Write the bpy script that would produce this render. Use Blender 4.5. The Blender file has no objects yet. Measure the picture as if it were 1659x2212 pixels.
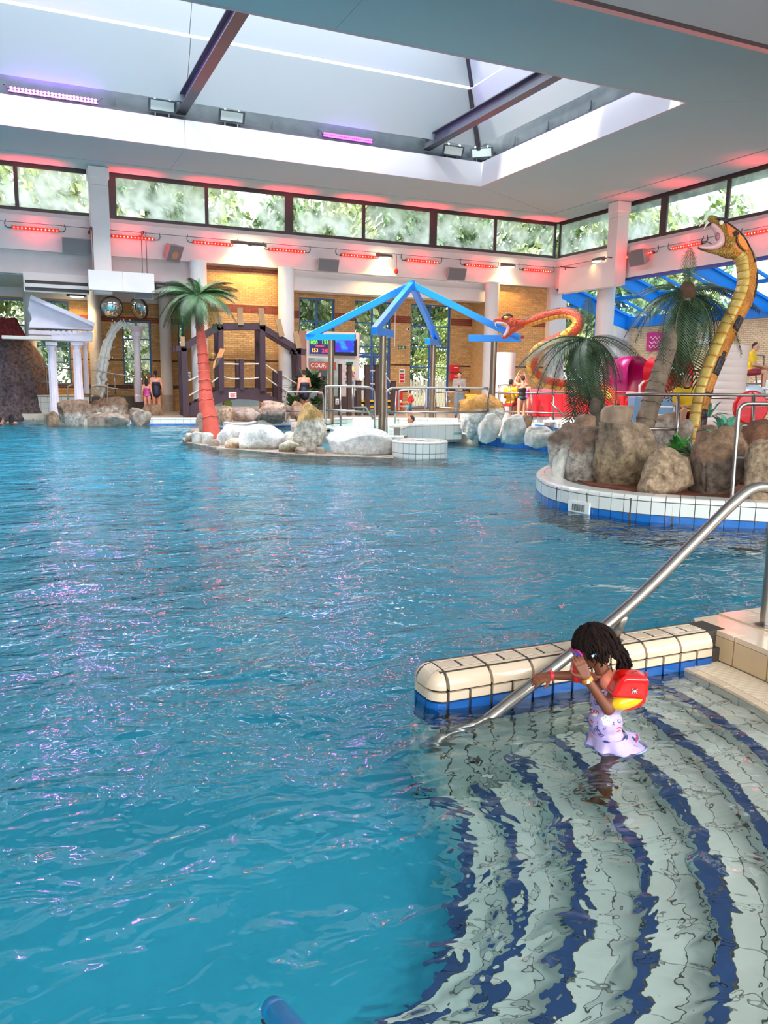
import bpy, bmesh, math, random
import numpy as np
from mathutils import Vector, Matrix, noise as mnoise

# ---------------------------------------------------------------- camera
SC = bpy.context.scene
COL = SC.collection
FPX, YAW, PITCH, ROLL, EYE = 1715.9, math.radians(24.227), math.radians(9.543), math.radians(0.8446), 1.7
_cy, _sy, _cp, _sp = math.cos(YAW), math.sin(YAW), math.cos(PITCH), math.sin(PITCH)
FW = Vector((_sy * _cp, _cy * _cp, -_sp)); _r = Vector((_cy, -_sy, 0)); _u = _r.cross(FW)
RT = math.cos(ROLL) * _r + math.sin(ROLL) * _u
UP = -math.sin(ROLL) * _r + math.cos(ROLL) * _u
CAMP = Vector((0, 0, EYE))
cd = bpy.data.cameras.new('camera'); cam = bpy.data.objects.new('camera', cd); COL.objects.link(cam)
cam.matrix_world = Matrix(((RT.x, UP.x, -FW.x, 0), (RT.y, UP.y, -FW.y, 0), (RT.z, UP.z, -FW.z, EYE), (0, 0, 0, 1)))
cd.sensor_fit = 'VERTICAL'; cd.sensor_height = 24.0; cd.sensor_width = 18.0
cd.lens = 24.0 * FPX / 2212.0; cd.clip_end = 400; cd.clip_start = 0.05
SC.camera = cam

# ---------------------------------------------------------------- sky, sun, exposure
w = bpy.data.worlds.new('overcast_sky'); SC.world = w; w.use_nodes = True
nt = w.node_tree; bg = nt.nodes['Background']
tc = nt.nodes.new('ShaderNodeTexCoord'); sp = nt.nodes.new('ShaderNodeSeparateXYZ'); rp = nt.nodes.new('ShaderNodeValToRGB')
nt.links.new(tc.outputs['Generated'], sp.inputs[0]); nt.links.new(sp.outputs['Z'], rp.inputs[0])
rp.color_ramp.elements[0].position = 0.0; rp.color_ramp.elements[0].color = (0.93, 0.95, 0.95, 1)
rp.color_ramp.elements[1].position = 0.7; rp.color_ramp.elements[1].color = (0.80, 0.90, 1.0, 1)
nt.links.new(rp.outputs[0], bg.inputs[0]); bg.inputs[1].default_value = 2.4
SUNL = bpy.data.lights.new('sun', 'SUN'); SUNL.energy = 4.0; SUNL.angle = math.radians(3); SUNL.color = (1, 0.95, 0.85)
sun = bpy.data.objects.new('sun', SUNL); COL.objects.link(sun)
sun.rotation_euler = Vector((0.62, 0.15, -0.62)).to_track_quat('-Z', 'Y').to_euler(); sun.location = (5, 20, 30)
def portal(name, loc, sx, sy, direction):
    l = bpy.data.lights.new(name, 'AREA'); l.shape = 'RECTANGLE'; l.size = sx; l.size_y = sy; l.cycles.is_portal = True
    o = bpy.data.objects.new(name, l); COL.objects.link(o); o.location = loc
    o.rotation_euler = Vector(direction).to_track_quat('-Z', 'Z' if abs(direction[2]) < .5 else 'Y').to_euler()
    return o
RL = bpy.data.lights.new('rooflight_daylight', 'AREA'); RL.shape = 'RECTANGLE'; RL.size = 19.5; RL.size_y = 7.0; RL.energy = 2900; RL.color = (.95, .98, 1.0)
rl = bpy.data.objects.new('rooflight_daylight', RL); COL.objects.link(rl); rl.location = (4.1, 21.0, 13.85)
FL = bpy.data.lights.new('added_near_fill', 'AREA'); FL.shape = 'RECTANGLE'; FL.size = 22; FL.size_y = 4.2; FL.energy = 1250; FL.color = (.97, .98, 1.0)  # added fill for the near steps, outside an assumed window behind the camera
flo = bpy.data.objects.new('added_near_fill', FL); COL.objects.link(flo); flo.location = (5, -4.5, 4.2); flo.rotation_euler = (math.radians(90), 0, 0)
portal('portal_clerestory_back', (7.0, 30.6, 7.75), 30.0, 1.5, (0, -1, 0))
portal('portal_clerestory_right', (22.3, 15.0, 7.75), 1.5, 30.0, (-1, 0, 0))
VS = SC.view_settings
VS.view_transform = 'Standard'; VS.look = 'None'; VS.gamma = 1.0; VS.use_curve_mapping = False; VS.exposure = 0.8
SC.display_settings.display_device = 'sRGB'
SC.cycles.use_denoising = True; SC.cycles.denoising_prefilter = 'ACCURATE'
SC.cycles.max_bounces = 10; SC.cycles.diffuse_bounces = 5; SC.cycles.glossy_bounces = 5
SC.cycles.transmission_bounces = 6; SC.cycles.transparent_max_bounces = 12; SC.cycles.volume_bounces = 0
SC.cycles.sample_clamp_indirect = 6.0; SC.cycles.blur_glossy = 0.6

# ---------------------------------------------------------------- picture ray -> point in the hall
def ray(x, y): return RT * ((x - 829.5) / FPX) - UP * ((y - 1106) / FPX) + FW
def Wz(x, y, z=0.0): d = ray(x, y); return CAMP + d * ((z - EYE) / d.z)
def WX(x, y, X): d = ray(x, y); return CAMP + d * (X / d.x)
def WY(x, y, Y): d = ray(x, y); return CAMP + d * (Y / d.y)
def WD(x, y, D): return CAMP + ray(x, y) * D
def depth(p): return (Vector(p) - CAMP).dot(FW)
VIEWR = Vector((_cy, -_sy, 0)); VIEWF = Vector((_sy, _cy, 0)); ZZ = Vector((0, 0, 1))

# ---------------------------------------------------------------- materials
def lin(c):
    if isinstance(c, str): c = tuple(int(c[i:i + 2], 16) for i in (0, 2, 4))
    return tuple((v / 255 / 12.92) if v / 255 <= 0.04045 else ((v / 255 + 0.055) / 1.055) ** 2.4 for v in c)
MATS = {}
def mat(name, col, rough=0.5, metal=0.0, spec=0.5, var=0.0, vscale=4.0, col2=None, bump=0.0, bscale=40.0, emit=None, estr=0.0, coat=0.0, island=0.0, stretch=None, sss=0.0):
    if name in MATS: return MATS[name]
    m = bpy.data.materials.new(name); m.use_nodes = True; t = m.node_tree; p = t.nodes['Principled BSDF']
    L = t.links.new; c = lin(col); m.diffuse_color = (*c, 1)
    p.inputs['Base Color'].default_value = (*c, 1); p.inputs['Roughness'].default_value = rough
    p.inputs['Metallic'].default_value = metal; p.inputs['Specular IOR Level'].default_value = spec
    p.inputs['Coat Weight'].default_value = coat
    if emit is not None:
        p.inputs['Emission Color'].default_value = (*lin(emit), 1); p.inputs['Emission Strength'].default_value = estr
    src = None
    if var > 0 or col2 is not None or bump > 0:
        co = t.nodes.new('ShaderNodeTexCoord'); vec = co.outputs['Object']
        if stretch:
            mp = t.nodes.new('ShaderNodeMapping'); mp.inputs['Scale'].default_value = stretch; L(vec, mp.inputs[0]); vec = mp.outputs[0]
    if var > 0 or col2 is not None:
        n = t.nodes.new('ShaderNodeTexNoise'); n.inputs['Scale'].default_value = vscale; n.inputs['Detail'].default_value = 5 if bump < .5 else 10; n.inputs['Roughness'].default_value = .5 if bump < .5 else .72
        L(vec, n.inputs['Vector'])
        r = t.nodes.new('ShaderNodeValToRGB'); a, b = r.color_ramp.elements
        a.position = 0.36; b.position = 0.64
        c2 = lin(col2) if col2 is not None else tuple(v * (1 - var) for v in c)
        a.color = (*c2, 1); b.color = (*c, 1); L(n.outputs['Fac'], r.inputs[0]); src = r.outputs[0]
    if island > 0:
        g = t.nodes.new('ShaderNodeNewGeometry'); hs = t.nodes.new('ShaderNodeHueSaturation')
        mr = t.nodes.new('ShaderNodeMapRange'); mr.inputs['To Min'].default_value = 1 - island; mr.inputs['To Max'].default_value = 1 + island
        L(g.outputs['Random Per Island'], mr.inputs['Value']); L(mr.outputs[0], hs.inputs['Value'])
        hs.inputs['Color'].default_value = (*c, 1)
        if src: L(src, hs.inputs['Color'])
        src = hs.outputs[0]
    if src: L(src, p.inputs['Base Color'])
    if bump > 0:
        n2 = t.nodes.new('ShaderNodeTexNoise'); n2.inputs['Scale'].default_value = bscale; n2.inputs['Detail'].default_value = 4
        L(vec, n2.inputs['Vector']); bm = t.nodes.new('ShaderNodeBump'); bm.inputs['Strength'].default_value = bump
        bm.inputs['Distance'].default_value = 0.02 if bump < .5 else .05; n2.inputs['Roughness'].default_value = .5 if bump < .5 else .68; n2.inputs['Detail'].default_value = 4 if bump < .5 else 8; L(n2.outputs['Fac'], bm.inputs['Height']); L(bm.outputs[0], p.inputs['Normal'])
    MATS[name] = m
    return m
def emission(name, col, s):
    if name in MATS: return MATS[name]
    m = bpy.data.materials.new(name); m.use_nodes = True; t = m.node_tree; t.nodes.clear()
    e = t.nodes.new('ShaderNodeEmission'); e.inputs[0].default_value = (*lin(col), 1); e.inputs[1].default_value = s
    o = t.nodes.new('ShaderNodeOutputMaterial'); t.links.new(e.outputs[0], o.inputs[0]); MATS[name] = m
    return m
def glass_pane(name, tint=(0.93, 0.97, 0.95), frost=0.0):
    m = bpy.data.materials.new(name); m.use_nodes = True; t = m.node_tree; t.nodes.clear(); L = t.links.new
    tr = t.nodes.new('ShaderNodeBsdfTransparent'); tr.inputs[0].default_value = (*tint, 1)
    gl = t.nodes.new('ShaderNodeBsdfGlossy'); gl.inputs['Roughness'].default_value = 0.02
    fr = t.nodes.new('ShaderNodeFresnel'); fr.inputs[0].default_value = 1.35
    ge = t.nodes.new('ShaderNodeNewGeometry'); iv = t.nodes.new('ShaderNodeMath'); iv.operation = 'SUBTRACT'; iv.inputs[0].default_value = 1.0; L(ge.outputs['Backfacing'], iv.inputs[1])
    mu = t.nodes.new('ShaderNodeMath'); mu.operation = 'MULTIPLY'; L(fr.outputs[0], mu.inputs[0]); L(iv.outputs[0], mu.inputs[1])
    mx = t.nodes.new('ShaderNodeMixShader'); L(mu.outputs[0], mx.inputs[0]); L(tr.outputs[0], mx.inputs[1]); L(gl.outputs[0], mx.inputs[2])
    out = mx
    if frost > 0:
        tl = t.nodes.new('ShaderNodeBsdfTranslucent'); tl.inputs[0].default_value = (0.9, 0.95, 0.95, 1)
        m2 = t.nodes.new('ShaderNodeMixShader'); m2.inputs[0].default_value = frost
        if frost < 0.5:
            n = t.nodes.new('ShaderNodeTexNoise'); n.inputs['Scale'].default_value = 1.4; mr = t.nodes.new('ShaderNodeMapRange')
            co = t.nodes.new('ShaderNodeTexCoord'); L(co.outputs['Object'], n.inputs['Vector'])
            mr.inputs['From Min'].default_value = .35; mr.inputs['From Max'].default_value = .7; mr.inputs['To Max'].default_value = frost * 2
            L(n.outputs['Fac'], mr.inputs['Value']); L(mr.outputs[0], m2.inputs[0])
        L(mx.outputs[0], m2.inputs[1]); L(tl.outputs[0], m2.inputs[2]); out = m2
    o = t.nodes.new('ShaderNodeOutputMaterial'); L(out.outputs[0], o.inputs[0]); MATS[name] = m
    return m

# ---------------------------------------------------------------- mesh builder
class MB:
    def __init__(s): s.v = []; s.f = []; s.sm = False
    def add(s, vs, fs):
        b = len(s.v); s.v += [tuple(v) for v in vs]; s.f += [tuple(i + b for i in f) for f in fs]; return s
    def box(s, c, d, ax=None):
        hx, hy, hz = d[0] / 2, d[1] / 2, d[2] / 2; c = Vector(c)
        ax = ax or (Vector((1, 0, 0)), Vector((0, 1, 0)), Vector((0, 0, 1)))
        vs = [c + ax[0] * (hx * i) + ax[1] * (hy * j) + ax[2] * (hz * k) for i in (-1, 1) for j in (-1, 1) for k in (-1, 1)]
        return s.add(vs, [(0, 1, 3, 2), (4, 6, 7, 5), (0, 4, 5, 1), (2, 3, 7, 6), (0, 2, 6, 4), (1, 5, 7, 3)])
    def bb(s, a, b): return s.box([(a[i] + b[i]) / 2 for i in range(3)], [abs(b[i] - a[i]) for i in range(3)])
    def bar(s, a, b, wd, th, side=None):
        a = Vector(a); b = Vector(b); z = (b - a); L = z.length; z.normalize()
        side = Vector(side) if side is not None else (Vector((0, 0, 1)) if abs(z.z) < 0.9 else Vector((0, 1, 0)))
        y = (side - z * side.dot(z)).normalized(); x = y.cross(z)
        return s.box((a + b) / 2, (th, wd, L), (x, y, z))
    def tube(s, pts, r, n=10, closed=False, cap=True, ref=None):
        pts = [Vector(p) for p in pts]; m = len(pts); rs = r if isinstance(r, (list, tuple)) else [r] * m
        b = len(s.v); prev = None
        for i, p in enumerate(pts):
            t = (pts[(i + 1) % m] - pts[i - 1]) if (closed or 0 < i < m - 1) else (pts[1] - pts[0] if i == 0 else pts[-1] - pts[-2])
            t.normalize()
            if prev is None:
                u = Vector(ref) if ref is not None else (Vector((0, 0, 1)) if abs(t.z) < 0.9 else Vector((1, 0, 0)))
            else: u = prev
            u = (u - t * u.dot(t)).normalized(); prev = u; v = t.cross(u)
            for k in range(n):
                a = 2 * math.pi * k / n; q = p + (u * math.cos(a) + v * math.sin(a)) * rs[i]; s.v.append(tuple(q))
        for i in range(m if closed else m - 1):
            for k in range(n):
                a = b + i * n; c = b + ((i + 1) % m) * n; k2 = (k + 1) % n
                s.f.append((a + k, a + k2, c + k2, c + k))
        if cap and not closed:
            s.f.append(tuple(b + k for k in reversed(range(n)))); s.f.append(tuple(b + (m - 1) * n + k for k in range(n)))
        return s
    def capsule(s, a, b, ra, rb, n=10, h=4):
        a = Vector(a); b = Vector(b); t = b - a; L = t.length
        t = t.normalized() if L > 1e-6 else Vector((0, 0, 1))
        pts = []; rs = []
        for i in range(h): q = math.pi / 2 * (1 - i / h); pts.append(a - t * ra * math.sin(q)); rs.append(max(ra * math.cos(q), ra * .05))
        pts.append(a); rs.append(ra)
        if L > 1e-6: pts.append(b); rs.append(rb)
        for i in range(1, h + 1): q = math.pi / 2 * i / h; pts.append(b + t * rb * math.sin(q)); rs.append(max(rb * math.cos(q), rb * .05))
        return s.tube(pts, rs, n)
    def ell(s, c, d, ax=None, n=14, m=9):
        c = Vector(c); ax = ax or (Vector((1, 0, 0)), Vector((0, 1, 0)), Vector((0, 0, 1)))
        b = len(s.v)
        s.v.append(tuple(c - ax[2] * d[2]))
        for i in range(1, m):
            q = -math.pi / 2 + math.pi * i / m
            for k in range(n):
                a = 2 * math.pi * k / n
                s.v.append(tuple(c + ax[0] * (d[0] * math.cos(q) * math.cos(a)) + ax[1] * (d[1] * math.cos(q) * math.sin(a)) + ax[2] * (d[2] * math.sin(q))))
        s.v.append(tuple(c + ax[2] * d[2])); top = len(s.v) - 1
        for k in range(n): s.f.append((b, b + 1 + (k + 1) % n, b + 1 + k)); s.f.append((top, top - n + k, top - n + (k + 1) % n))
        for i in range(m - 2):
            for k in range(n):
                a0 = b + 1 + i * n; a1 = a0 + n; k2 = (k + 1) % n
                s.f.append((a0 + k, a0 + k2, a1 + k2, a1 + k))
        return s
    def lathe(s, prof, c=(0, 0, 0), n=24, ax=None):
        c = Vector(c); ax = ax or (Vector((1, 0, 0)), Vector((0, 1, 0)), Vector((0, 0, 1))); b = len(s.v); m = len(prof)
        for r, z in prof:
            for k in range(n):
                a = 2 * math.pi * k / n; s.v.append(tuple(c + ax[0] * (r * math.cos(a)) + ax[1] * (r * math.sin(a)) + ax[2] * z))
        for i in range(m - 1):
            for k in range(n):
                k2 = (k + 1) % n; s.f.append((b + i * n + k, b + i * n + k2, b + (i + 1) * n + k2, b + (i + 1) * n + k))
        if prof[0][0] > 1e-5: s.f.append(tuple(b + k for k in reversed(range(n))))
        if prof[-1][0] > 1e-5: s.f.append(tuple(b + (m - 1) * n + k for k in range(n)))
        return s
    def prism(s, poly, z0, z1, ax=None, c=(0, 0, 0)):
        c = Vector(c); ax = ax or (Vector((1, 0, 0)), Vector((0, 1, 0)), Vector((0, 0, 1))); n = len(poly)
        vs = [c + ax[0] * p[0] + ax[1] * p[1] + ax[2] * z for z in (z0, z1) for p in poly]
        return s.add(vs, [tuple(reversed(range(n))), tuple(range(n, 2 * n))] + [(i, (i + 1) % n, n + (i + 1) % n, n + i) for i in range(n)])
    def grid(s, fn, nu, nv):
        b = len(s.v)
        for i in range(nu + 1):
            for j in range(nv + 1): s.v.append(tuple(fn(i / nu, j / nv)))
        for i in range(nu):
            for j in range(nv):
                a = b + i * (nv + 1) + j; s.f.append((a, a + nv + 1, a + nv + 2, a + 1))
        return s
    def mesh(s, name, m, smooth=False):
        me = bpy.data.meshes.new(name); me.from_pydata(s.v, [], s.f); me.materials.append(m)
        if smooth: me.shade_smooth()
        bm = bmesh.new(); bm.from_mesh(me); bmesh.ops.recalc_face_normals(bm, faces=bm.faces); bm.to_mesh(me); bm.free()
        me.update(); return me
    def build(s, name, m, parent=None, smooth=False, bevel=0.0, sharp=None):
        me = s.mesh(name, m, smooth); o = bpy.data.objects.new(name, me); COL.objects.link(o)
        if parent is not None: o.parent = parent; o.matrix_parent_inverse = parent.matrix_world.inverted()
        if bevel > 0:
            b = o.modifiers.new('bevel', 'BEVEL'); b.width = bevel; b.segments = 2; b.limit_method = 'ANGLE'
        if sharp is not None:
            try: me.set_sharp_from_angle(angle=math.radians(sharp))
            except Exception: pass
        return o
def tag(o, label, cat, group=None, kind=None):
    if label: o['label'] = label
    if cat: o['category'] = cat
    if group: o['group'] = group
    if kind: o['kind'] = kind
    return o
def thing(name, label, cat, loc=(0, 0, 0), group=None):
    o = bpy.data.objects.new(name, None); COL.objects.link(o); o.location = loc; o.empty_display_size = .1
    o.matrix_world = Matrix.Translation(Vector(loc))
    return tag(o, label, cat, group)
def struct(o): o['kind'] = 'structure'; return o
def sempty(name, loc=(0, 0, 0)):
    o = bpy.data.objects.new(name, None); COL.objects.link(o); o.matrix_world = Matrix.Translation(Vector(loc)); o['kind'] = 'structure'; return o
def inst(me, name, M, parent):
    o = bpy.data.objects.new(name, me); COL.objects.link(o); o.parent = parent
    o.matrix_parent_inverse = parent.matrix_world.inverted(); o.matrix_world = M; return o
def frameM(o, x, y, z): return Matrix(((x[0], y[0], z[0], o[0]), (x[1], y[1], z[1], o[1]), (x[2], y[2], z[2], o[2]), (0, 0, 0, 1)))
def copy_tree(o, delta, parent=None):
    c = o.copy(); COL.objects.link(c)
    if parent is None: c.matrix_world = delta @ o.matrix_world
    else: c.parent = parent
    for ch in list(o.children): copy_tree(ch, delta, c)
    return c
def catmull(P, n=8):
    P = [Vector(p) for p in P]; out = []
    for i in range(len(P) - 1):
        p0 = P[max(i - 1, 0)]; p1 = P[i]; p2 = P[i + 1]; p3 = P[min(i + 2, len(P) - 1)]
        for k in range(n):
            t = k / n
            out.append(0.5 * ((2 * p1) + (p2 - p0) * t + (2 * p0 - 5 * p1 + 4 * p2 - p3) * t * t + (3 * p1 - p0 - 3 * p2 + p3) * t ** 3))
    out.append(P[-1]); return out
def interp(vals, n=8):
    out = []
    for i in range(len(vals) - 1):
        for k in range(n): out.append(vals[i] + (vals[i + 1] - vals[i]) * k / n)
    out.append(vals[-1]); return out
def resample(P, step, closed=False):
    P = [Vector(p) for p in P]
    if closed: P = P + [P[0]]
    L = [0]
    for i in range(1, len(P)): L.append(L[-1] + (P[i] - P[i - 1]).length)
    n = max(1, round(L[-1] / step)); out = []; j = 0
    for k in range(n + 1):
        d = L[-1] * k / n
        while j < len(P) - 2 and L[j + 1] < d: j += 1
        seg = L[j + 1] - L[j]; out.append(P[j].lerp(P[j + 1], (d - L[j]) / seg if seg > 0 else 0))
    return out
RND = random.Random(7)
# ---------------------------------------------------------------- base materials
M_white = mat('white_plaster', 'd6d0cf', .55, var=.05, vscale=1.5)
M_soffit = mat('soffit_board', '8fadb1', .8, var=.02, vscale=.6)
M_curb = mat('curb_white', '9d9da4', .5)
M_frame = mat('bronze_frame', '3a3338', .4)
M_steel_dark = mat('dark_beam', '3c404a', .45, var=.1, vscale=3)
M_duct = mat('galvanised_duct', '4d555b', .4, .3, var=.2, vscale=3)
M_blue = mat('blue_frame_paint', '2f62a8', .4)
M_bluebright = mat('bright_blue_paint', '1080dc', .35)
M_glass = glass_pane('clear_pane', (.95, .97, .96))
M_hazepane = glass_pane('dusty_pane', (.93, .96, .94), frost=.32)
M_steel = mat('brushed_steel', 'a8a19b', .33, 1.0, var=.08, vscale=6)
M_tile = mat('white_tile', 'e9e6df', .18, coat=.3, island=.0, var=.03, vscale=2)
M_tiletan = mat('beige_tile', 'ddc3a8', .2, coat=.3, var=.07, vscale=3)
M_tileblue = mat('blue_tile', '1f6fc4', .16, coat=.3, var=.12, vscale=3)
M_grout = mat('dark_grout', '5b5350', .8)
M_deck = mat('deck_tile', 'cdbfae', .25, var=.12, vscale=5, bump=.1, bscale=60)
M_poolfloor = mat('pool_floor_tile', '3ac2e0', .5, var=.08, vscale=1.2)
M_brick = mat('buff_brick', 'd2a56c', .75, var=.18, vscale=9, island=.16)
M_brickred = mat('red_brick', '8e3f2c', .75, var=.15, vscale=9, island=.15)
M_brickdark = mat('brown_brick', '54352e', .7, island=.12)
M_brickpale = mat('pale_brick', 'ecd3aa', .75, var=.12, vscale=9, island=.10)
M_mortar = mat('mortar', 'a98a66', .9)
M_black = mat('black_plastic', '1d1b1e', .45)

FY, FX = 30.0, 21.62          # inner faces of the two fascias
ZW0, ZW1, ZS = 7.03, 8.46, 8.5  # clerestory sill, head, soffit
# ---------------------------------------------------------------- pool basin and decks
b = MB(); b.bb((-16, -4, -1.45), (28, 34, -1.25)); fl = struct(b.build('floor', M_poolfloor))
def deck(name, poly, z0, z1, m=M_deck):
    b = MB(); b.prism(poly, z0, z1); return struct(b.build(name, m))
CEN = Vector((0.5, 3.4, 0))
WALLY0, WALLY1, WALLX0, WALLX1 = 3.40, 3.68, 1.80, 3.86
pl = [(CEN.x + 3.33 * math.cos(math.radians(a)), CEN.y + 3.33 * math.sin(math.radians(a))) for a in range(4, -150, -5)]
near = [(9.5, 3.72), (3.9, 3.72)] + pl + [(-4.0, -1.2), (-4.0, -3), (9.5, -3)]
deck('floor_deck', near, -1.25, .19, mat('wet_deck_tile', 'd9bda4', .12, var=.08, vscale=3, bump=.05, bscale=30))
ISL = [(20.9, 4.2), (12, 4.6), (9.5, 5.6), (7.98, 6.6), (7.16, 7.31), (6.84, 7.69), (6.6, 8.25), (6.55, 8.83), (6.73, 9.43), (7.2, 10.25), (7.9, 11.0), (8.8, 11.7), (10.2, 12.6), (12.0, 13.6), (14.0, 15.2), (16.2, 16.4), (20.9, 16.6)]
deck('floor_island', ISL, -1.25, .27, M_grout)
BED = [(20.9, 4.6), (12, 5.0), (9.7, 5.95), (8.25, 6.9), (7.5, 7.55), (7.2, 8.3), (7.1, 8.85), (7.25, 9.3), (7.6, 10.0), (8.2, 10.7), (9.0, 11.4), (10.4, 12.3), (12.2, 13.3), (14.2, 14.9), (16.2, 16.1), (20.9, 16.3)]
deck('floor_bed', BED, .26, .292, mat('red_brown_bed', '8a4a33', .85, var=.3, vscale=6, bump=.4, bscale=40))
PEN = [(9.5, 20.1), (10.71, 19.45), (11.28, 18.24), (11.57, 17.14), (11.75, 16.3), (12.3, 15.9), (13.0, 16.3), (13.6, 17.6), (14.2, 19.5), (14.4, 21.5), (15.2, 23.2), (16.6, 24.6), (16.0, 27.0), (9.4, 27.0), (8.0, 25.4), (7.3, 23.2), (7.5, 21.2), (8.2, 20.3)]
deck('floor_peninsula', PEN, -1.25, .22)
BACK = [(-16, 32.6), (0.6, 32.4), (0.9, 29.2), (1.4, 28.6), (3.9, 28.25), (5.5, 28.0), (5.75, 26.0), (5.9, 24.9), (6.25, 24.7), (6.8, 25.6), (7.1, 26.2), (8.4, 26.6), (9.5, 26.8), (16.2, 26.9), (17.5, 26.2), (17.75, 25.0), (17.3, 23.6), (16.7, 22.2), (15.9, 20.5), (15.6, 18.4), (15.9, 16.3), (26.2, 16.3), (26.2, 36), (-16, 36)]
deck('floor_back', BACK, -1.25, .22)
b = MB(); b.bb((20.8, -4, -1.25), (26.2, 16.4, .2)); struct(b.build('floor_side', M_deck))
b = MB(); b.bb((-40, 36, -.3), (70, 80, .02)); b.bb((26.2, -20, -.3), (70, 36, .02)); struct(b.build('ground', mat('grass_outside', '6c8a4c', .9, var=.3, vscale=2)))

# ---------------------------------------------------------------- water
def water_mat():
    m = bpy.data.materials.new('pool_water'); m.use_nodes = True; t = m.node_tree; t.nodes.clear(); L = t.links.new
    N = t.nodes.new
    co = N('ShaderNodeTexCoord')
    def noi(scale, detail, dist, sx=1, sy=1, rough=.5):
        mp = N('ShaderNodeMapping'); mp.inputs['Scale'].default_value = (sx, sy, 1); mp.inputs['Rotation'].default_value = (0, 0, .42)
        n = N('ShaderNodeTexNoise'); n.inputs['Scale'].default_value = scale; n.inputs['Detail'].default_value = detail
        n.inputs['Distortion'].default_value = dist; n.inputs['Roughness'].default_value = rough
        L(co.outputs['Object'], mp.inputs[0]); L(mp.outputs[0], n.inputs['Vector']); return n.outputs['Fac']
    def mul(a, k):
        x = N('ShaderNodeMath'); x.operation = 'MULTIPLY'; L(a, x.inputs[0]); x.inputs[1].default_value = k; return x.outputs[0]
    def addn(a, c):
        x = N('ShaderNodeMath'); x.operation = 'ADD'; L(a, x.inputs[0]); L(c, x.inputs[1]); return x.outputs[0]
    h = addn(mul(noi(1.6, 2, .6, .8, 1.3), .062), addn(mul(noi(4.6, 2, .9, .8, 1.25), .026), mul(noi(17, 1, .4), .0042)))
    bp = N('ShaderNodeBump'); bp.inputs['Strength'].default_value = 1.0; bp.inputs['Distance'].default_value = 1.0
    L(h, bp.inputs['Height'])
    rf = N('ShaderNodeBsdfRefraction'); rf.inputs['IOR'].default_value = 1.333; rf.inputs['Roughness'].default_value = 0.0
    rf.inputs['Color'].default_value = (.97, 1, 1, 1); L(bp.outputs[0], rf.inputs['Normal'])
    gs = N('ShaderNodeBsdfGlossy'); gs.inputs['Roughness'].default_value = 0.0; L(bp.outputs[0], gs.inputs['Normal'])
    fr = N('ShaderNodeFresnel'); ge = N('ShaderNodeNewGeometry'); io = N('ShaderNodeMapRange'); io.inputs['To Min'].default_value = 1.41; io.inputs['To Max'].default_value = 1.333; L(ge.outputs['Backfacing'], io.inputs['Value']); L(io.outputs[0], fr.inputs['IOR']); L(bp.outputs[0], fr.inputs['Normal'])
    gl = N('ShaderNodeMixShader'); L(fr.outputs[0], gl.inputs[0]); L(rf.outputs[0], gl.inputs[1]); L(gs.outputs[0], gl.inputs[2])
    va = N('ShaderNodeVolumeAbsorption'); va.inputs['Color'].default_value = (.55, .92, .97, 1); va.inputs['Density'].default_value = 0.25
    o = N('ShaderNodeOutputMaterial'); L(gl.outputs[0], o.inputs['Surface']); L(va.outputs[0], o.inputs['Volume'])
    return m
M_water = water_mat()
b = MB()
wx0, wx1, wy0, wy1 = -15.5, 20.85, -3.0, 33.0
def wav(u, v):
    x = wx0 + (wx1 - wx0) * u; y = wy0 + (wy1 - wy0) * v
    e = min(1, min(u, v, 1 - u, 1 - v) * 40)
    rs_ = math.hypot(x - .5, y - 3.4); e *= 1 if not (y < 3.5 and x > .5) else max(.25, min(1, (2.6 - rs_) / 1.2))
    return (x, y, e * (.020 * mnoise.noise(Vector((x * .55, y * .75, 3.1))) + .020 * mnoise.noise(Vector((x * 1.5, y * 1.9, 9.1))) + .011 * mnoise.noise(Vector((x * 3.1, y * 3.7, 5.3)))))
NX, NY = 330, 330
b.grid(wav, NX, NY)
k0 = 0; n1 = NY + 1
rim = [i * n1 for i in range(NX + 1)] + [NX * n1 + j for j in range(1, n1)] + [i * n1 + NY for i in range(NX - 1, -1, -1)] + [j for j in range(NY - 1, 0, -1)]
low = len(b.v)
for i in rim: b.v.append((b.v[i][0], b.v[i][1], -1.26))
for k in range(len(rim)):
    k2 = (k + 1) % len(rim); b.f.append((rim[k], rim[k2], low + k2, low + k))
b.f.append(tuple(low + k for k in range(len(rim))))
wat = struct(b.build('water', M_water, smooth=True))

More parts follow.
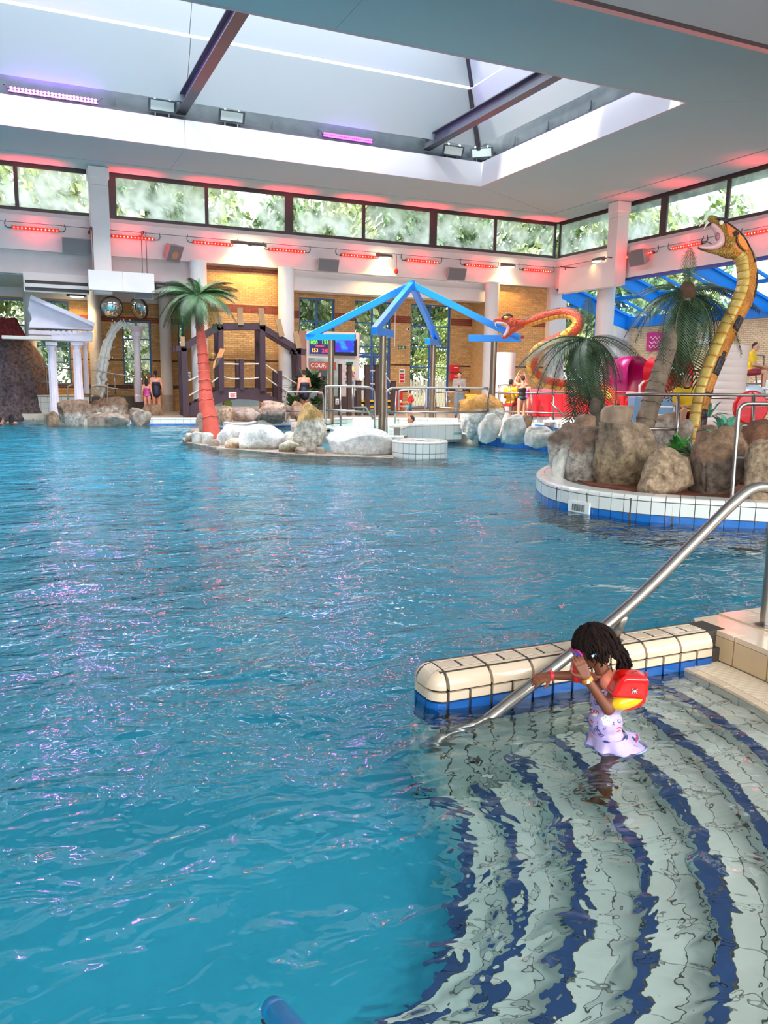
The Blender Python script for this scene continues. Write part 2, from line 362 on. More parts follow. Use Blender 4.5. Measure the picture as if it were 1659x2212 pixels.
# ---------------------------------------------------------------- tiled copings
def coping(parent, pts, ztop, tile=.245, front=.15, zlow=-.12, flip=1, mt=None, mbl=None, closed=False, wid=.12, nose=.045, base='coping', rowz=None, limit=None):
    """bull-nosed coping tiles over white face tiles over blue tiles, each its own object, outward = left of travel * flip"""
    mt = mt or M_tile; mbl = mbl or M_tileblue
    R = resample(pts, tile, closed); L = (R[1] - R[0]).length; g = .010
    prof = [(-wid, ztop - .03), (-wid, ztop), (-nose, ztop)]
    for i in range(1, 5): a = math.pi / 2 * i / 4; prof.append((-nose + nose * math.sin(a), ztop - nose + nose * math.cos(a)))
    prof += [(0, ztop - nose - .012), (-.03, ztop - nose - .012)]
    P = MB(); P.prism(prof, -(L - g) / 2, (L - g) / 2, (Vector((0, 1, 0)), Vector((0, 0, 1)), Vector((1, 0, 0))))
    me = P.mesh('coping_tile', mt)
    zf1 = ztop - nose - .022; zf0 = zf1 - front
    Q = MB(); Q.bb((-(L - g) / 2, -.02, zf0), ((L - g) / 2, 0, zf1)); me2 = Q.mesh('face_tile', mt)
    S = MB(); S.bb((-(L - g) / 2, -.02, zlow), ((L - g) / 2, -.001, zf0 - .01)); me3 = S.mesh('waterline_tile', mbl)
    n = 0
    for i in range(len(R) - 1):
        a, c = R[i], R[i + 1]; t = (c - a).normalized(); o = Vector((-t.y, t.x, 0)) * flip; mid = (a + c) / 2
        M = frameM(mid, t * (1 if flip > 0 else -1), o, ZZ)
        inst(me, 'coping_tile', M, parent)
        if front > .01: inst(me2, 'face_tile', M, parent)
        if zlow < zf0 - .02: inst(me3, 'waterline_tile', M, parent)
        n += 1
    return n
# right island kerb (outward = towards the pool): points ordered from the front right round to the back left
k = sempty('trim_1', (7, 8, 0))
isl_edge = catmull([Vector((*p, 0)) for p in [(10.6, 5.05), (9.5, 5.6), (7.98, 6.6), (7.16, 7.31), (6.84, 7.69), (6.6, 8.25), (6.55, 8.83), (6.73, 9.43), (7.2, 10.25), (7.9, 11.0)]], 6)
coping(k, isl_edge, .31, .17, .155, -.25, 1)
R_ = resample([p + Vector((.02, 0, 0)) for p in isl_edge], .2)
b = MB()
for i in range(len(R_) - 1):
    t = (R_[i + 1] - R_[i]).normalized(); inn = -Vector((-t.y, t.x, 0))
    b.bar((R_[i] + inn * .03) + ZZ * .0, (R_[i + 1] + inn * .03), .58, .03)
    b.box((R_[i] + R_[i + 1]) / 2 + inn * .16 + ZZ * .292, ((R_[i + 1] - R_[i]).length, .3, .02), (t, inn, ZZ))
b.build('kerb_grout', M_grout, k)
# second row of flat tiles on the kerb top
S = MB(); S.box((0, 0, 0), (.158, .2, .02)); me = S.mesh('kerb_tile', M_tile)
R2 = resample(isl_edge, .17)
for i in range(len(R2) - 1):
    t = (R2[i + 1] - R2[i]).normalized(); o = Vector((-t.y, t.x, 0)); inst(me, 'kerb_tile', frameM((R2[i] + R2[i + 1]) / 2 - o * .228 + ZZ * .299, t, o, ZZ), k)
# peninsula kerb
k = sempty('trim_2', (11, 18, 0))
pen_edge = catmull([Vector((*p, 0)) for p in [(12.3, 15.9), (11.75, 16.3), (11.57, 17.14), (11.28, 18.24), (10.71, 19.45), (9.5, 20.1)]], 6)
coping(k, [p + Vector((-.03, -.03, 0)) for p in pen_edge], .26, .25, .0, -.3, 1)
# back deck kerb, left run and its rounded nose
k = sempty('trim_3', (5, 28, 0))
be = [Vector((*p, 0)) for p in [(3.2, 28.22), (5.45, 27.98)]]
coping(k, be, .26, .25, .13, -.1, -1)
be = catmull([Vector((*p, 0)) for p in [(5.48, 27.9), (5.72, 26.0), (5.87, 24.9), (6.25, 24.62), (6.85, 25.5), (7.1, 26.15), (8.4, 26.55), (9.5, 26.75)]], 5)
coping(k, be, .26, .25, .13, -.1, -1)
k = sempty('trim_4', (17, 24, 0))
be = catmull([Vector((*p, 0)) for p in [(15.75, 18.4), (15.85, 20.5), (16.65, 22.2), (17.25, 23.6), (17.68, 25.0), (17.4, 26.1), (16.2, 26.8)]], 5)
coping(k, be, .26, .25, .13, -.1, 1)
# ---------------------------------------------------------------- stair wall and curved steps
dw = sempty('wall_stair', (2.8, 3.54, 0))
b = MB(); b.bb((WALLX0 + .075, WALLY0 + .014, -1.25), (WALLX1 + .1, WALLY1 - .014, .10)); b.bb((WALLX0 + .04, WALLY0 + .075, -1.25), (WALLX0 + .09, WALLY1 - .075, .14)); b.bb((WALLX0 + .085, WALLY0 + .05, .1), (WALLX1 + .02, WALLY1 - .05, .2015)); b.build('grout_core', mat('brown_grout', '3f352f', .8), dw)
def quarter(z, r, n=6): return [(r * math.sin(math.pi / 2 * i / n), z - r + r * math.cos(math.pi / 2 * i / n)) for i in range(n + 1)]
NOSE = .085; ZT = .205; PL = .262; g = .017
prof = [(-.001, ZT), *[(x, z) for x, z in quarter(ZT, NOSE)], (NOSE, ZT - NOSE - .004), (NOSE - .03, ZT - NOSE - .004), (-.001, ZT - .03)]
bx = WALLX0 + .11
P = MB(); P.prism(prof, -(PL - g) / 2, (PL - g) / 2, (Vector((0, -1, 0)), ZZ, Vector((1, 0, 0)))); me = P.mesh('bullnose_tile', M_tiletan, True); me.set_sharp_from_angle(angle=math.radians(35))
nb = 7
for i in range(nb):
    x = bx + PL * (i + .5)
    inst(me, 'bullnose_tile', Matrix.Translation((x, WALLY0 + NOSE, 0)), dw)
    inst(me, 'bullnose_tile', Matrix.Translation((x, WALLY1 - NOSE, 0)) @ Matrix.Rotation(math.pi, 4, 'Z'), dw)
hb = PL / 2
T = MB(); T.box((0, 0, 0), (hb - g, WALLY1 - WALLY0 - 2 * NOSE - .026, .02)); met = T.mesh('top_tile', M_tiletan)
F = MB(); F.box((0, 0, 0), (hb - g, .016, .045)); mef = F.mesh('face_tile', M_tiletan)
BL = MB(); BL.box((0, 0, 0), (hb - g, .016, .26)); meb = BL.mesh('waterline_tile', mat('deep_blue_tile', '1a5aa6', .15, coat=.3, var=.15, vscale=4))
PB = MB(); PB.box((0, 0, 0), (hb - g, .016, .24)); mep = PB.mesh('wall_tile', mat('pale_green_tile', 'cfd3c6', .3, var=.06))
zf = ZT - NOSE - .004 - .011
for i in range(2 * nb):
    x = bx + hb * (i + .5)
    inst(met, 'top_tile', Matrix.Translation((x, (WALLY0 + WALLY1) / 2, ZT - .01)), dw)
    for yy in (WALLY0 + .008, WALLY1 - .008):
        inst(mef, 'face_tile', Matrix.Translation((x, yy, zf - .0225)), dw)
        inst(meb, 'waterline_tile', Matrix.Translation((x, yy, zf - .045 - .01 - .13)), dw)
        if yy < 3.5:
            for r in range(3): inst(mep, 'wall_tile', Matrix.Translation((x, yy, zf - .065 - .26 - .12 - r * .25)), dw)
# rounded end of the wall: two corner quarter domes, a nose tile, face and blue tiles turning the corner
def arc_pts(cx, cy, r, a0, a1, n=8): return [(cx + r * math.cos(math.radians(a0 + (a1 - a0) * i / n)), cy + r * math.sin(math.radians(a0 + (a1 - a0) * i / n))) for i in range(n + 1)]
for sgn, cy0 in ((-1, WALLY0 + NOSE), (1, WALLY1 - NOSE)):
    D = MB(); cx0 = bx - .004
    a0, a1 = (180, 270) if sgn < 0 else (90, 180)
    def dome(u, v):
        q = math.radians(a0 + 6 + (a1 - a0 - 12) * u); ph = math.pi / 2 * v * .97
        return (cx0 + NOSE * 1.02 * math.cos(q) * math.cos(ph), cy0 + NOSE * 1.02 * math.sin(q) * math.cos(ph), ZT - NOSE + NOSE * math.sin(ph))
    D.grid(dome, 8, 8); D.build('corner_tile', M_tiletan, dw, True)
    for nm, m_, z0, z1 in (('face_tile', M_tiletan, zf - .045, zf), ('waterline_tile', meb.materials[0], zf - .315, zf - .056), ('wall_tile', mep.materials[0], zf - 1.06, zf - .326)):
        D = MB(); out = arc_pts(cx0, cy0, NOSE, a0 + 4, a1 - 4); inn = arc_pts(cx0, cy0, NOSE - .016, a1 - 4, a0 + 4); D.prism(out + inn, z0, z1); D.build(nm, m_, dw)
wN = WALLY1 - WALLY0 - 2 * NOSE - .012
P = MB(); P.prism(prof, -wN / 2, wN / 2, (Vector((-1, 0, 0)), ZZ, Vector((0, 1, 0))), (bx - .004, (WALLY0 + WALLY1) / 2, 0)); P.build('nose_tile', M_tiletan, dw, True, sharp=35)
for nm, m_, z0, z1 in (('face_tile', M_tiletan, zf - .045, zf), ('waterline_tile', meb.materials[0], zf - .315, zf - .056), ('wall_tile', mep.materials[0], zf - 1.06, zf - .326)):
    D = MB(); D.bb((bx - NOSE - .004, WALLY0 + NOSE + .006, z0), (bx - NOSE + .012, WALLY1 - NOSE - .006, z1)); D.build(nm, m_, dw)

M_step = mat('step_tile', 'fcf4e6', .35, var=.08, vscale=4)
M_navy = mat('navy_nosing_tile', '33548a', .3, var=.15, vscale=8)
st = sempty('floor_steps', (1.5, 2.5, -.5))
RAD = [1.28, 1.51, 1.76, 2.02, 2.27, 2.52, 2.77, 3.02]
ZST = [-.95, -.81, -.67, -.53, -.39, -.26, -.13, .012]
A0, A1 = 3.0, -118.0
def arcslab(b, r0, r1, a0, a1, z0, z1, n=2):
    o = [(CEN.x + r1 * math.cos(math.radians(a0 + (a1 - a0) * i / n)), CEN.y + r1 * math.sin(math.radians(a0 + (a1 - a0) * i / n))) for i in range(n + 1)]
    q = [(CEN.x + r0 * math.cos(math.radians(a1 + (a0 - a1) * i / n)), CEN.y + r0 * math.sin(math.radians(a1 + (a0 - a1) * i / n))) for i in range(n + 1)]
    b.prism(o + q, z0, z1); return b
for i, (r, z) in enumerate(zip(RAD, ZST)):
    r1 = RAD[i + 1] if i < 7 else 3.31
    C_ = MB(); arcslab(C_, r + .012, r1 + .1, A0 + .3, A1 - .3, -1.25, z - .012, 40); C_.build('step_core', mat('step_grout', '8d8a84', .8), st)
    nt_ = max(1, round(abs(A1 - A0) * math.pi / 180 * (r + .12) / .25)); da = (A1 - A0) / nt_; gd = math.degrees(.006 / r)
    for j in range(nt_):
        a = A0 + da * j + (da * .5 if i % 2 and j < nt_ - 1 else 0)
        a_, a2 = a - gd, a + da + gd
        if i < 7:
            arcslab(MB(), 0, 0, 0, 0, 0, 0) if False else None
            x = MB(); arcslab(x, r, r + .058, a_, a2, z - .02, z); x.build('nosing_tile', M_navy, st)
            x = MB(); arcslab(x, r + .066, r + .155, a_, a2, z - .02, z); x.build('tread_tile', M_step, st)
            x = MB(); arcslab(x, r + .162, r1 - .002, a_, a2, z - .02, z); x.build('tread_tile', M_step, st)
        zr = ZST[i - 1] if i else -1.25
        x = MB(); arcslab(x, r + .002, r + .02, a_, a2, zr + .005, z - .026); x.build('riser_tile', M_step, st)
# overflow grating on the top ring and the riser up to the deck
M_grate = mat('beige_grating', 'dcc6ad', .35)
gr = sempty('floor_grating', (3.6, 3.0, 0))
n_ = round(abs(A1 - A0) * math.pi / 180 * 3.15 / .25); da = (A1 - A0) / n_
for j in range(n_):
    a = A0 + da * j; gd = .1
    x = MB(); arcslab(x, 3.022, 3.075, a - gd, a + da + gd, -.01, .014); x.build('edge_tile', M_tiletan, gr)
    x = MB()
    arcslab(x, 3.08, 3.09, a - gd, a + da + gd, -.02, .014, 1); arcslab(x, 3.29, 3.305, a - gd, a + da + gd, -.02, .014, 1)
    for q in range(12):
        aa = a + da * (q + .15) / 12; x.add([], [])
        arcslab(x, 3.092, 3.288, aa, aa + da * .62 / 12, -.02, .013, 1)
    x.build('grating_panel', M_grate, gr)
    x = MB(); arcslab(x, 3.312, 3.33, a - gd, a + da + gd, .018, .165); x.build('riser_tile', mat('tan_riser_tile', 'd2b48c', .3, var=.06), gr)
    x = MB(); arcslab(x, 3.314, 3.42, a - gd, a + da + gd, .168, .2); x.build('edge_tile', M_tiletan, gr)
T = MB(); T.box((0, 0, 0), (.238, .118, .014)); me = T.mesh('deck_tile', mat('wet_deck_tile', 'd9bda4'))
dk = sempty('floor_tiles', (4.6, 3.3, .2))
for i in range(6):
    for j in range(12):
        x = 3.99 + .245 * i; y = 3.66 - .125 * j
        if (Vector((x, y, 0)) - CEN).length < 3.56: continue
        inst(me, 'deck_tile', Matrix.Translation((x, y, .192)), dk)
# ---------------------------------------------------------------- hand rail, near ladder rail, steel bollard
hr = thing('handrail', 'thick steel handrail sloping down into the water beside the child', 'handrail', WY(1345, 1420, 3.54))
q0 = Wz(1652, 1352, .2); yy = q0.y
pts = [q0, q0 + Vector((0, 0, .40)), q0 + Vector((0, 0, .66)), WY(1706, 1120, yy), WY(1694, 1078, yy), WY(1662, 1055, yy), WY(1625, 1056, yy), WY(1585, 1086, yy), WY(1500, 1170, 3.45), WY(1345, 1321, 3.42), WY(1110, 1510, 3.30)]
e = pts[-1] + (pts[-1] - pts[-2]).normalized() * .55; pts.append(e); pts.append(e + Vector((-.02, .02, -.12)))
MB().tube(catmull(pts, 6), .0325, 16).build('rail', M_steel, hr, True)
p = WY(1347, 1330, 3.44); q = Vector((p.x + .02, 3.53, .2)); b = MB(); b.tube([p, q], .0255, 14); b.build('post', M_steel, hr, True)
MB().lathe([(.055, 0), (.055, .006), (.03, .012)], q, 16).build('post_flange', M_steel, hr)
MB().lathe([(.06, 0), (.06, .008), (.03, .016)], q0, 18).build('post_flange', M_steel, hr)
# ---------------------------------------------------------------- ceiling, roof lantern
OX0, OX1, OY0, OY1 = -7.0, 15.25, 16.12, 25.9
ce = sempty('ceiling', (8, 20, ZS))
def slab(nm, poly, z0, z1, m, par=ce): b = MB(); b.prism(poly, z0, z1); return b.build(nm, m, par)
gp = .008
XL, XR, YN, YF = -15.0, FX - .1, 13.15, FY - .1
IX0, IX1, IY0, IY1 = XL, XR - 1.25, YN, YF - 1.25     # inner edge of the strip beside the windows
slab('soffit_panel', [(OX0, OY1), (4.85, OY1), (4.85, IY1), (XL, IY1)], ZS, ZS + .3, M_soffit)
slab('soffit_panel', [(4.85 + gp, OY1), (OX1 - gp, OY1), (IX1 - gp * 2, IY1 + (IX1 - OX1) - (IY1 - OY1) if False else IY1), (4.85 + gp, IY1)], ZS, ZS + .3, M_soffit)
slab('soffit_panel', [(OX1, OY1 - gp), (OX1, OY0 + gp), (IX1, IY0 - 0), (IX1, IY1 - gp * 2)], ZS, ZS + .3, M_soffit)
slab('soffit_panel', [(OX0, OY0), (OX0, IY0), (6.0, IY0), (6.0, OY0)], ZS, ZS + .3, M_soffit)
slab('soffit_panel', [(6.0 + gp, OY0), (6.0 + gp, IY0), (IX1 - gp, IY0), (OX1 - gp, OY0)], ZS, ZS + .3, M_soffit)
slab('soffit_panel', [(XL, IY1), (OX0, OY1), (OX0, IY0), (XL, IY0)], ZS, ZS + .3, M_soffit)
slab('soffit_panel', [(XL, IY1 + gp), (IX1, IY1 + gp), (XR, YF), (XL, YF)], ZS - .02, ZS + .3, M_soffit)
slab('soffit_panel', [(IX1 + gp, IY1), (IX1 + gp, YN), (XR, YN), (XR, YF - gp)], ZS - .02, ZS + .3, M_soffit)
slab('roof_deck', [(XL, YN - 1), (XR + 1.4, YN - 1), (XR + 1.4, OY0 - .45), (XL, OY0 - .45)], ZS + .31, ZS + 1.5, M_white)
slab('roof_deck', [(XL, OY1 + .45), (XR + 1.4, OY1 + .45), (XR + 1.4, YF + 1.2), (XL, YF + 1.2)], ZS + .31, ZS + 1.5, M_white)
slab('roof_deck', [(OX1 + .45, OY0 - .45), (XR + 1.4, OY0 - .45), (XR + 1.4, OY1 + .45), (OX1 + .45, OY1 + .45)], ZS + .31, ZS + 1.5, M_white)
slab('roof_deck', [(XL, OY0 - .45), (OX0 - .45, OY0 - .45), (OX0 - .45, OY1 + .45), (XL, OY1 + .45)], ZS + .31, ZS + 1.5, M_white)
# eaves outside the clerestory
M_eave = mat('eave_soffit', '9fb0a6', .6)
slab('eave', [(FX + .12, -3), (FX + 1.3, -3), (FX + 1.3, YF + 1.2), (FX + .12, YF + 1.2)], ZS - .03, ZS + .3, M_eave)
# near end: soffit strip painted pink for red LED glow, dark trim and lower grey ceiling over the camera
yl = Wz(1659, 97, 7.4).y
slab('lower_ceiling', [(XL, -4), (FX, -4), (FX, yl), (XL, yl)], 7.4, 7.7, mat('grey_ceiling', 'a9a9a8', .6))
slab('dark_trim', [(XL, yl + .005), (FX, yl + .005), (FX, yl + .17), (XL, yl + .17)], 7.42, 7.7, mat('dark_trim', '40353a', .5))
slab('painted_glow_strip', [(XL, yl + .175), (FX, yl + .175), (FX, YN), (XL, YN)], ZS - .0, ZS + .3, mat('painted_glow_strip', 'f2a39f', .5))
slab('roof_deck', [(XL, -4), (FX, -4), (FX, YN), (XL, YN)], ZS + .31, ZS + 1.5, M_white)
# white curb round the opening
CT = 9.31
for nm, a, c in (('curb_panel', (OX0, OY1), (4.85, OY1)), ('curb_panel', (4.86, OY1), (OX1, OY1)), ('curb_panel', (OX1, OY0), (OX1, OY1)), ('curb_panel', (OX0, OY0), (OX1, OY0)), ('curb_panel', (OX0, OY0), (OX0, OY1))):
    b = MB(); o = Vector((0, .05 if a[1] == OY1 else -.05, 0)) if a[1] == c[1] else Vector((.05 if a[0] == OX1 else -.05, 0, 0))
    m_ = (Vector((*a, 0)) + Vector((*c, 0))) / 2 + o
    t_ = o.normalized(); lo_ = Vector((min(a[0], c[0]), min(a[1], c[1]), 0)); hi_ = Vector((max(a[0], c[0]), max(a[1], c[1]), 0))
    e1_, e2_ = -t_ * .015, t_ * .08
    b.bb((min(lo_.x + min(e1_.x, e2_.x), lo_.x), min(lo_.y + min(e1_.y, e2_.y), lo_.y) if t_.y else lo_.y, ZS - .004), (hi_.x + max(e1_.x, e2_.x) if t_.x else hi_.x, hi_.y + max(e1_.y, e2_.y) if t_.y else hi_.y, CT))
    b.build(nm, M_curb, ce)
# gutter duct behind the curb, its rail and brackets
GO = .42
for a, c in (((OX0 - GO, OY1 + GO), (OX1 + GO, OY1 + GO)), ((OX1 + GO, OY0 - GO), (OX1 + GO, OY1 + GO)), ((OX0 - GO, OY0 - GO), (OX1 + GO, OY0 - GO)), ((OX0 - GO, OY0 - GO), (OX0 - GO, OY1 + GO))):
    b = MB(); b.bb((a[0] - .04, a[1] - .04, CT - .2), (c[0] + .04, c[1] + .04, 10.1)); b.build('gutter_duct', M_duct, ce)
for a, c in (((OX0, OY1 + .25), (OX1 + .25, OY1 + .25)), ((OX1 + .25, OY0), (OX1 + .25, OY1 + .25))):
    b = MB(); b.bar((*a, CT + .1), (*c, CT + .1), .1, .1); b.build('gutter_rail', M_steel_dark, ce)
    b = MB(); b.bar((a[0] - .09 * (a[0] == c[0]), a[1] - .09 * (a[1] == c[1]), CT + .0), (c[0] - .09 * (a[0] == c[0]), c[1] - .09 * (a[1] == c[1]), CT + .0), .05, .16); b.build('gutter_tray', M_duct, ce)
bk = MB(); bk.bb((-.02, -.02, 0), (.02, .02, .3)); bk.bb((-.09, -.05, -.04), (.09, .05, .03)); bm_ = bk.mesh('bracket', M_duct)
for px_ in (250, 590, 690): p = WY(px_, 200 + (px_ - 250) * .145, OY1 + .3); inst(bm_, 'bracket', Matrix.Translation((p.x, OY1 + .3, 9.45)), ce)
for py_ in (18.2, 20.3, 22.4, 24.3): inst(bm_, 'bracket', Matrix.Translation((OX1 + .32, py_, 9.5)), ce)
# lantern baffles: sloping lower panels, a daylight slit, upright upper panels
M_baf = mat('baffle_white', 'a0a8ae', .5)
Z1, Z2, Z3, ZG = 9.74, 11.17, 11.27, 13.9
i1, i2 = .28, 1.26
def quad(nm, P, m, th=.03):
    n = (Vector(P[1]) - Vector(P[0])).cross(Vector(P[2]) - Vector(P[0])).normalized() * th; b = MB()
    v = [Vector(p) for p in P] + [Vector(p) + n for p in P]
    b.add(v, [(3, 2, 1, 0), (4, 5, 6, 7), (0, 1, 5, 4), (1, 2, 6, 5), (2, 3, 7, 6), (3, 0, 4, 7)]); return b.build(nm, m, ce)
def ringpanels(nm, ia, za, ib, zb, cuts, g=.035):
    xs = [OX0 + ia] + cuts + [OX1 - ia]; xt = [OX0 + ib] + cuts + [OX1 - ib]
    for k in range(len(xs) - 1):
        e0 = gp if k else g; e1 = gp if k < len(xs) - 2 else g
        quad(nm, [(xs[k] + e0, OY1 - ia, za), (xs[k + 1] - e1, OY1 - ia, za), (xt[k + 1] - e1, OY1 - ib, zb), (xt[k] + e0, OY1 - ib, zb)], M_baf)
        quad(nm, [(xs[k + 1] - e1, OY0 + ia, za), (xs[k] + e0, OY0 + ia, za), (xt[k] + e0, OY0 + ib, zb), (xt[k + 1] - e1, OY0 + ib, zb)], M_baf)
    quad(nm, [(OX1 - ia, OY1 - ia - g, za), (OX1 - ia, OY0 + ia + g, za), (OX1 - ib, OY0 + ib + g, zb), (OX1 - ib, OY1 - ib - g, zb)], M_baf)
    quad(nm, [(OX0 + ia, OY0 + ia + g, za), (OX0 + ia, OY1 - ia - g, za), (OX0 + ib, OY1 - ib - g, zb), (OX0 + ib, OY0 + ib + g, zb)], M_baf)
ringpanels('lower_baffle', i1, Z1, i2, Z2, [4.85])
ringpanels('upper_baffle', i2 - .18, Z3 + .05, i2 + 1.0, Z3 + 1.80, [4.85])
for sx, sy in ((OX1, OY1), (OX1, OY0), (OX0, OY1), (OX0, OY0)):
    ux = -1 if sx == OX1 else 1; uy = -1 if sy == OY1 else 1; b = MB()
    b.bar((sx + ux * (i1 + .03), sy + uy * (i1 + .03), Z1 - .12), (sx + ux * (i2 + .03), sy + uy * (i2 + .03), Z2 - .02), .12, .12)
    b.bar((sx + ux * (i2 - .15), sy + uy * (i2 - .15), Z3 + .05), (sx + ux * (i2 + 1.03), sy + uy * (i2 + 1.03), Z3 + 1.8), .12, .12); b.build('hip_bar', mat('hip_dark', '2a2630', .5), ce)
for za, zb, ia, ib in ((Z1, Z2, i1, i2), (Z3 + .05, Z3 + 1.8, i2 - .18, i2 + 1.0)): b = MB(); b.bar((4.85, OY1 - ia + .01, za), (4.85, OY1 - ib + .01, zb), .03, .03); b.build('joint_strip', M_steel_dark, ce)
b = MB(); b.bb((OX0 + .5, OY0 + .5, ZG + .02), (OX1 - .5, OY1 - .5, ZG + .04)); b.build('rooflight_pane', M_glass, ce)
# two I-beams across the opening
for x in (4.80, 13.18):
    b = MB(); zb = 9.53
    b.bb((x - .15, OY0 - .3, zb), (x + .15, OY1 + .3, zb + .03)); b.bb((x - .02, OY0 - .3, zb + .03), (x + .02, OY1 + .3, zb + .36)); b.bb((x - .15, OY0 - .3, zb + .36), (x + .15, OY1 + .3, zb + .39))
    b.build('steel_beam', M_steel_dark, ce)
# ---------------------------------------------------------------- fascias, clerestory windows
def fascia(nm, axis, lo, hi):
    p = sempty(nm, (lo, FY, 6) if axis == 'X' else (FX, lo, 6))
    def bx(n, a, c, z0, z1, d0, d1, m):
        b = MB()
        b.bb((a, FY + d0, z0), (c, FY + d1, z1)) if axis == 'X' else b.bb((FX + d0, a, z0), (FX + d1, c, z1)); return b.build(n, m, p)
    bx('fascia_board', lo, hi, 5.75, 6.60, 0, .3, M_white)
    bx('ledge_band', lo, hi, 6.615, 6.86, -.03, .3, M_white)
    b = MB()
    pr = [(-.03, 6.865), (.3, 6.865), (.3, 7.0), (.06, 7.0)]
    if axis == 'X': b.prism(pr, lo, hi, (Vector((0, 1, 0)), ZZ, Vector((1, 0, 0))), (0, FY, 0))
    else: b.prism(pr, lo, hi, (Vector((1, 0, 0)), ZZ, Vector((0, 1, 0))), (FX, 0, 0))
    b.build('window_ledge', M_white, p)
    bx('fascia_head', lo, hi, 8.46, 8.9, .06, .3, M_frame)
    return p
wb = fascia('wall_back', 'X', -15, FX + .1); wr = fascia('wall_right', 'Y', -3, FY)
WN = [0]
def clere(axis, a, c, thick0, thick1):
    WN[0] += 1; p = sempty('window_%d' % WN[0], (a, FY, ZW0) if axis == 'X' else (FX, a, ZW0)); d0, d1 = .06, .15
    def bx(n, a_, c_, z0, z1, m, e0=d0, e1=d1):
        b = MB(); b.bb((a_, FY + e0, z0), (c_, FY + e1, z1)) if axis == 'X' else b.bb((FX + e0, a_, z0), (FX + e1, c_, z1)); return b.build(n, m, p)
    bx('window_frame', a, c, ZW0 - .03, ZW0 + .08, M_frame); bx('window_frame', a, c, ZW1 - .09, ZW1, M_frame)
    bx('window_frame', a, a + thick0, ZW0 + .08, ZW1 - .09, M_frame); bx('window_frame', c - thick1, c, ZW0 + .08, ZW1 - .09, M_frame)
    bx('pane', a + thick0, c - thick1, ZW0 + .08, ZW1 - .09, M_hazepane, .1, .11)
T_, t_ = .16, .06
for a, c, k0, k1 in ((-9, -6, t_, t_), (-6, -3.1, t_, T_), (-3.1, .11, T_, t_), (.11, 3.08, t_, T_), (3.08, 6.35, T_, t_), (6.35, 9.44, t_, T_), (9.44, 12.48, T_, t_), (12.48, 15.55, t_, T_), (15.55, 18.5, T_, t_), (18.5, 21.6, t_, .1)): clere('X', a, c, k0, k1)
for a, c, k0, k1 in ((26.6, 29.98, t_, .1), (23.68, 26.6, T_, t_), (20.74, 23.68, t_, T_), (17.8, 20.74, T_, t_), (14.9, 17.8, t_, T_), (12, 14.9, T_, t_), (9, 12, t_, T_)): clere('Y', a, c, k0, k1)
# square white posts in front of the clerestory
def post(nm, label, c, w0, z0, z1):
    t = thing(nm, label, 'column', (c[0], c[1], z0)); b = MB(); b.bb((c[0] - w0, c[1] - w0, z0), (c[0] + w0, c[1] + w0, 7.9)); b.build('shaft', M_white, t, bevel=.02)
    b = MB(); h = w0 * 1.12; b.prism([(c[0] - w0, c[1] - w0), (c[0] + w0, c[1] - w0), (c[0] + w0, c[1] + w0), (c[0] - w0, c[1] + w0)], 7.9, z1); b.bb((c[0] - h, c[1] - h, 8.1), (c[0] + h, c[1] + h, z1)); b.build('head', M_white, t, bevel=.02); return t
post('square_column', 'white square column crossing the high windows above the hanging white panel, left of the palm', (2.62, 29.55), .30, 4.4, ZS - .03)
post('square_column', 'white square column with a notched head at the high right-hand windows beside the blue roof', (21.22, 25.55), .27, 5.4, ZS - .03)
def roundcol(label, c, r, z0, z1, tiled=False):
    t = thing('round_column', label, 'column', (c[0], c[1], z0)); b = MB(); b.lathe([(r, z0), (r, z1)], (c[0], c[1], 0), 28); b.build('shaft', M_white, t, True, sharp=40)
    if tiled:
        for k in range(12):
            b = MB(); a0 = 2 * math.pi * k / 12 + .03; a1 = 2 * math.pi * (k + 1) / 12 - .03
            for z in (z0, z0 + .34):
                o = [(c[0] + (r + .03) * math.cos(a), c[1] + (r + .03) * math.sin(a)) for a in (a0, (a0 + a1) / 2, a1)]; q = [(c[0] + (r + .005) * math.cos(a), c[1] + (r + .005) * math.sin(a)) for a in (a1, (a0 + a1) / 2, a0)]
                b.prism(o + q, z + .01, z + .33)
            b.build('base_tile', mat('column_base_tile', 'b7a496', .4), t)
    return t
for x, lb in ((5.92, 'round white column just right of the palm crown, half hidden by fronds'), (9.19, 'tall round white column behind the right end of the dark timber bridge'), (18.23, 'round white column behind the right-hand pole of the blue pergola')): roundcol(lb, (x, 29.72), .3, .22, 5.75)
roundcol('round white column lit warm, left of the fountain pillar in the far bay', (2.70, 34.4), .24, .22, 5.0, True)
roundcol('round white column right of the three bathers in the far bay', (5.45, 34.4), .24, .22, 5.0, True)
roundcol('round white column seen behind the ruined temple front', (.33, 34.2), .2, .22, 5.0, True)
roundcol('stout round white column under the hanging white panel beside the slide hall', (22.0, 27.0), .36, .2, 5.76)
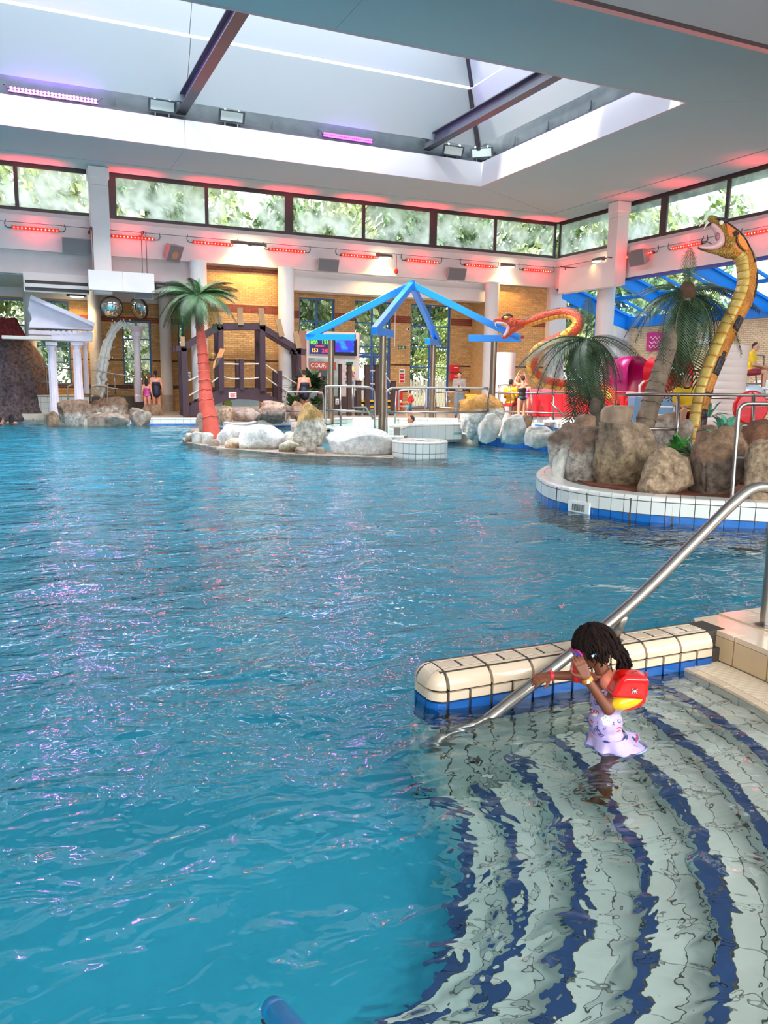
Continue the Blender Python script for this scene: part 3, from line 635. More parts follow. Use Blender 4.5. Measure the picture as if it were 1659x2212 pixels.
# ---------------------------------------------------------------- brick walls
def holed(nm, par, axis, P, lo, hi, z0, z1, holes, th, m):
    """mortar backing with openings, split into boxes"""
    xs = sorted({lo, hi, *[h[0] for h in holes], *[h[1] for h in holes]}); zs = sorted({z0, z1, *[min(max(h[2], z0), z1) for h in holes], *[min(max(h[3], z0), z1) for h in holes]}); b = MB()
    for i in range(len(xs) - 1):
        for j in range(len(zs) - 1):
            cx, cz = (xs[i] + xs[i + 1]) / 2, (zs[j] + zs[j + 1]) / 2
            if any(h[0] < cx < h[1] and h[2] < cz < h[3] for h in holes): continue
            b.bb((xs[i], P, zs[j]), (xs[i + 1], P + th, zs[j + 1])) if axis == 'X' else b.bb((P, xs[i], zs[j]), (P + th, xs[i + 1], zs[j + 1]))
    return b.build(nm, m, par)
def bricks(par, axis, P, lo, hi, z0, z1, holes, mats, red=(4.06, 4.34), dark=(1.2, 2.27), top=None):
    ms = [MB(), MB(), MB()]; W, Hh = .225, .075; r = 0; z = z0
    while z + Hh <= z1 + .001:
        x = lo + (W / 2 if r % 2 else 0) - W
        while x < hi:
            a, c = max(x + .006, lo), min(x + W - .006, hi); za, zc = z + .006, z + Hh - .006; zm = z + Hh / 2
            x += W
            if c - a < .03: continue
            if any(h[0] < c and h[1] > a and h[2] < zm < h[3] for h in holes):
                h = next(h for h in holes if h[0] < c and h[1] > a and h[2] < zm < h[3])
                if a < h[0] - .03: c = h[0]
                elif c > h[1] + .03: a = h[1]
                else: continue
            k = 1 if red[0] < zm < red[1] or (top and zm > top) else (2 if any(abs(zm - d) < .04 for d in dark) else 0)
            e = .012 + RND.random() * .003
            if axis == 'X': v = [(a, P, za), (c, P, za), (c, P, zc), (a, P, zc), (a, P - e, za), (c, P - e, za), (c, P - e, zc), (a, P - e, zc)]
            else: v = [(P, c, za), (P, a, za), (P, a, zc), (P, c, zc), (P - e, c, za), (P - e, a, za), (P - e, a, zc), (P - e, c, zc)]
            ms[k].add(v, [(4, 5, 6, 7), (0, 1, 5, 4), (3, 7, 6, 2), (0, 4, 7, 3), (1, 2, 6, 5)])
        z += Hh; r += 1
    for b, m in zip(ms, mats):
        if b.v: o = b.build('bricks', m, par); o['kind'] = 'stuff'
BM = (M_brick, M_brickred, M_brickdark)
M_rev = mat('reveal_white', 'd8cfc6', .6)
def window(axis, P, x0, x1, z0, z1, cols, rows, th=.07, m=None, door=None, sill=True):
    WN[0] += 1; p = sempty('window_%d' % WN[0], (x0, P, z0) if axis == 'X' else (P, x0, z0)); m = m or M_blue
    def bx(n, a, c, za, zc, mm, d0=.02, d1=.09):
        b = MB(); b.bb((a, P + d0, za), (c, P + d1, zc)) if axis == 'X' else b.bb((P + d0, a, za), (P + d1, c, zc)); return b.build(n, mm, p)
    bx('window_frame', x0, x0 + th, z0, z1, m); bx('window_frame', x1 - th, x1, z0, z1, m); bx('window_frame', x0 + th, x1 - th, z0, z0 + th, m); bx('window_frame', x0 + th, x1 - th, z1 - th, z1, m)
    xs = [x0 + th + (x1 - x0 - 2 * th) * k / cols for k in range(cols + 1)]; zs = rows
    for k in range(1, cols): bx('mullion', xs[k] - th * .45, xs[k] + th * .45, z0 + th, z1 - th, m, .01, .085)
    for z in zs: bx('transom', x0 + th, x1 - th, z - th * .4, z + th * .4, m, .005, .08)
    zz = [z0 + th] + list(zs) + [z1 - th]
    for i in range(cols):
        for j in range(len(zz) - 1): bx('pane', xs[i], xs[i + 1], zz[j], zz[j + 1], M_glass, .045, .055)
    return p
# piers either side of the recess, at the fascia line
pw = sempty('wall_back_pier', (7, 30.25, 2))
holed('mortar', pw, 'X', 30.25, 6.3, 9.6, .0, 5.75, [], .25, M_mortar); bricks(pw, 'X', 30.25, 6.3, 9.6, .15, 5.75, [], BM, top=5.58)
pw = sempty('wall_back_pier', (20, 30.25, 2))
holed('mortar', pw, 'X', 30.25, 18.45, FX + .3, .0, 5.75, [], .25, M_mortar); bricks(pw, 'X', 30.25, 18.45, FX - .25, .15, 5.75, [], BM)
b = MB(); b.bb((FX - .25, 29.95, .2), (FX + .35, 30.3, 5.75)); struct(b.build('wall_corner', M_white))
# recess with three tall windows
pw = sempty('wall_back_recess', (14, 31.6, 2))
H3 = [(10.32, 11.86, .3, 4.90), (12.74, 14.42, .22, 4.90), (15.36, 17.32, .4, 4.90)]
holed('mortar', pw, 'X', 31.6, 9.6, 18.45, .0, 5.75, H3, .25, M_mortar); bricks(pw, 'X', 31.6, 9.6, 18.45, .15, 5.75, H3, BM)
b = MB(); b.bb((9.6, 30.5, .2), (9.68, 31.6, 5.7)); b.build('return_wall', M_brick, pw); b = MB(); b.bb((18.38, 30.5, .2), (18.45, 31.6, 5.7)); b.build('return_wall', M_brick, pw)
b = MB(); b.bb((9.5, 30.25, 5.0), (18.5, 31.0, 5.5)); b.build('lintel_beam', M_white, pw); b = MB(); b.bb((9.5, 30.32, 5.5), (18.5, 31.6, 5.75)); b.build('lintel_beam', M_white, pw)
window('X', 31.68, 10.32, 11.86, .3, 4.90, 2, (3.95, 3.05, 2.15, 1.2)); window('X', 31.68, 15.36, 17.32, .4, 4.90, 2, (3.97, 3.07, 2.2, 1.3))
window('X', 31.68, 12.74, 14.42, .22, 4.90, 2, (4.0, 3.02, 2.72))
d = sempty('door_1', (13.6, 31.6, .22))
for a in (12.82, 13.62):
    for q in ((a, a + .09, .25, 2.66), (a + .65, a + .74, .25, 2.66), (a + .09, a + .65, .25, .45), (a + .09, a + .65, 2.55, 2.66), (a + .09, a + .65, 1.2, 1.28)): b = MB(); b.bb((q[0], 31.60, q[2]), (q[1], 31.67, q[3])); b.build('door_rail', mat('door_blue', '3a5596', .45), d)
    b = MB(); b.tube([(a + .62, 31.57, 1.0), (a + .62, 31.57, 1.45)], .015, 8); b.build('door_handle', M_steel, d)
# far left bay: white lintel, lower ceiling, brick wall with blue windows
pw = sempty('wall_left_bay', (0, 35, 2))
b = MB(); b.bb((-15, 30.2, 5.0), (6.3, 30.5, 5.85)); b.build('painted_lintel', mat('painted_block', 'c9bcba', .7, var=.06, vscale=3, bump=.2, bscale=14), pw)
b = MB(); b.bb((-15, 30.5, 4.98), (6.4, 35.3, 5.2)); b.build('bay_ceiling', mat('bay_ceiling_grey', 'b9b6b6', .6), pw)
b = MB(); b.bb((-15, 34.9, 4.62), (6.4, 35.0, 4.98)); b.build('bay_downstand', M_white, pw)
HB = [(-6, -3.4, 1.25, 4.55), (-3.3, 1.78, 1.25, 4.55), (3.8, 4.95, 1.3, 3.90), (6.06, 6.3, 1.15, 3.9)]
holed('mortar', pw, 'X', 35.0, -15, 6.9, .0, 4.9, HB, .25, M_mortar); bricks(pw, 'X', 35.0, -6.5, 6.9, .15, 4.62, HB, BM, red=(3.86, 4.07))
b = MB(); b.bb((6.3, 30.5, 0), (6.42, 35, 5.2)); b.build('return_wall', M_brick, pw)
window('X', 35.06, -3.3, 1.78, 1.25, 4.55, 4, (3.55, 2.8, 2.15)); window('X', 35.06, 3.8, 4.95, 1.3, 3.9, 2, (3.15, 2.35)); window('X', 35.06, 6.06, 6.3, 1.15, 3.9, 1, (2.2,))
window('X', 35.06, -6, -3.4, 1.25, 4.55, 2, (3.55, 2.8, 2.15))
b = MB(); b.bb((-15.2, -4, 0), (-15, 36, 8.9)); struct(b.build('wall_left', M_white))
wf = sempty('wall_front', (5, -4, 2)); holed('wall_panel', wf, 'X', -4.2, -15, 26.2, 0, 8.9, [(-6, 16, 2.0, 6.4)], .2, M_white)
window('X', -4.15, -6, 16, 2.0, 6.4, 10, (4.2,), m=M_frame)  # assumed window, added to let the fill light reach the near steps
# ---------------------------------------------------------------- glazed slide hall on the right
sh = sempty('wall_slide_hall', (26, 25, 2))
holed('mortar', sh, 'Y', 26.0, 2, 30.3, .0, 4.2, [], .25, M_mortar); bricks(sh, 'Y', 26.0, 12.0, 30.1, .15, 4.2, [], (M_brickpale, M_brickpale, M_brickdark), red=(9, 9), dark=(2.2,))
b = MB(); b.bb((25.75, 2, 4.2), (26.25, 30.3, 4.66)); b.build('eave_beam', M_bluebright, sh)
b = MB(); b.bb((21.6, 30.1, .2), (26.2, 30.45, .95)); b.build('dado_wall', mat('red_dado', 'b0503c', .7), sh)
b = MB(); b.bb((21.6, 30.08, .95), (26.2, 30.4, 1.05)); b.build('sill', M_white, sh)
for x0, x1, zt in ((21.95, 22.36, 5.6), (25.3, 26.1, 4.5)): b = MB(); b.bb((x0, 30.1, 1.05), (x1, 30.4, zt)); b.build('white_pier', M_white, sh)
b = MB(); b.bb((25.98, 30.0, .2), (26.2, 30.3, 4.75)); b.build('corner_post', M_white, sh)
RX0, RZ0, RX1, RZ1 = FX + .25, 6.05, 26.1, 4.62
def rz(x): return RZ0 + (RZ1 - RZ0) * (x - RX0) / (RX1 - RX0)
window('X', 30.2, 22.36, 24.2, 1.05, 5.05, 1, (), m=M_bluebright); window('X', 30.2, 24.3, 25.4, 1.05, 4.75, 1, (), m=M_bluebright)
rf = sempty('ceiling_slide_hall', (24, 25, 5))
b = MB(); b.bar((RX0 - .1, 30.15, rz(RX0) - .3), (RX1, 30.15, RZ1 - .3), .62, .12); b.build('rafter', M_bluebright, rf)
for y in (26.2, 22.2, 18.2, 14.2, 10.2, 6.2): b = MB(); b.bar((RX0 - .1, y, rz(RX0) - .2), (RX1, y, RZ1 - .2), .42, .16); b.build('rafter', M_bluebright, rf)
yy = 30.0
while yy > 4:
    b = MB(); b.bar((RX0, yy, RZ0 + .02), (RX1, yy, RZ1 + .02), .1, .09); b.build('glazing_bar', M_bluebright, rf); yy -= 1.32
for fx in (.05, .5, .98):
    x = RX0 + (RX1 - RX0) * fx; b = MB(); b.bar((x, 4, rz(x) - .05), (x, 30.1, rz(x) - .05), .14, .1); b.build('purlin', M_bluebright, rf)
b = MB(); b.bar((RX0 - .2, 17, RZ0 + .07), (RX1 + .1, 17, RZ1 + .07), .01, 27); b.build('roof_glass', glass_pane('roof_glass', (.82, .93, 1.0), frost=.0), rf)
b = MB(); b.bb((FX + .02, -3, 5.62), (FX + .32, 29.9, 5.75)); b.build('blue_trim', mat('deep_blue_trim', '26499c', .4), rf); b = MB(); b.bb((FX - .03, -3, 5.7), (FX + .0, 29.9, 5.9)); b.build('white_trim', M_white, rf)
# ---------------------------------------------------------------- lamps: red bars, purple bars, floodlights, hall flood lamps
M_ledred = emission('red_led', 'ff1410', 10.0); M_ledcore = emission('red_led_core', 'ff9a60', 7.0)
M_ledbody = mat('led_housing', '7c2a2e', .5)
def lamp(name, kind, energy, col, loc, direction, parent, **kw):
    l = bpy.data.lights.new(name, kind); l.energy = energy; l.color = col
    for k, v in kw.items(): setattr(l, k, v)
    o = bpy.data.objects.new(name, l); COL.objects.link(o); o.location = loc
    o.rotation_euler = Vector(direction).to_track_quat('-Z', 'Y' if abs(Vector(direction).normalized().z) > .7 else 'Z').to_euler()
    o.parent = parent; o.matrix_parent_inverse = parent.matrix_world.inverted(); return o
def led_bar(c, ax, out, label):
    t = thing('red_light_bar', label, 'light', c, 'red light bars under the high windows'); c = Vector(c); L = 1.45
    b = MB(); b.box(c + out * .02, (L, .09, .07), (ax, out, ZZ)); b.box(c + out * .05 + ZZ * .05, (L, .03, .02), (ax, out, ZZ)); b.build('housing', M_ledbody, t)
    b = MB()
    for k in range(12): b.ell(c + ax * (L * (k - 5.5) / 12.2) + out * .075 - ZZ * .0, (.046, .03, .05), (ax, out, ZZ), 8, 5)
    b.build('lenses', M_ledred, t, True)['kind'] = 'stuff'
    b = MB()
    for k in range(12): b.ell(c + ax * (L * (k - 5.5) / 12.2) + out * .09, (.02, .02, .02), (ax, out, ZZ), 6, 4)
    b.build('bulbs', M_ledcore, t, True)['kind'] = 'stuff'
    for s in (-1, 1):
        q = [c + ax * (s * L / 2) , c + ax * (s * (L / 2 + .13)) + ZZ * .0, c + ax * (s * (L / 2 + .2)) + ZZ * .1, c + ax * (s * (L / 2 + .17)) + ZZ * .24]
        MB().tube(catmull(q, 4), .012, 6).build('cable', M_black, t)
    lamp('red_glow_up', 'AREA', 18, (1, .02, .03), c + out * .34 + ZZ * .08, ZZ * 1 - out * .02, t, shape='RECTANGLE', size=L, size_y=.05, spread=math.radians(46)) if abs(ax.x) > .5 else lamp('red_glow_up', 'AREA', 14, (1, .02, .03), c + out * .3 + ZZ * .08, ZZ + out * .05, t, shape='RECTANGLE', size=.05, size_y=L, spread=math.radians(60))
    lamp('red_glow_out', 'AREA', 11, (1, .03, .04), c + out * .12, out - ZZ * .3, t, shape='DISK', size=.3)
    lamp('red_halo', 'POINT', 8, (1, .03, .04), c + out * .25, -ZZ, t, shadow_soft_size=.12)
XA = Vector((1, 0, 0)); YA = Vector((0, 1, 0))
ords = ['first', 'second', 'third', 'fourth', 'fifth', 'sixth', 'seventh', 'eighth']
for i, (x, y) in enumerate(((77, 496), (287, 514), (460, 527), (620, 542), (773, 554), (911, 565), (1036, 575), (1159, 585))):
    led_bar(WY(x, y, FY - .06), XA, -YA, 'glowing red light bar on the back wall, %s counted from the left end' % ords[i])
for i, (x, y) in enumerate(((1384, 551), (1484, 532), (1652, 500))):
    led_bar(WX(x, y, FX - .06), -YA, -XA, 'glowing red light bar on the right-hand wall, %s counted from the hall corner' % ords[i])
M_ledpur = emission('purple_led', 'b030ff', 9.0)
for (x, y, L, lb, e) in ((117, 206, 2.35, 'dazzling pink and purple light bar in the roof gutter beside the square column', 380), (752, 298, 1.75, 'purple light bar in the roof gutter near the middle of the roof opening', 150)):
    c = WY(x, y, OY1 - .02); t = thing('purple_light_bar', lb, 'light', c, 'purple light bars in the roof gutter')
    b = MB(); b.box(c + YA * .05, (L, .08, .13), (XA, YA, ZZ)); b.build('housing', M_black, t)
    b = MB()
    for k in range(24):
        for r in (-1, 1): b.ell(c + XA * (L * (k - 11.5) / 24.5) - YA * .01 + ZZ * (.035 * r), (.04, .03, .032), None, 8, 5)
    b.build('lenses', M_ledpur if e < 200 else emission('purple_led_bright', 'd84cff', 20.0), t, True)['kind'] = 'stuff'
    for s in (-1, 1): MB().tube(catmull([c + XA * s * L / 2, c + XA * s * (L / 2 + .08) + ZZ * .1, c + XA * s * (L / 2 + .12) + YA * .1 + ZZ * .12], 4), .015, 6).build('cable', M_black, t)
    lamp('purple_glow', 'AREA', e, (.42, .12, 1), c - YA * .08, -YA * .3 + ZZ * 1.0, t, shape='RECTANGLE', size=L, size_y=.12)
    lamp('pink_glow', 'AREA', e * .35, (1, .25, .9), c - YA * .12, -ZZ - YA * .1, t, shape='RECTANGLE', size=L, size_y=.1)
M_flglass = mat('flood_glass', 'b9c2bf', .15, coat=.5)
def flood(p, rot, label, tilt=.45):
    t = thing('floodlight', label, 'light', p, 'unlit floodlights in the roof gutter'); p = Vector(p)
    a = Matrix.Rotation(rot, 3, 'Z'); x = a @ XA; yv = a @ -YA; f = (yv * math.cos(tilt) - ZZ * math.sin(tilt)).normalized(); u = f.cross(x) * -1
    if u.z < 0: u = -u
    b = MB(); b.add([p + x * sx * w_ + u * su * h_ + f * d_ for d_, w_, h_ in ((-.2, .28, .10), (.05, .42, .19)) for sx in (-1, 1) for su in (-1, 1)], [(0, 1, 3, 2), (4, 6, 7, 5), (0, 4, 5, 1), (2, 3, 7, 6), (0, 2, 6, 4), (1, 5, 7, 3)]); b.build('housing', M_duct, t, bevel=.02)
    b = MB(); b.box(p + f * .056, (.68, .26, .012), (x, u, f)); b.build('glass', M_flglass, t)
    for s in (-.22, .22): b = MB(); b.box(p + x * s + u * .19 + f * .03, (.05, .05, .09), (x, u, f)); b.build('clip', mat('pale_clip', 'd9dcd8', .4), t)
    for s in (-.2, .2): b = MB(); b.bar(p + x * s - u * .15, p + x * s - ZZ * .32 - f * .05, .04, .03); b.build('bracket', M_duct, t)
for x, y, r, lb in ((350, 228, 0, 'grey floodlight in the roof gutter left of the first dark beam'), (500, 251, 0, 'grey floodlight in the roof gutter right of the first dark beam'), (978, 325, 0, 'grey floodlight in the gutter right of the second dark beam'), (1040, 331, -.75, 'grey floodlight turned across the corner of the roof opening')):
    flood(WY(x, y, OY1 + .02) if x < 1000 else Vector((OX1 - .02, OY1 - .05, WD(x, y, depth((OX1, OY1, 9.4))).z)), r, lb)
M_warm = emission('warm_lamp_face', 'fff0c8', 16.0)
M_lampbody = mat('lamp_shade_grey', '6a5f58', .4)
def wall_flood(p, out, label, e=60, down=1.0, grp='warm floodlights under the high windows'):
    t = thing('warm_floodlight', label, 'light', p, grp); p = Vector(p); ax = out.cross(ZZ)
    b = MB(); b.grid(lambda u, v: p + ax * (.36 * math.cos(math.pi * u)) + out * (.22 * math.sin(math.pi * u) * math.cos(v * math.pi / 2) * 1.3 - .02) + ZZ * (.16 * math.sin(v * math.pi / 2)), 14, 6)
    b.build('shade', M_lampbody, t, True)
    b = MB(); b.ell(p + out * .09 + ZZ * .0, (.25, .12, .05), (ax, out, ZZ), 14, 8); b.build('lamp_face', M_warm, t, True)
    b = MB(); b.bar(p + ZZ * .1 + out * .05, p + ZZ * .16 - out * .55, .06, .06); b.build('arm', M_lampbody, t)
    lamp('warm_pool', 'SPOT', e, (1, .62, .2), p + out * .14 - ZZ * .06, -ZZ * down - out * .32, t, spot_size=math.radians(125), spot_blend=.8, shadow_soft_size=.15)
for (x, y, lb) in ((519, 530, 'warm lit floodlight, the left one of the close pair over the timber bridge'), (556, 534, 'warm lit floodlight, the right one of the close pair over the timber bridge'), (830, 557, 'warm lit floodlight on the back wall above the blue pergola'), (1097, 577, 'warm lit floodlight on the back wall near the hall corner')):
    wall_flood(WY(x, y, FY - .28), -YA, lb, 260)
wall_flood(WX(1293, 565, FX - .5), -XA, 'warm lit floodlight above the white panel left of the notched column', 320)
wall_flood(WY(165, 641, 34.0), -YA, 'warm lit lamp under the ceiling of the far bay above the ruined temple', 380, grp='bay lamps')
# loudspeakers
M_spk = mat('speaker_grey', '8f8a8b', .5); M_grille = mat('speaker_grille', '6f6a6d', .7, bump=.3, bscale=150)
def speaker(p, out, label, tilt=.35, w_=.36, h_=.24, cone=False, yaw=0):
    t = thing('loudspeaker', label, 'speaker', p, 'loudspeakers on the fascias'); p = Vector(p); o2 = (Matrix.Rotation(yaw, 3, 'Z') @ out); ax = o2.cross(ZZ).normalized(); f = (o2 * math.cos(tilt) - ZZ * math.sin(tilt)).normalized(); u = ax.cross(f)
    if u.z < 0: u = -u
    b = MB(); b.add([p + ax * sx * a + u * su * c + f * d_ for d_, a, c in ((-.25, w_ * .7, h_ * .75), (.1, w_, h_)) for sx in (-1, 1) for su in (-1, 1)], [(0, 1, 3, 2), (4, 6, 7, 5), (0, 4, 5, 1), (2, 3, 7, 6), (0, 2, 6, 4), (1, 5, 7, 3)]); b.build('cabinet', M_spk, t, bevel=.015)
    b = MB(); b.box(p + f * .105, (2 * w_ - .06, 2 * h_ - .06, .012), (ax, u, f)); b.build('grille', M_grille, t)
    b = MB(); b.bar(p - f * .2 + u * .05, p - out * .46 + ZZ * .2, .1, .12); b.build('bracket', M_spk, t)
    if cone: b = MB(); b.lathe([(.05, 0), (.14, .012), (.02, .02)], p + f * .108 - u * .05, 16, (ax, u, f)); b.build('cone', mat('speaker_cone', 'a8755a', .6), t)
speaker(WY(168, 531, FY - .45), -YA, 'wide grey loudspeaker beside the square column, under the first red light bar', .25, .5, .26)
speaker(WY(375, 546, FY - .4), -YA, 'boxy grey loudspeaker with a brown cone above the palm crown', .5, .3, .3, True, .5)
speaker(WY(708, 572, FY - .4), -YA, 'grey loudspeaker on the back wall over the information board', .35, .42, .24)
speaker(WY(985, 591, FY - .4), -YA, 'grey loudspeaker on the back wall right of the pergola apex', .35, .42, .25)
speaker(WX(1378, 556, FX - .4), -XA, 'grey loudspeaker behind the lower jaw of the tall snake', .3, .42, .3)
speaker(WY(309, 630, 29.05), -YA, 'grey loudspeaker hanging below the right end of the white panel', .2, .33, .25)
# hanging white panels
hp = thing('hanging_box', 'white boxed panel hung on rods in front of the far left bay', 'panel', WY(262, 606, 28.8))
a = WY(190, 580, 28.8); c = WY(334, 629, 28.8); zt, zb = WY(190, 582, 28.8).z, WY(190, 625, 28.8).z
b = MB(); b.bb((a.x, 28.8, zb), (c.x, 29.15, zt)); b.build('box', M_white, hp); mx = (a.x + c.x) / 2
b = MB(); b.bb((mx + .03, 28.775, zb), (mx + .12, 28.8, zt)); b.build('joint_strip', M_rev, hp)
for x in (c.x - .28, a.x + .17): b = MB(); b.bar((x, 28.95, 6.46), (x, 30.02, 6.46), .06, .06); b.build('wall_bracket', M_black, hp)
for x in (a.x + .15, a.x + .2, c.x - .35, c.x - .2): MB().tube([(x, 29.0, zt - .1), (x + .0, 29.0, 6.5)], .014, 6).build('rod', mat('rod_brown', '6b4a48', .5), hp)
hp = thing('hanging_box', 'white boxed panel hung in front of the stout column by the slide hall', 'panel', (20.9, 27, 5.9))
zt, zb = 6.28, 5.35
b = MB(); b.bb((20.9, 25.2, zb), (21.25, 28.75, zt)); b.build('box', M_white, hp); b = MB(); b.bb((20.88, 25.2, zb), (20.9, 25.95, zt)); b.build('end_strip', mat('grey_strip', 'c9c8c6', .5), hp)
for y in (25.5, 28.5): b = MB(); b.bar((20.75, y, zt + .14), (21.6, y, zt + .14), .04, .04); b.bar((21.0, y, zt), (21.0, y, zt + .14), .03, .03); b.build('bracket', mat('rod_brown', '6b4a48'), hp)
# grille in the left lintel and the small ceiling spot
gl = thing('air_grille', 'long white air grille with dark slots above the ruined temple', 'vent', WY(120, 610, 30.0))
a = WY(50, 600, 30.1); c = WY(192, 626, 30.1); z0 = WY(50, 629, 30.1).z; z1 = a.z
b = MB(); b.bb((a.x, 30.1, z0), (c.x, 30.22, z1)); b.bb((a.x, 30.19, z1 - .1), (c.x, 30.3, 5.06)); b.build('frame', M_white, gl)
for k in (.22, .75): z = z0 + (z1 - z0) * k; b = MB(); b.bb((a.x + .05, 30.06, z - .05), (c.x, 30.1, z + .05)); b.build('slot', M_black, gl)
b = MB(); z = z0 + (z1 - z0) * .5; b.bb((a.x + .05, 30.02, z - .07), (c.x, 30.1, z + .05)); b.build('slat', M_white, gl)
sp_ = thing('spotlight', 'small dark cylindrical spotlight at the right end of the hanging white panel', 'light', WY(343, 620, 29.4)); p = WY(343, 620, 29.4)
MB().tube([p + XA * -.1, p + XA * .12, p + XA * .32], [.14, .14, .09], 12).build('body', M_black, sp_); b = MB(); b.bar(p - XA * .08, p - XA * .08 + ZZ * .35 + YA * .9, .04, .04); b.build('arm', M_black, sp_)
# fire alarm call point hanging from the fascia
al = thing('alarm_bell', 'small red alarm on a cord below the high windows, mid back wall', 'alarm', WY(856, 586, FY - .1)); p = WY(856, 586, FY - .1)
MB().ell(p, (.09, .07, .1), None, 10, 7).build('bell', mat('alarm_red', 'b81f24', .4), al, True); MB().tube([p, p + ZZ * .62], .012, 6).build('cord', mat('alarm_red', 'b81f24'), al)
# convex mirrors
for x, y, rx, rz_, lb in ((241, 664, 15, .35, 'round convex mirror in a dark rim, the left one above the fountain pillar'), (300, 666, 12, -.55, 'round convex mirror in a dark rim, the right one above the fountain pillar')):
    c = WY(x, y, 33.6); t = thing('convex_mirror', lb, 'mirror', c, 'convex mirrors in the far bay'); f = (Matrix.Rotation(rz_, 3, 'Z') @ Vector((-.35, -.9, -.28))).normalized(); ax = f.cross(ZZ).normalized(); u = ax.cross(f); R = .40
    b = MB(); b.lathe([(R + .03, -.06), (R + .04, 0), (R + .01, .02), (R - .02, .0)], c, 28, (ax, u, f)); b.build('rim', mat('mirror_rim', '4a2f2c', .5), t, True)
    b = MB(); b.lathe([(R, .0)] + [(R * math.cos(q), .14 * math.sin(q)) for q in [math.pi / 2 * k / 6 for k in range(1, 6)]] + [(.001, .14)], c, 28, (ax, u, f)); b.build('mirror_glass', mat('mirror', 'e8ece8', .04, 1.0), t, True)
    b = MB(); b.bar(c - f * .05, (c.x + .1, 34.9, c.z + .25), .05, .05); b.build('arm', M_black, t)
# ---------------------------------------------------------------- trees and fence outside
def leaf_mat(nm, c1, c2): return mat(nm, c1, .6, var=.0, col2=c2, vscale=.9, island=.35)
def crown_mesh(nm, seed, n, m, shape=(1, 1, 1)):
    r = random.Random(seed); b = MB(); cl = [(Vector((r.gauss(0, .42) * shape[0], r.gauss(0, .42) * shape[1], r.uniform(-.9, .9) * shape[2])), r.uniform(.22, .42)) for _ in range(26)]
    for _ in range(n):
        c, q = r.choice(cl); d = Vector((r.gauss(0, 1), r.gauss(0, 1), r.gauss(0, .8))); d = d.normalized() * q * r.random() ** .4; p = c + d
        s = r.uniform(.035, .075); a = Vector((r.gauss(0, 1), r.gauss(0, 1), r.gauss(0, 1))).normalized(); t = a.orthogonal().normalized(); u = a.cross(t)
        b.add([p - t * s, p + u * s * .45, p + t * s, p - u * s * .45], [(0, 1, 2, 3)])
    return b.mesh(nm, m)
cm = [crown_mesh('crown_a', 1, 4200, leaf_mat('leaf_olive', 'b4bd86', '6d8a4c')), crown_mesh('crown_b', 2, 4200, leaf_mat('leaf_yellowgreen', 'd0cd90', '86a455'), (1.1, 1, .9)), crown_mesh('crown_c', 3, 4800, leaf_mat('leaf_pine', '93a884', '5c7a50'), (.7, .7, 1.3))]
bk = mat('bark', '8a6a55', .9, var=.3, vscale=6)
tl = ['olive green broadleaf tree outside behind the glass', 'yellow green bushy tree outside behind the glass', 'tall dark green conifer outside behind the glass']
r = random.Random(5); spots = []
for i in range(17): spots.append((-7 + i * 2.45 + r.uniform(-.7, .7), r.uniform(40, 47), r.uniform(10, 15)))
for i in range(11): spots.append((r.uniform(31, 38), 39 - i * 3.6 + r.uniform(-.8, .8), r.uniform(9, 13)))
for i in range(7): spots.append((-3 + i * 4.0, r.uniform(38, 39), r.uniform(3.6, 5.2)))
for i in range(4): spots.append((28.5 + i * 1.2, 34 - i * 2.5, r.uniform(4, 6)))
for i, (x, y, h) in enumerate(spots):
    k = i % 3; t = thing('tree', tl[k], 'tree', (x, y, 0), tl[k].replace('tree', 'trees') if False else ('trees outside, ' + ('broadleaf', 'bushy', 'conifer')[k]))
    o = bpy.data.objects.new('crown', cm[k]); COL.objects.link(o); s = h * .33
    o.matrix_world = Matrix.Translation((x, y, h * .58)) @ Matrix.Rotation(r.uniform(0, 6), 4, 'Z') @ Matrix.Diagonal((s * 1.0, s * 1.0, s * 1.25, 1)); o.parent = t; o.matrix_parent_inverse = t.matrix_world.inverted()
    MB().tube([(x, y, 0), (x + .1, y, h * .4), (x - .05, y + .1, h * .8)], [.2 * h / 10, .15 * h / 10, .05], 8).build('trunk', bk, t, True)
fe = thing('picket_fence', 'pale timber picket fence outside the tall window on the right of the recess', 'fence', (16.6, 34.5, 0))
pm = MB(); pm.prism([(-.06, 0), (.06, 0), (.06, 1.55), (0, 1.68), (-.06, 1.55)], 0, .03, (XA, ZZ, -YA)); pme = pm.mesh('picket', mat('pale_picket', 'd9cdbb', .7, var=.1))
for k in range(36): inst(pme, 'picket', Matrix.Translation((13.2 + k * .165, 34.5, .02)), fe)
for z in (.5, 1.3): b = MB(); b.bb((13, 34.5, z), (19.2, 34.56, z + .08)); b.build('rail', mat('pale_picket', 'd9cdbb'), fe)
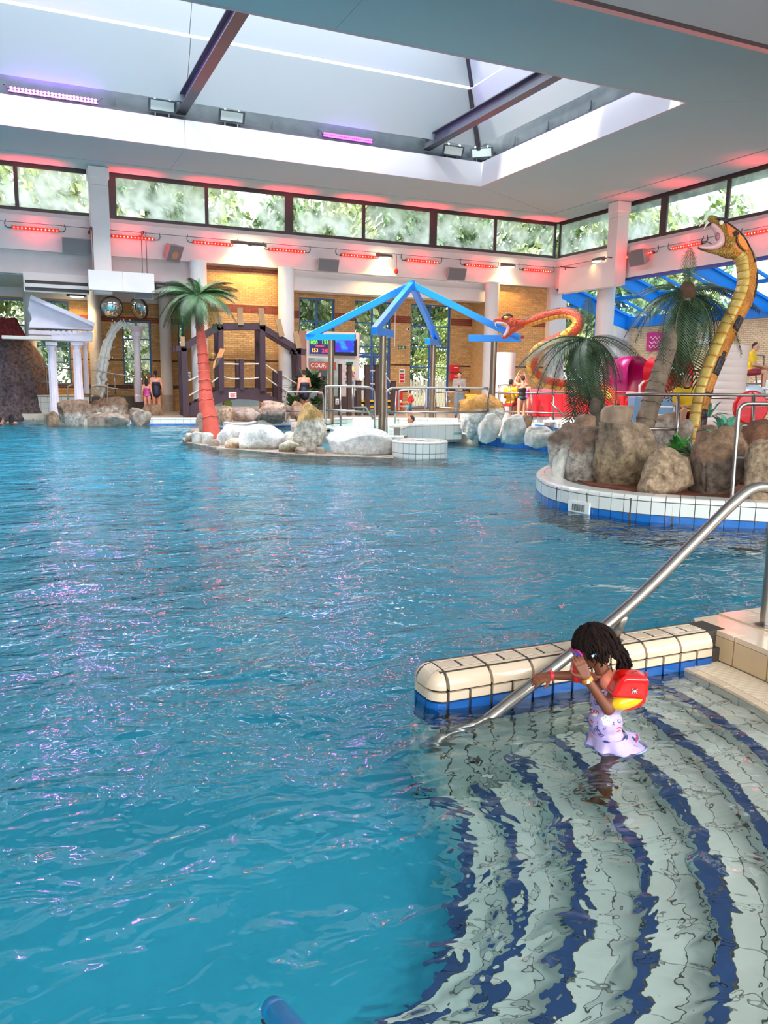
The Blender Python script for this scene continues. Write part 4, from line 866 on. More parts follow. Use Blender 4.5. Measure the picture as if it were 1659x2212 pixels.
# ---------------------------------------------------------------- rocks
M_rw = mat('white_washed_rock', 'e8e4dc', .8, col2='a79f92', vscale=3.2, bump=.55, bscale=14)
M_rb = mat('brown_rock', 'b08c72', .85, col2='5d4a3c', vscale=3.5, bump=.6, bscale=13)
M_rg = mat('grey_brown_rock', 'bcab9b', .85, col2='6f5d52', vscale=3.0, bump=.55, bscale=14)
M_ro = mat('ochre_rock', 'b98f58', .85, col2='8a7458', vscale=3.0, bump=.6, bscale=16)
M_rs = mat('speckled_granite', 'c9ab8c', .85, col2='6b5440', vscale=9.0, bump=.6, bscale=18)
def lighter(c, k): return ''.join('%02x' % min(255, int(int(c[i:i + 2], 16) * k)) for i in (0, 2, 4))
def two_tone(nm, top, top2, low, low2, h=.55, sc=1.8):
    top, low = lighter(top, 1.2), lighter(low, 1.15)
    if nm in MATS: return MATS[nm]
    m = mat(nm, top, .85, col2=top2, vscale=8, bump=.85, bscale=15); t = m.node_tree; L = t.links.new; p = t.nodes['Principled BSDF']
    src = p.inputs['Base Color'].links[0].from_socket
    co = t.nodes.new('ShaderNodeTexCoord'); se = t.nodes.new('ShaderNodeSeparateXYZ'); L(co.outputs['Object'], se.inputs[0])
    n = t.nodes.new('ShaderNodeTexNoise'); n.inputs['Scale'].default_value = sc; L(co.outputs['Object'], n.inputs['Vector'])
    a = t.nodes.new('ShaderNodeMath'); a.operation = 'MULTIPLY_ADD'; L(n.outputs['Fac'], a.inputs[0]); a.inputs[1].default_value = -.55; L(se.outputs['Z'], a.inputs[2])
    r = t.nodes.new('ShaderNodeMapRange'); r.inputs['From Min'].default_value = h - .35 - .06; r.inputs['From Max'].default_value = h - .35 + .08; L(a.outputs[0], r.inputs['Value'])
    n2 = t.nodes.new('ShaderNodeTexNoise'); n2.inputs['Scale'].default_value = 8; n2.inputs['Detail'].default_value = 10; n2.inputs['Roughness'].default_value = .7; L(co.outputs['Object'], n2.inputs['Vector'])
    c2 = t.nodes.new('ShaderNodeValToRGB'); c2.color_ramp.elements[0].color = (*lin(low2), 1); c2.color_ramp.elements[1].color = (*lin(low), 1); c2.color_ramp.elements[0].position = .38; c2.color_ramp.elements[1].position = .6; L(n2.outputs['Fac'], c2.inputs[0])
    mx = t.nodes.new('ShaderNodeMix'); mx.data_type = 'RGBA'; L(r.outputs[0], mx.inputs[0]); L(c2.outputs[0], mx.inputs[6]); L(src, mx.inputs[7]); L(mx.outputs[2], p.inputs['Base Color'])
    return m
def rock(box, D, m, label, seed=0, th=None, lean=0, flat=0, boxy=.25, rough=.10, group=None, cat='boulder', sub=4, taper=0, name='boulder', skew=0, base=None):
    """boulder filling a picture box at forward distance D: real width, height and thickness"""
    x0, y0, x1, y1 = box; s = D / FPX; hw, hh = (x1 - x0) / 2 * s, (y1 - y0) / 2 * s; hd = th if th else hw * .85
    c = WD((x0 + x1) / 2, (y0 + y1) / 2, D) + VIEWF * hd * .35
    bm = bmesh.new(); bmesh.ops.create_icosphere(bm, subdivisions=sub, radius=1)
    off = Vector((seed * 3.7, seed * 1.9, seed * 5.1)); rr = random.Random(seed); cuts = [(Vector((rr.gauss(0, 1), rr.gauss(0, 1), rr.gauss(0, .7))).normalized(), rr.uniform(.62, .9)) for _ in range(13)]
    for v in bm.verts:
        p = v.co.copy()
        q = Vector([math.copysign(abs(a) ** (1 - boxy), a) for a in p]); q = p.lerp(q, .8)
        for nrm, d in cuts:
            e = q.dot(nrm) - d
            if e > 0: q -= nrm * e * .85
        q += p * (mnoise.noise(p * 1.3 + off) * rough * 1.6 + mnoise.noise(p * 3.1 + off) * rough * .8 + mnoise.noise(p * 7 + off) * rough * .5 + mnoise.noise(p * 15 + off) * rough * .25)
        if flat and q.z > flat: q.z = flat + (q.z - flat) * .2
        if taper: k = 1 - taper * (q.z + 1) / 2; q.x *= k; q.y *= k
        q.x += lean * q.z + skew * max(0, q.z)
        v.co = q
    zs = [v.co.z for v in bm.verts]; xs = [v.co.x for v in bm.verts]
    zm, zr_ = (max(zs) + min(zs)) / 2, (max(zs) - min(zs)) / 2; xm, xr = (max(xs) + min(xs)) / 2, (max(xs) - min(xs)) / 2
    A = ZZ
    for v in bm.verts: v.co = VIEWR * ((v.co.x - xm) / xr * hw) + VIEWF * (v.co.y * hd) + A * ((v.co.z - zm) / zr_ * hh)
    me = bpy.data.meshes.new(name); bm.to_mesh(me); bm.free(); me.materials.append(m); me.shade_smooth()
    o = bpy.data.objects.new(name, me); COL.objects.link(o); o.location = c
    if base is not None:
        lo = min((c.z + v.co.z) for v in me.vertices)
        if lo > base:
            dz = lo - base; zlow = min(v.co.z for v in me.vertices)
            for v in me.vertices:
                if v.co.z < 0: v.co.z -= dz * min(1, (v.co.z / zlow)) ** .6
    return tag(o, label, cat, group)
def Dat(x, y, z=0): return depth(Wz(x, y, z))
# left pile by the temple
G = 'boulders by the ruined temple'
W_brn = two_tone('brown_topped_rock', '8d7361', '6a5344', 'b9aea3', '8b7f78', .08)
rock((98, 888, 126, 924), Dat(112, 920) + .2, M_rb, 'small dark wet boulder at the left end of the pile beside the volcano', 1, boxy=.1, group=None, base=-.3)
rock((122, 863, 196, 925), Dat(160, 921) + .6, W_brn, 'large rounded boulder with brown top, second from the left in the temple pile', 2, base=-.3, boxy=.45)
rock((192, 857, 280, 902), Dat(235, 912) + 1.4, W_brn, 'broad brown-topped boulder lying across the middle of the temple pile', 3, base=-.2, boxy=.4)
rock((236, 850, 306, 892), Dat(270, 905) + 2.6, M_rb, 'dark slanting boulder behind the temple pile, in front of the bathers', 4, skew=-.3, base=-.1)
rock((186, 892, 272, 925), Dat(230, 921) + .3, M_rg, 'flat grey boulder lying at the water edge in the temple pile', 5, base=-.3, boxy=.3)
rock((194, 890, 222, 909), Dat(208, 915) + .7, M_rw, 'small pale stone wedged between the big boulders of the temple pile', 6, base=-.1, sub=3)
rock((258, 898, 276, 921), Dat(268, 920) + .5, M_rg, 'small round stone between the flat boulder and the right-hand one of the pile', 7, base=-.2, sub=3)
rock((273, 880, 326, 923), Dat(300, 921) + .4, M_rg, 'rounded grey boulder at the right end of the temple pile, by the tiled edge', 8, base=-.3, boxy=.35)
rock((298, 873, 352, 910), Dat(325, 916) + 1.5, M_rb, 'brown boulder behind the right end of the temple pile, below the bathers', 9, base=-.2)
# boulders on the back deck beside the bridge
rock((466, 876, 506, 920), 25.6, M_rs, 'speckled boulder just right of the pink palm trunk', 11, base=.1, boxy=.4)
rock((492, 880, 562, 912), 26.4, M_rg, 'low brown boulder under the bridge arch', 12, base=.1, boxy=.4)
rock((545, 866, 628, 912), 26.8, two_tone('bridge_rock', 'a08a7c', '7a6557', '8d8078', '6b5c54', .1), 'large grey brown boulder at the right foot of the timber bridge', 13, base=.1, boxy=.45)
rock((624, 866, 660, 905), 27.6, M_rb, 'brown boulder half hidden behind the steel rail beside the bridge', 14, base=.1)
rock((372, 895, 402, 916), 27.5, M_rg, 'small boulder on the deck edge left of the pink palm', 16, base=.0, sub=3) if False else None
# front island of white-washed boulders
D0 = Dat(560, 975)
rock((422, 892, 446, 948), Dat(430, 948) + .4, M_rg, 'grey boulder leaning behind the foot of the pink palm, left side', 20, base=-.3)
rock((404, 924, 432, 950), Dat(420, 950) + .3, M_rg, 'small grey stone at the left tip of the palm island', 21, base=-.3, sub=3)
rock((400, 935, 424, 956), Dat(410, 957), two_tone('wet_stone', 'cfc2b4', 'a39484', '8a7058', '6d563f', .02), 'leftmost small stone of the palm island at the waterline', 22, base=-.3, sub=3)
rock((413, 932, 436, 958), Dat(425, 960), M_rw, 'small pale pink stone at the left tip of the palm island', 23, base=-.3, sub=3)
rock((434, 934, 461, 960), Dat(447, 961), M_rw, 'small white stone in front of the pink palm trunk', 24, base=-.3, sub=3)
rock((446, 948, 474, 966), Dat(460, 966), M_rg, 'low grey stone at the waterline left of the big white boulder', 25, base=-.3, sub=3)
rock((461, 917, 545, 970), Dat(500, 968) + .5, two_tone('white_rock_a', 'efece6', 'c9c5bd', 'b4a38d', '8f7f6b', -.2), 'big white-washed boulder right of the pink palm trunk', 26, base=-.3, boxy=.4, rough=.06)
rock((484, 946, 520, 972), Dat(500, 971), two_tone('wet_stone2', 'b9ab99', '8e7c69', '8a7058', '6d563f', .02), 'low brown stained stone in front of the big white boulder', 27, base=-.3, sub=3)
rock((515, 919, 614, 977), Dat(565, 975) + .3, two_tone('white_rock_b', 'e6e6e2', 'b9bab6', '8d8669', '6a654c', -.12), 'big white-washed boulder with green stains at its foot, in the middle of the palm island', 28, base=-.3, boxy=.5, rough=.06)
rock((610, 932, 642, 954), Dat(626, 972) + .5, M_rw, 'small white block resting against the tall pointed boulder', 29, base=.0, sub=3, boxy=.5)
rock((602, 952, 646, 980), Dat(624, 979), two_tone('wet_stone3', 'd3c9b6', 'a59a82', '8a7a5a', '6b5c44', .02), 'rounded mossy stone at the left foot of the tall pointed boulder', 30, base=-.3, sub=3)
rock((633, 869, 704, 982), Dat(668, 981) + .3, two_tone('pointed_rock', 'b8945c', '8f7448', 'dcd6ca', 'a39a8c', .22, 1.2), 'tall pointed boulder with ochre top and white patches', 31, base=-.3, taper=.55, boxy=.3, th=.6)
rock((636, 966, 664, 983), Dat(650, 983), M_rg, 'little pinkish stone at the foot of the pointed boulder, left one', 32, base=-.3, sub=3)
rock((678, 966, 706, 983), Dat(690, 983), M_rg, 'little pinkish stone at the foot of the pointed boulder, right one', 33, base=-.3, sub=3)
rock((702, 923, 852, 990), Dat(775, 988) + .5, two_tone('white_rock_c', 'eeeae4', 'cac4bc', '9c8068', '7c6553', -.2), 'long white-washed boulder left of the tiled drum', 34, base=-.3, boxy=.35, rough=.07, skew=-.2)
b = MB(); pts = [Wz(x, y, 0) for x, y in ((394, 950), (404, 958), (470, 970), (560, 978), (660, 986), (850, 992))]
back = [p + VIEWF * 1.3 for p in reversed(pts)]; b.prism([(p.x, p.y) for p in pts + back], -1.25, .03); struct(b.build('floor_palm_island', M_rg))
# tiled drum
dc = Wz(909, 992, 0) + VIEWF * .62; dr = .62; zt = WD(909, 950, depth(dc)).z
dm = thing('tiled_drum', 'round white tiled drum standing in the water at the end of the boulder island', 'drum', dc)
b = MB(); b.lathe([(dr - .012, -1.25), (dr - .012, zt - .03), (dr - .1, zt - .012)], (dc.x, dc.y, 0), 48); b.build('drum_core', mat('light_grout', '8c8781', .8), dm)
n = 26
for k in range(n):
    a0 = 2 * math.pi * k / n + .012; a1 = 2 * math.pi * (k + 1) / n - .012
    def ar(r, q=0): return (dc.x + r * math.cos(q), dc.y + r * math.sin(q))
    for z0, z1 in ((-.12, .10), (.115, zt - .05)):
        b = MB(); b.prism([ar(dr, a0), ar(dr, a1), ar(dr - .02, a1), ar(dr - .02, a0)], z0, z1); b.build('drum_tile', M_tile, dm)
    b = MB(); b.prism([(dr - .16, zt), (dr - .03, zt), (dr - .006, zt - .015), (dr, zt - .04), (dr - .02, zt - .042), (dr - .16, zt - .02)], -math.pi / n * dr * .94, math.pi / n * dr * .94, (Vector((math.cos((a0 + a1) / 2), math.sin((a0 + a1) / 2), 0)), ZZ, Vector((-math.sin((a0 + a1) / 2), math.cos((a0 + a1) / 2), 0))), (dc.x, dc.y, 0)); b.build('rim_tile', M_tile, dm)
b = MB(); b.lathe([(dr - .17, zt - .03), (dr - .17, zt - .003)], (dc.x, dc.y, 0), 32); b.build('drum_top', M_tile, dm)
b = MB(); b.lathe([(.1, zt + .0), (.12, zt + .015), (.0, zt + .02)], (dc.x, dc.y, 0), 16); b.build('drain_cap', M_rev, dm)
# boulders on the peninsula
rock((990, 852, 1092, 948), Dat(1040, 952, .2) + 1.1, two_tone('ochre_topped_rock', 'a9793f', '84602f', 'd9d6cf', 'a9a39a', .2, 1.0), 'big boulder with ochre top at the right end of the hot pool', 40, base=.1, boxy=.35, taper=.25)
rock((1034, 893, 1086, 952), Dat(1060, 955, .2) + .5, M_rw, 'white-washed upright stone in front of the ochre-topped boulder', 41, base=.1, boxy=.3, taper=.3)
rock((1084, 895, 1142, 956), Dat(1112, 958, .2) + .6, M_rw, 'white-washed boulder, middle of the three in front on the peninsula', 42, base=.1, boxy=.45)
rock((1128, 896, 1150, 922), Dat(1140, 955, .2) + 1.3, M_rb, 'small brown stone behind the middle white boulder of the peninsula', 43, base=.1, sub=3)
rock((1134, 920, 1196, 958), Dat(1165, 962, .2) + .3, M_rw, 'low white-washed boulder at the right tip of the peninsula', 44, base=.1, boxy=.3)
# right island
G2 = None
rk = two_tone('island_rock_a', '8c7262', '6a5548', 'b7ab9f', '83776d', .1)
rock((1183, 915, 1262, 1010), 12.6, two_tone('island_rock_l', '80695a', '5f4d42', 'c3bbb0', '928a80', .1), 'leftmost leaning boulder of the palm and snake island, pale at its foot', 50, base=.2, boxy=.3, skew=.2)
rock((1195, 968, 1240, 1018), 11.7, M_rw, 'pale wedge-shaped stone leaning at the left foot of the island boulders', 51, base=.2, taper=.6)
rock((1225, 921, 1322, 1041), 11.5, rk, 'grey brown boulder with pale lower half, second from the left on the island', 52, base=.2, boxy=.5, rough=.07)
rock((1290, 912, 1430, 1052), 11.0, two_tone('island_rock_b', '97806a', '6c5745', 'a58e70', '75604a', .1), 'largest flat-topped boulder in the middle of the island', 53, base=.2, boxy=.5, flat=.75, rough=.07)
rock((1378, 965, 1508, 1065), 10.3, M_rs, 'speckled trapezoid boulder right of the largest flat-topped one', 54, base=.2, boxy=.45, taper=.35, rough=.06)
rock((1506, 921, 1618, 1068), 10.2, two_tone('island_rock_c', '94735a', '6e5442', '7d6a5d', '564840', .05), 'big brown boulder in front of the tall snake, crossed by the steel rail', 55, base=.2, boxy=.5, rough=.08)
rock((1590, 905, 1700, 1010), 11.2, two_tone('island_rock_d', '7c543c', '5c3d2c', '8f6c52', '65493a', .1), 'reddish brown boulder at the picture edge behind the steel rail', 56, base=.2, boxy=.4)
rock((1618, 950, 1720, 1078), 9.6, M_rs, 'speckled boulder at the right picture edge below the steel rail', 57, base=.2, boxy=.4, rough=.07)
rock((1300, 876, 1372, 925), 14.6, mat('sandstone_block', 'b09780', .85, col2='907a66', vscale=3, bump=.3), 'draped sand coloured block between the two palm trunks', 58, base=.2, boxy=.5, flat=.7, taper=.3)
rock((1243, 895, 1292, 940), 14.3, M_rb, 'dark brown boulder behind the foot of the left palm', 59, base=.2)
rock((1400, 890, 1490, 950), 15.2, two_tone('back_rock', '9d8675', '7a6656', 'c9c2b8', '99918a', .15), 'pale grey boulder below the seated girl in yellow', 60, base=.1)
rock((1462, 905, 1500, 952), 13.6, M_rg, 'small grey boulder behind the foot of the tall snake, left side', 61, base=.1)
rock((1508, 918, 1560, 950), 13.0, M_rb, 'small brown boulder behind the foot of the tall snake, right side', 62, base=.1)
rock((1556, 900, 1612, 945), 14.2, two_tone('back_rock2', '9b8069', '785f4c', '9b8069', '785f4c', .4), 'brown pointed boulder under the round red disc', 63, base=.1, taper=.6)
# ---------------------------------------------------------------- hot pool
hp_ = sempty('wall_hot_pool', (10, 21.5, .2))
rimf = [Wz(x, y, .3) for x, y in ((676, 918), (700, 923), (760, 935), (820, 942), (872, 945))]
rim_back = [Wz(x, y, .42) for x, y in ((990, 906), (930, 905), (860, 905), (800, 904), (745, 904), (700, 909), (676, 915))]
rim_r = [Wz(x, y, .5) for x, y in ((888, 920), (940, 918), (998, 917))]
front = catmull([Vector((p.x, p.y, 0)) for p in rimf], 6)
coping(hp_, front, .34, .25, .19, .0, -1, wid=.16)
rr_ = catmull([Vector((p.x, p.y, 0)) for p in [rimf[-1] + Vector((.0, .15, 0)), rim_r[0], rim_r[1], rim_r[2]]], 5)
coping(hp_, rr_, .55, .25, .36, .1, -1, wid=.3, nose=.06)
bk_ = catmull([Vector((p.x, p.y, 0)) for p in rim_back], 5)
coping(hp_, bk_, .45, .25, .22, .1, 1, wid=.25)
for path, z in ((front, .30), (rr_, .50), (bk_, .40)):
    R_ = resample(path, .3); b = MB(); s_ = -1 if path is not bk_ else 1
    for i in range(len(R_) - 1):
        t = (R_[i + 1] - R_[i]).normalized(); o = Vector((-t.y, t.x, 0)) * s_; L_ = (R_[i + 1] - R_[i]).length
        b.box((R_[i] + R_[i + 1]) / 2 - o * .1 + ZZ * (z / 2 + .03), (L_ + .02, .16, z), (t, o, ZZ))
    b.build('rim_core', mat('light_grout', '8c8781', .8), hp_)
poly = [(p.x, p.y) for p in front] + [(p.x, p.y) for p in rr_[3:]] + [(p.x, p.y) for p in bk_]
b = MB(); b.prism(poly, .225, .24); b.build('hot_pool_floor', mat('hot_pool_tile', '6fb3ac', .4), hp_)
mh = bpy.data.materials.new('hot_pool_water'); mh.use_nodes = True; t = mh.node_tree; p = t.nodes['Principled BSDF']; p.inputs['Base Color'].default_value = (*lin('8fb9ae'), 1); p.inputs['Roughness'].default_value = .06
n_ = t.nodes.new('ShaderNodeTexNoise'); n_.inputs['Scale'].default_value = 5; n_.inputs['Detail'].default_value = 4; co = t.nodes.new('ShaderNodeTexCoord'); bm_ = t.nodes.new('ShaderNodeBump'); bm_.inputs['Distance'].default_value = .06; t.links.new(co.outputs['Object'], n_.inputs['Vector']); t.links.new(n_.outputs['Fac'], bm_.inputs['Height']); t.links.new(bm_.outputs[0], p.inputs['Normal'])
b = MB(); b.prism(poly, .245, .29); struct(b.build('water_hot_pool', mh))
# ---------------------------------------------------------------- palms
def frond_mesh(nm, seed, L, droop, m, n=34, wl=.30, lift=.3, hang=.5, wq=.0105):
    """frond along +X from the origin, drooping to -Z"""
    r = random.Random(seed); b = MB(); pts = []
    for i in range(13):
        s = i / 12; pts.append(Vector((L * (s - .18 * droop * s * s), 0, L * (lift * s - droop * s * s))))
    b.tube(pts, [.018 * L * .6 * (1 - .85 * i / 12) + .003 for i in range(13)], 5)
    cv = catmull(pts, 4)
    for i in range(n):
        f = .1 + .89 * i / (n - 1); k = f * (len(cv) - 1); j = min(int(k), len(cv) - 2); p = cv[j].lerp(cv[j + 1], k - j); t = (cv[j + 1] - cv[j]).normalized()
        side = Vector((0, 1, 0)); up = t.cross(side) * -1
        if up.z < 0: up = -up
        ln = L * wl * math.sin(math.pi * min(1, .12 + f * .86)) ** .6 * r.uniform(.85, 1.1)
        for s in (-1, 1):
            d = (t * .55 + side * s * .85 + up * .12 - ZZ * hang * .35).normalized(); e = p + d * ln - ZZ * ln * hang * .45; mm = p + d * ln * .5 - ZZ * ln * hang * .08; wv = t * wq
            b.add([p - wv * .7, p + wv * .7, mm + wv, mm - wv, e], [(0, 1, 2, 3), (3, 2, 4)])
    return b.mesh(nm, m)
def palm(nm, label, trunk_px, D, radii, crown, fr, m_tr, leafm, rings=14, knob=None, group=None, sc=1.0):
    base = WD(*trunk_px[0], D); t = thing(nm, label, 'palm tree', base, group); P = [WD(x, y, D) for x, y in trunk_px]; P[0] = P[0] + (P[0] - P[1]).normalized() * .35
    cv = catmull(P, 8); rr = interp([r * D / FPX for r in radii], 8); rr = [q * (1 + .05 * ((i % 3) == 0)) for i, q in enumerate(rr)]
    b = MB(); b.tube(cv, rr, 14); b.build('trunk', m_tr, t, True)
    b = MB()
    for i in range(2, len(cv) - 1, max(1, len(cv) // rings)):
        ax = (cv[i + 1] - cv[i - 1]).normalized(); q = [cv[i] + (Matrix.Rotation(2 * math.pi * k / 14, 3, ax) @ ax.orthogonal().normalized()) * rr[i] * 1.02 + ax * .02 * math.sin(k * 2.4 + i) for k in range(14)]; b.tube(q, .014 * sc, 5, True)
    o = b.build('ring_ridges', m_tr, t, True); o['kind'] = 'stuff'
    c = WD(*crown, D)
    if knob: b = MB(); b.ell(c + ZZ * knob * .2, (knob, knob, knob * 1.25), None, 12, 9); b.build('crown_knob', mat('fibrous_brown', '6e4f3a', .9, var=.4, vscale=14, bump=.8, bscale=40), t, True)
    for i, (az, el, L, dr, ms) in enumerate(fr):
        me = leafm[ms]; o = bpy.data.objects.new('frond', me); COL.objects.link(o)
        X = (VIEWR * math.cos(az) + VIEWF * math.sin(az)); Z = ZZ; Y = Z.cross(X)
        M = frameM(c, X, Y, Z) @ Matrix.Rotation(-el, 4, 'Y') @ Matrix.Rotation(((i * 37) % 11 - 5) * .08, 4, 'X') @ Matrix.Scale(L, 4)
        o.matrix_world = M; o.parent = t; o.matrix_parent_inverse = t.matrix_world.inverted()
    return t
def dg(a): return math.radians(a)
LG = mat('palm_green', '3a6636', .5, col2='234527', vscale=3, island=.25); LD = mat('palm_dark_green', '47603f', .5, col2='2a3f2c', vscale=3, island=.25); LY = mat('palm_faded', '7c7a50', .6, col2='4d5838', vscale=3, island=.3)
F = [frond_mesh('frond_a', 1, 1.0, .55, LG, 34, wq=.012), frond_mesh('frond_b', 2, 1.0, .85, LG, 34, wq=.012), frond_mesh('frond_up', 3, 1.0, .25, LG, 34, .2)]
r = random.Random(3)
D1 = Dat(455, 945)
fr = [(dg(a), dg(e), L, 0, k) for a, e, L, k in ((185, 20, 1.35, 0), (170, -5, 1.35, 1), (200, -15, 1.3, 1), (150, 25, 1.2, 0), (215, 5, 1.15, 1), (240, -10, 1.1, 1), (265, 0, 1.05, 1), (290, -12, 1.1, 1), (320, 5, 1.2, 1), (345, 15, 1.25, 0), (5, -2, 1.3, 1), (20, 25, 1.2, 0), (60, 30, 1.0, 0), (100, 40, 1.0, 0), (130, 10, 1.0, 1), (180, 45, .9, 0), (0, 48, .85, 0), (270, 50, .8, 0), (85, 75, .55, 2), (30, 5, 1.1, 1), (178, 5, 1.3, 1), (192, 10, 1.25, 0), (208, -25, 1.2, 1), (232, -30, 1.15, 1), (310, -25, 1.15, 1), (335, -12, 1.25, 1), (350, 5, 1.2, 0), (10, 12, 1.2, 0), (252, -35, 1.0, 1), (280, -38, 1.0, 1), (165, 35, 1.1, 0), (15, 38, 1.1, 0))]
palm('palm_tree', 'artificial palm with a pink painted trunk on the boulder island', ((458, 946), (447, 880), (443, 833), (440, 795), (437, 756), (433, 718), (429, 672), (427, 645)), D1, (24, 17, 12.5, 12, 11, 9.5, 8, 7), (427, 640), fr, mat('pink_trunk', 'e0604f', .45, var=.12, vscale=5, bump=.4, bscale=20), F, 12)
F2 = [frond_mesh('frond_c', 4, 1.0, .75, LD, 32, .29), frond_mesh('frond_d', 5, 1.0, 1.05, LD, 32, .29, .3, .7), frond_mesh('frond_up2', 6, 1.0, .2, LD, 32, .25), frond_mesh('frond_old', 7, 1.0, 1.1, LY, 30, .24, .2, .8)]
M_tr = mat('palm_trunk', '9c8672', .85, col2='6f5f50', vscale=5, bump=.6, bscale=24)
D2 = 16.3
fr = [(dg(a), dg(e), L, 0, k) for a, e, L, k in ((180, 2, 1.5, 0), (190, -22, 1.55, 0), (205, -35, 1.5, 1), (170, -10, 1.4, 0), (225, -42, 1.55, 1), (250, -48, 1.6, 1), (270, -52, 1.7, 1), (285, -50, 1.65, 1), (305, -42, 1.5, 1), (325, -30, 1.4, 1), (345, -22, 1.4, 1), (5, 5, 1.25, 0), (25, -15, 1.3, 0), (60, -10, 1.2, 1), (110, -10, 1.2, 1), (145, -20, 1.35, 1), (240, -30, 1.2, 0), (262, -35, 1.25, 1), (88, 84, .85, 2), (315, -60, 1.3, 1))]
palm('palm_tree', 'artificial palm with drooping fronds, the shorter left one of the two on the snake island', ((1306, 935), (1294, 890), (1283, 840), (1275, 790), (1268, 745)), D2, (20, 17, 15, 13, 11), (1266, 733), fr, M_tr, F2, 10)
D3 = 14.6
fr = [(dg(a), dg(e), L, 0, k) for a, e, L, k in ((180, 25, .95, 0), (192, 0, 1.15, 1), (205, -20, 1.3, 1), (168, 5, 1.2, 1), (225, -45, 1.5, 1), (245, -55, 1.75, 1), (262, -62, 1.9, 1), (275, -60, 1.7, 3), (288, -64, 1.2, 3), (305, -52, 1.0, 1), (325, -35, 1.4, 1), (345, -8, 1.35, 1), (0, 15, 1.4, 0), (12, -18, 1.45, 1), (35, 5, 1.2, 1), (80, 10, 1.0, 1), (120, 10, 1.0, 1), (150, 25, .9, 0), (258, -65, 1.5, 3), (20, 28, 1.15, 0), (240, 60, .5, 2), (86, 80, .85, 2), (296, -68, 1.0, 3), (340, -40, 1.3, 1))]
palm('palm_tree', 'artificial palm with a leaning trunk, the taller of the two beside the tall snake', ((1392, 925), (1406, 870), (1424, 815), (1444, 750), (1464, 690), (1484, 640)), D3, (21, 20, 19, 17, 15, 12), (1484, 636), fr, M_tr, F2, 12, .16)
# ---------------------------------------------------------------- small plants
def leafy(label, base, n, L, m, seed, cat='plant', w_=.05):
    t = thing('potted_plant', label, cat, base); r = random.Random(seed)
    for k in range(n):
        az = r.uniform(0, 6.28); el = r.uniform(.3, 1.3); d = Vector((math.cos(az) * math.cos(el), math.sin(az) * math.cos(el), math.sin(el))); s = Vector((-math.sin(az), math.cos(az), 0)) * w_; l = L * r.uniform(.7, 1.1); p = Vector(base)
        mid = p + d * l * .55; e = p + d * l - ZZ * l * .25; u = s.cross(d).normalized() * .008
        b = MB(); b.add([p - s * .3, p + s * .3, mid + s, mid - s, e, mid + u * 2], [(0, 1, 2, 5), (0, 5, 3), (5, 2, 4), (3, 5, 4)]); b.build('leaf', m, t)
    return t
LV = mat('bright_leaf', '4f9a3e', .4, col2='2f6a34', vscale=8)
leafy('bright green leafy plant between the boulders left of the tall snake', WD(1466, 972, 11.6) - ZZ * .12, 34, .5, LV, 1)
leafy('variegated small plant at the foot of the tall snake', WD(1500, 985, 10.9) - ZZ * .05, 22, .36, mat('variegated_leaf', '9fb793', .4, col2='3f6a4a', vscale=14), 2)
leafy('green spiky plant behind the brown boulder right of the tall snake', WD(1570, 918, 12.4) - ZZ * .2, 14, .6, mat('bluegreen_leaf', '57a083', .4), 3)
leafy('green spiky plant behind the tall snake', WD(1532, 902, 14.2), 10, .45, MATS['bluegreen_leaf'], 4, w_=.03)
leafy('dark leafy shrub at the right foot of the bridge', WD(632, 878, 28.0), 26, .8, mat('dark_leaf', '3c5a34', .5, col2='233d24', vscale=6), 5, w_=.09)
leafy('tall dark shrub beside the information board', WD(668, 850, 29.0), 70, 1.25, MATS['dark_leaf'], 6, w_=.16)
leafy('dark leafy shrub behind the pointed boulder', WD(686, 880, 28.5), 24, .7, MATS['dark_leaf'], 7, w_=.09)
# ---------------------------------------------------------------- helpers: boxes and bars from picture points on a plane
def pbox(b, x0, y0, x1, y1, Y, th=.1):
    a = WY(x0, y0, Y); c = WY(x1, y1, Y); return b.bb((a.x, Y, c.z), (c.x, Y + th, a.z))
def ppoly(b, pts, Y, th=.1):
    P = [WY(x, y, Y) for x, y in pts]; return b.prism([(p.x, p.z) for p in P], 0, -th, (XA, ZZ, -YA), (0, Y, 0)) if False else b.add([(p.x, Y, p.z) for p in P] + [(p.x, Y + th, p.z) for p in P], [tuple(range(len(P))), tuple(reversed(range(len(P), 2 * len(P))))] + [(i, (i + 1) % len(P), len(P) + (i + 1) % len(P), len(P) + i) for i in range(len(P))])
def pbar(b, p, q, wpx, Y, th=.12):
    a = WY(*p, Y); c = WY(*q, Y); return b.bar(a, c, th, wpx * depth(a) / FPX, YA)
def dbox(b, x0, y0, x1, y1, D, th=.1):
    s = D / FPX; c = WD((x0 + x1) / 2, (y0 + y1) / 2, D); return b.box(c + VIEWF * th / 2, ((x1 - x0) * s, th, (y1 - y0) * s), (VIEWR, VIEWF, ZZ))
def text(nm, body, loc, size, m, parent, X, U, ext=.004):
    c = bpy.data.curves.new(nm, 'FONT'); c.body = body; c.size = size; c.extrude = ext; c.align_x = 'CENTER'; c.align_y = 'CENTER'; c.materials.append(m)
    q = bpy.data.objects.new(nm, c); COL.objects.link(q); bpy.context.view_layer.update(); me = bpy.data.meshes.new_from_object(q.evaluated_get(bpy.context.evaluated_depsgraph_get())); bpy.data.objects.remove(q); me.name = nm
    if not me.materials: me.materials.append(m)
    o = bpy.data.objects.new(nm, me); COL.objects.link(o); o.parent = parent; o.matrix_parent_inverse = parent.matrix_world.inverted(); o.matrix_world = frameM(loc, X, U, Vector(X).cross(Vector(U))); return o
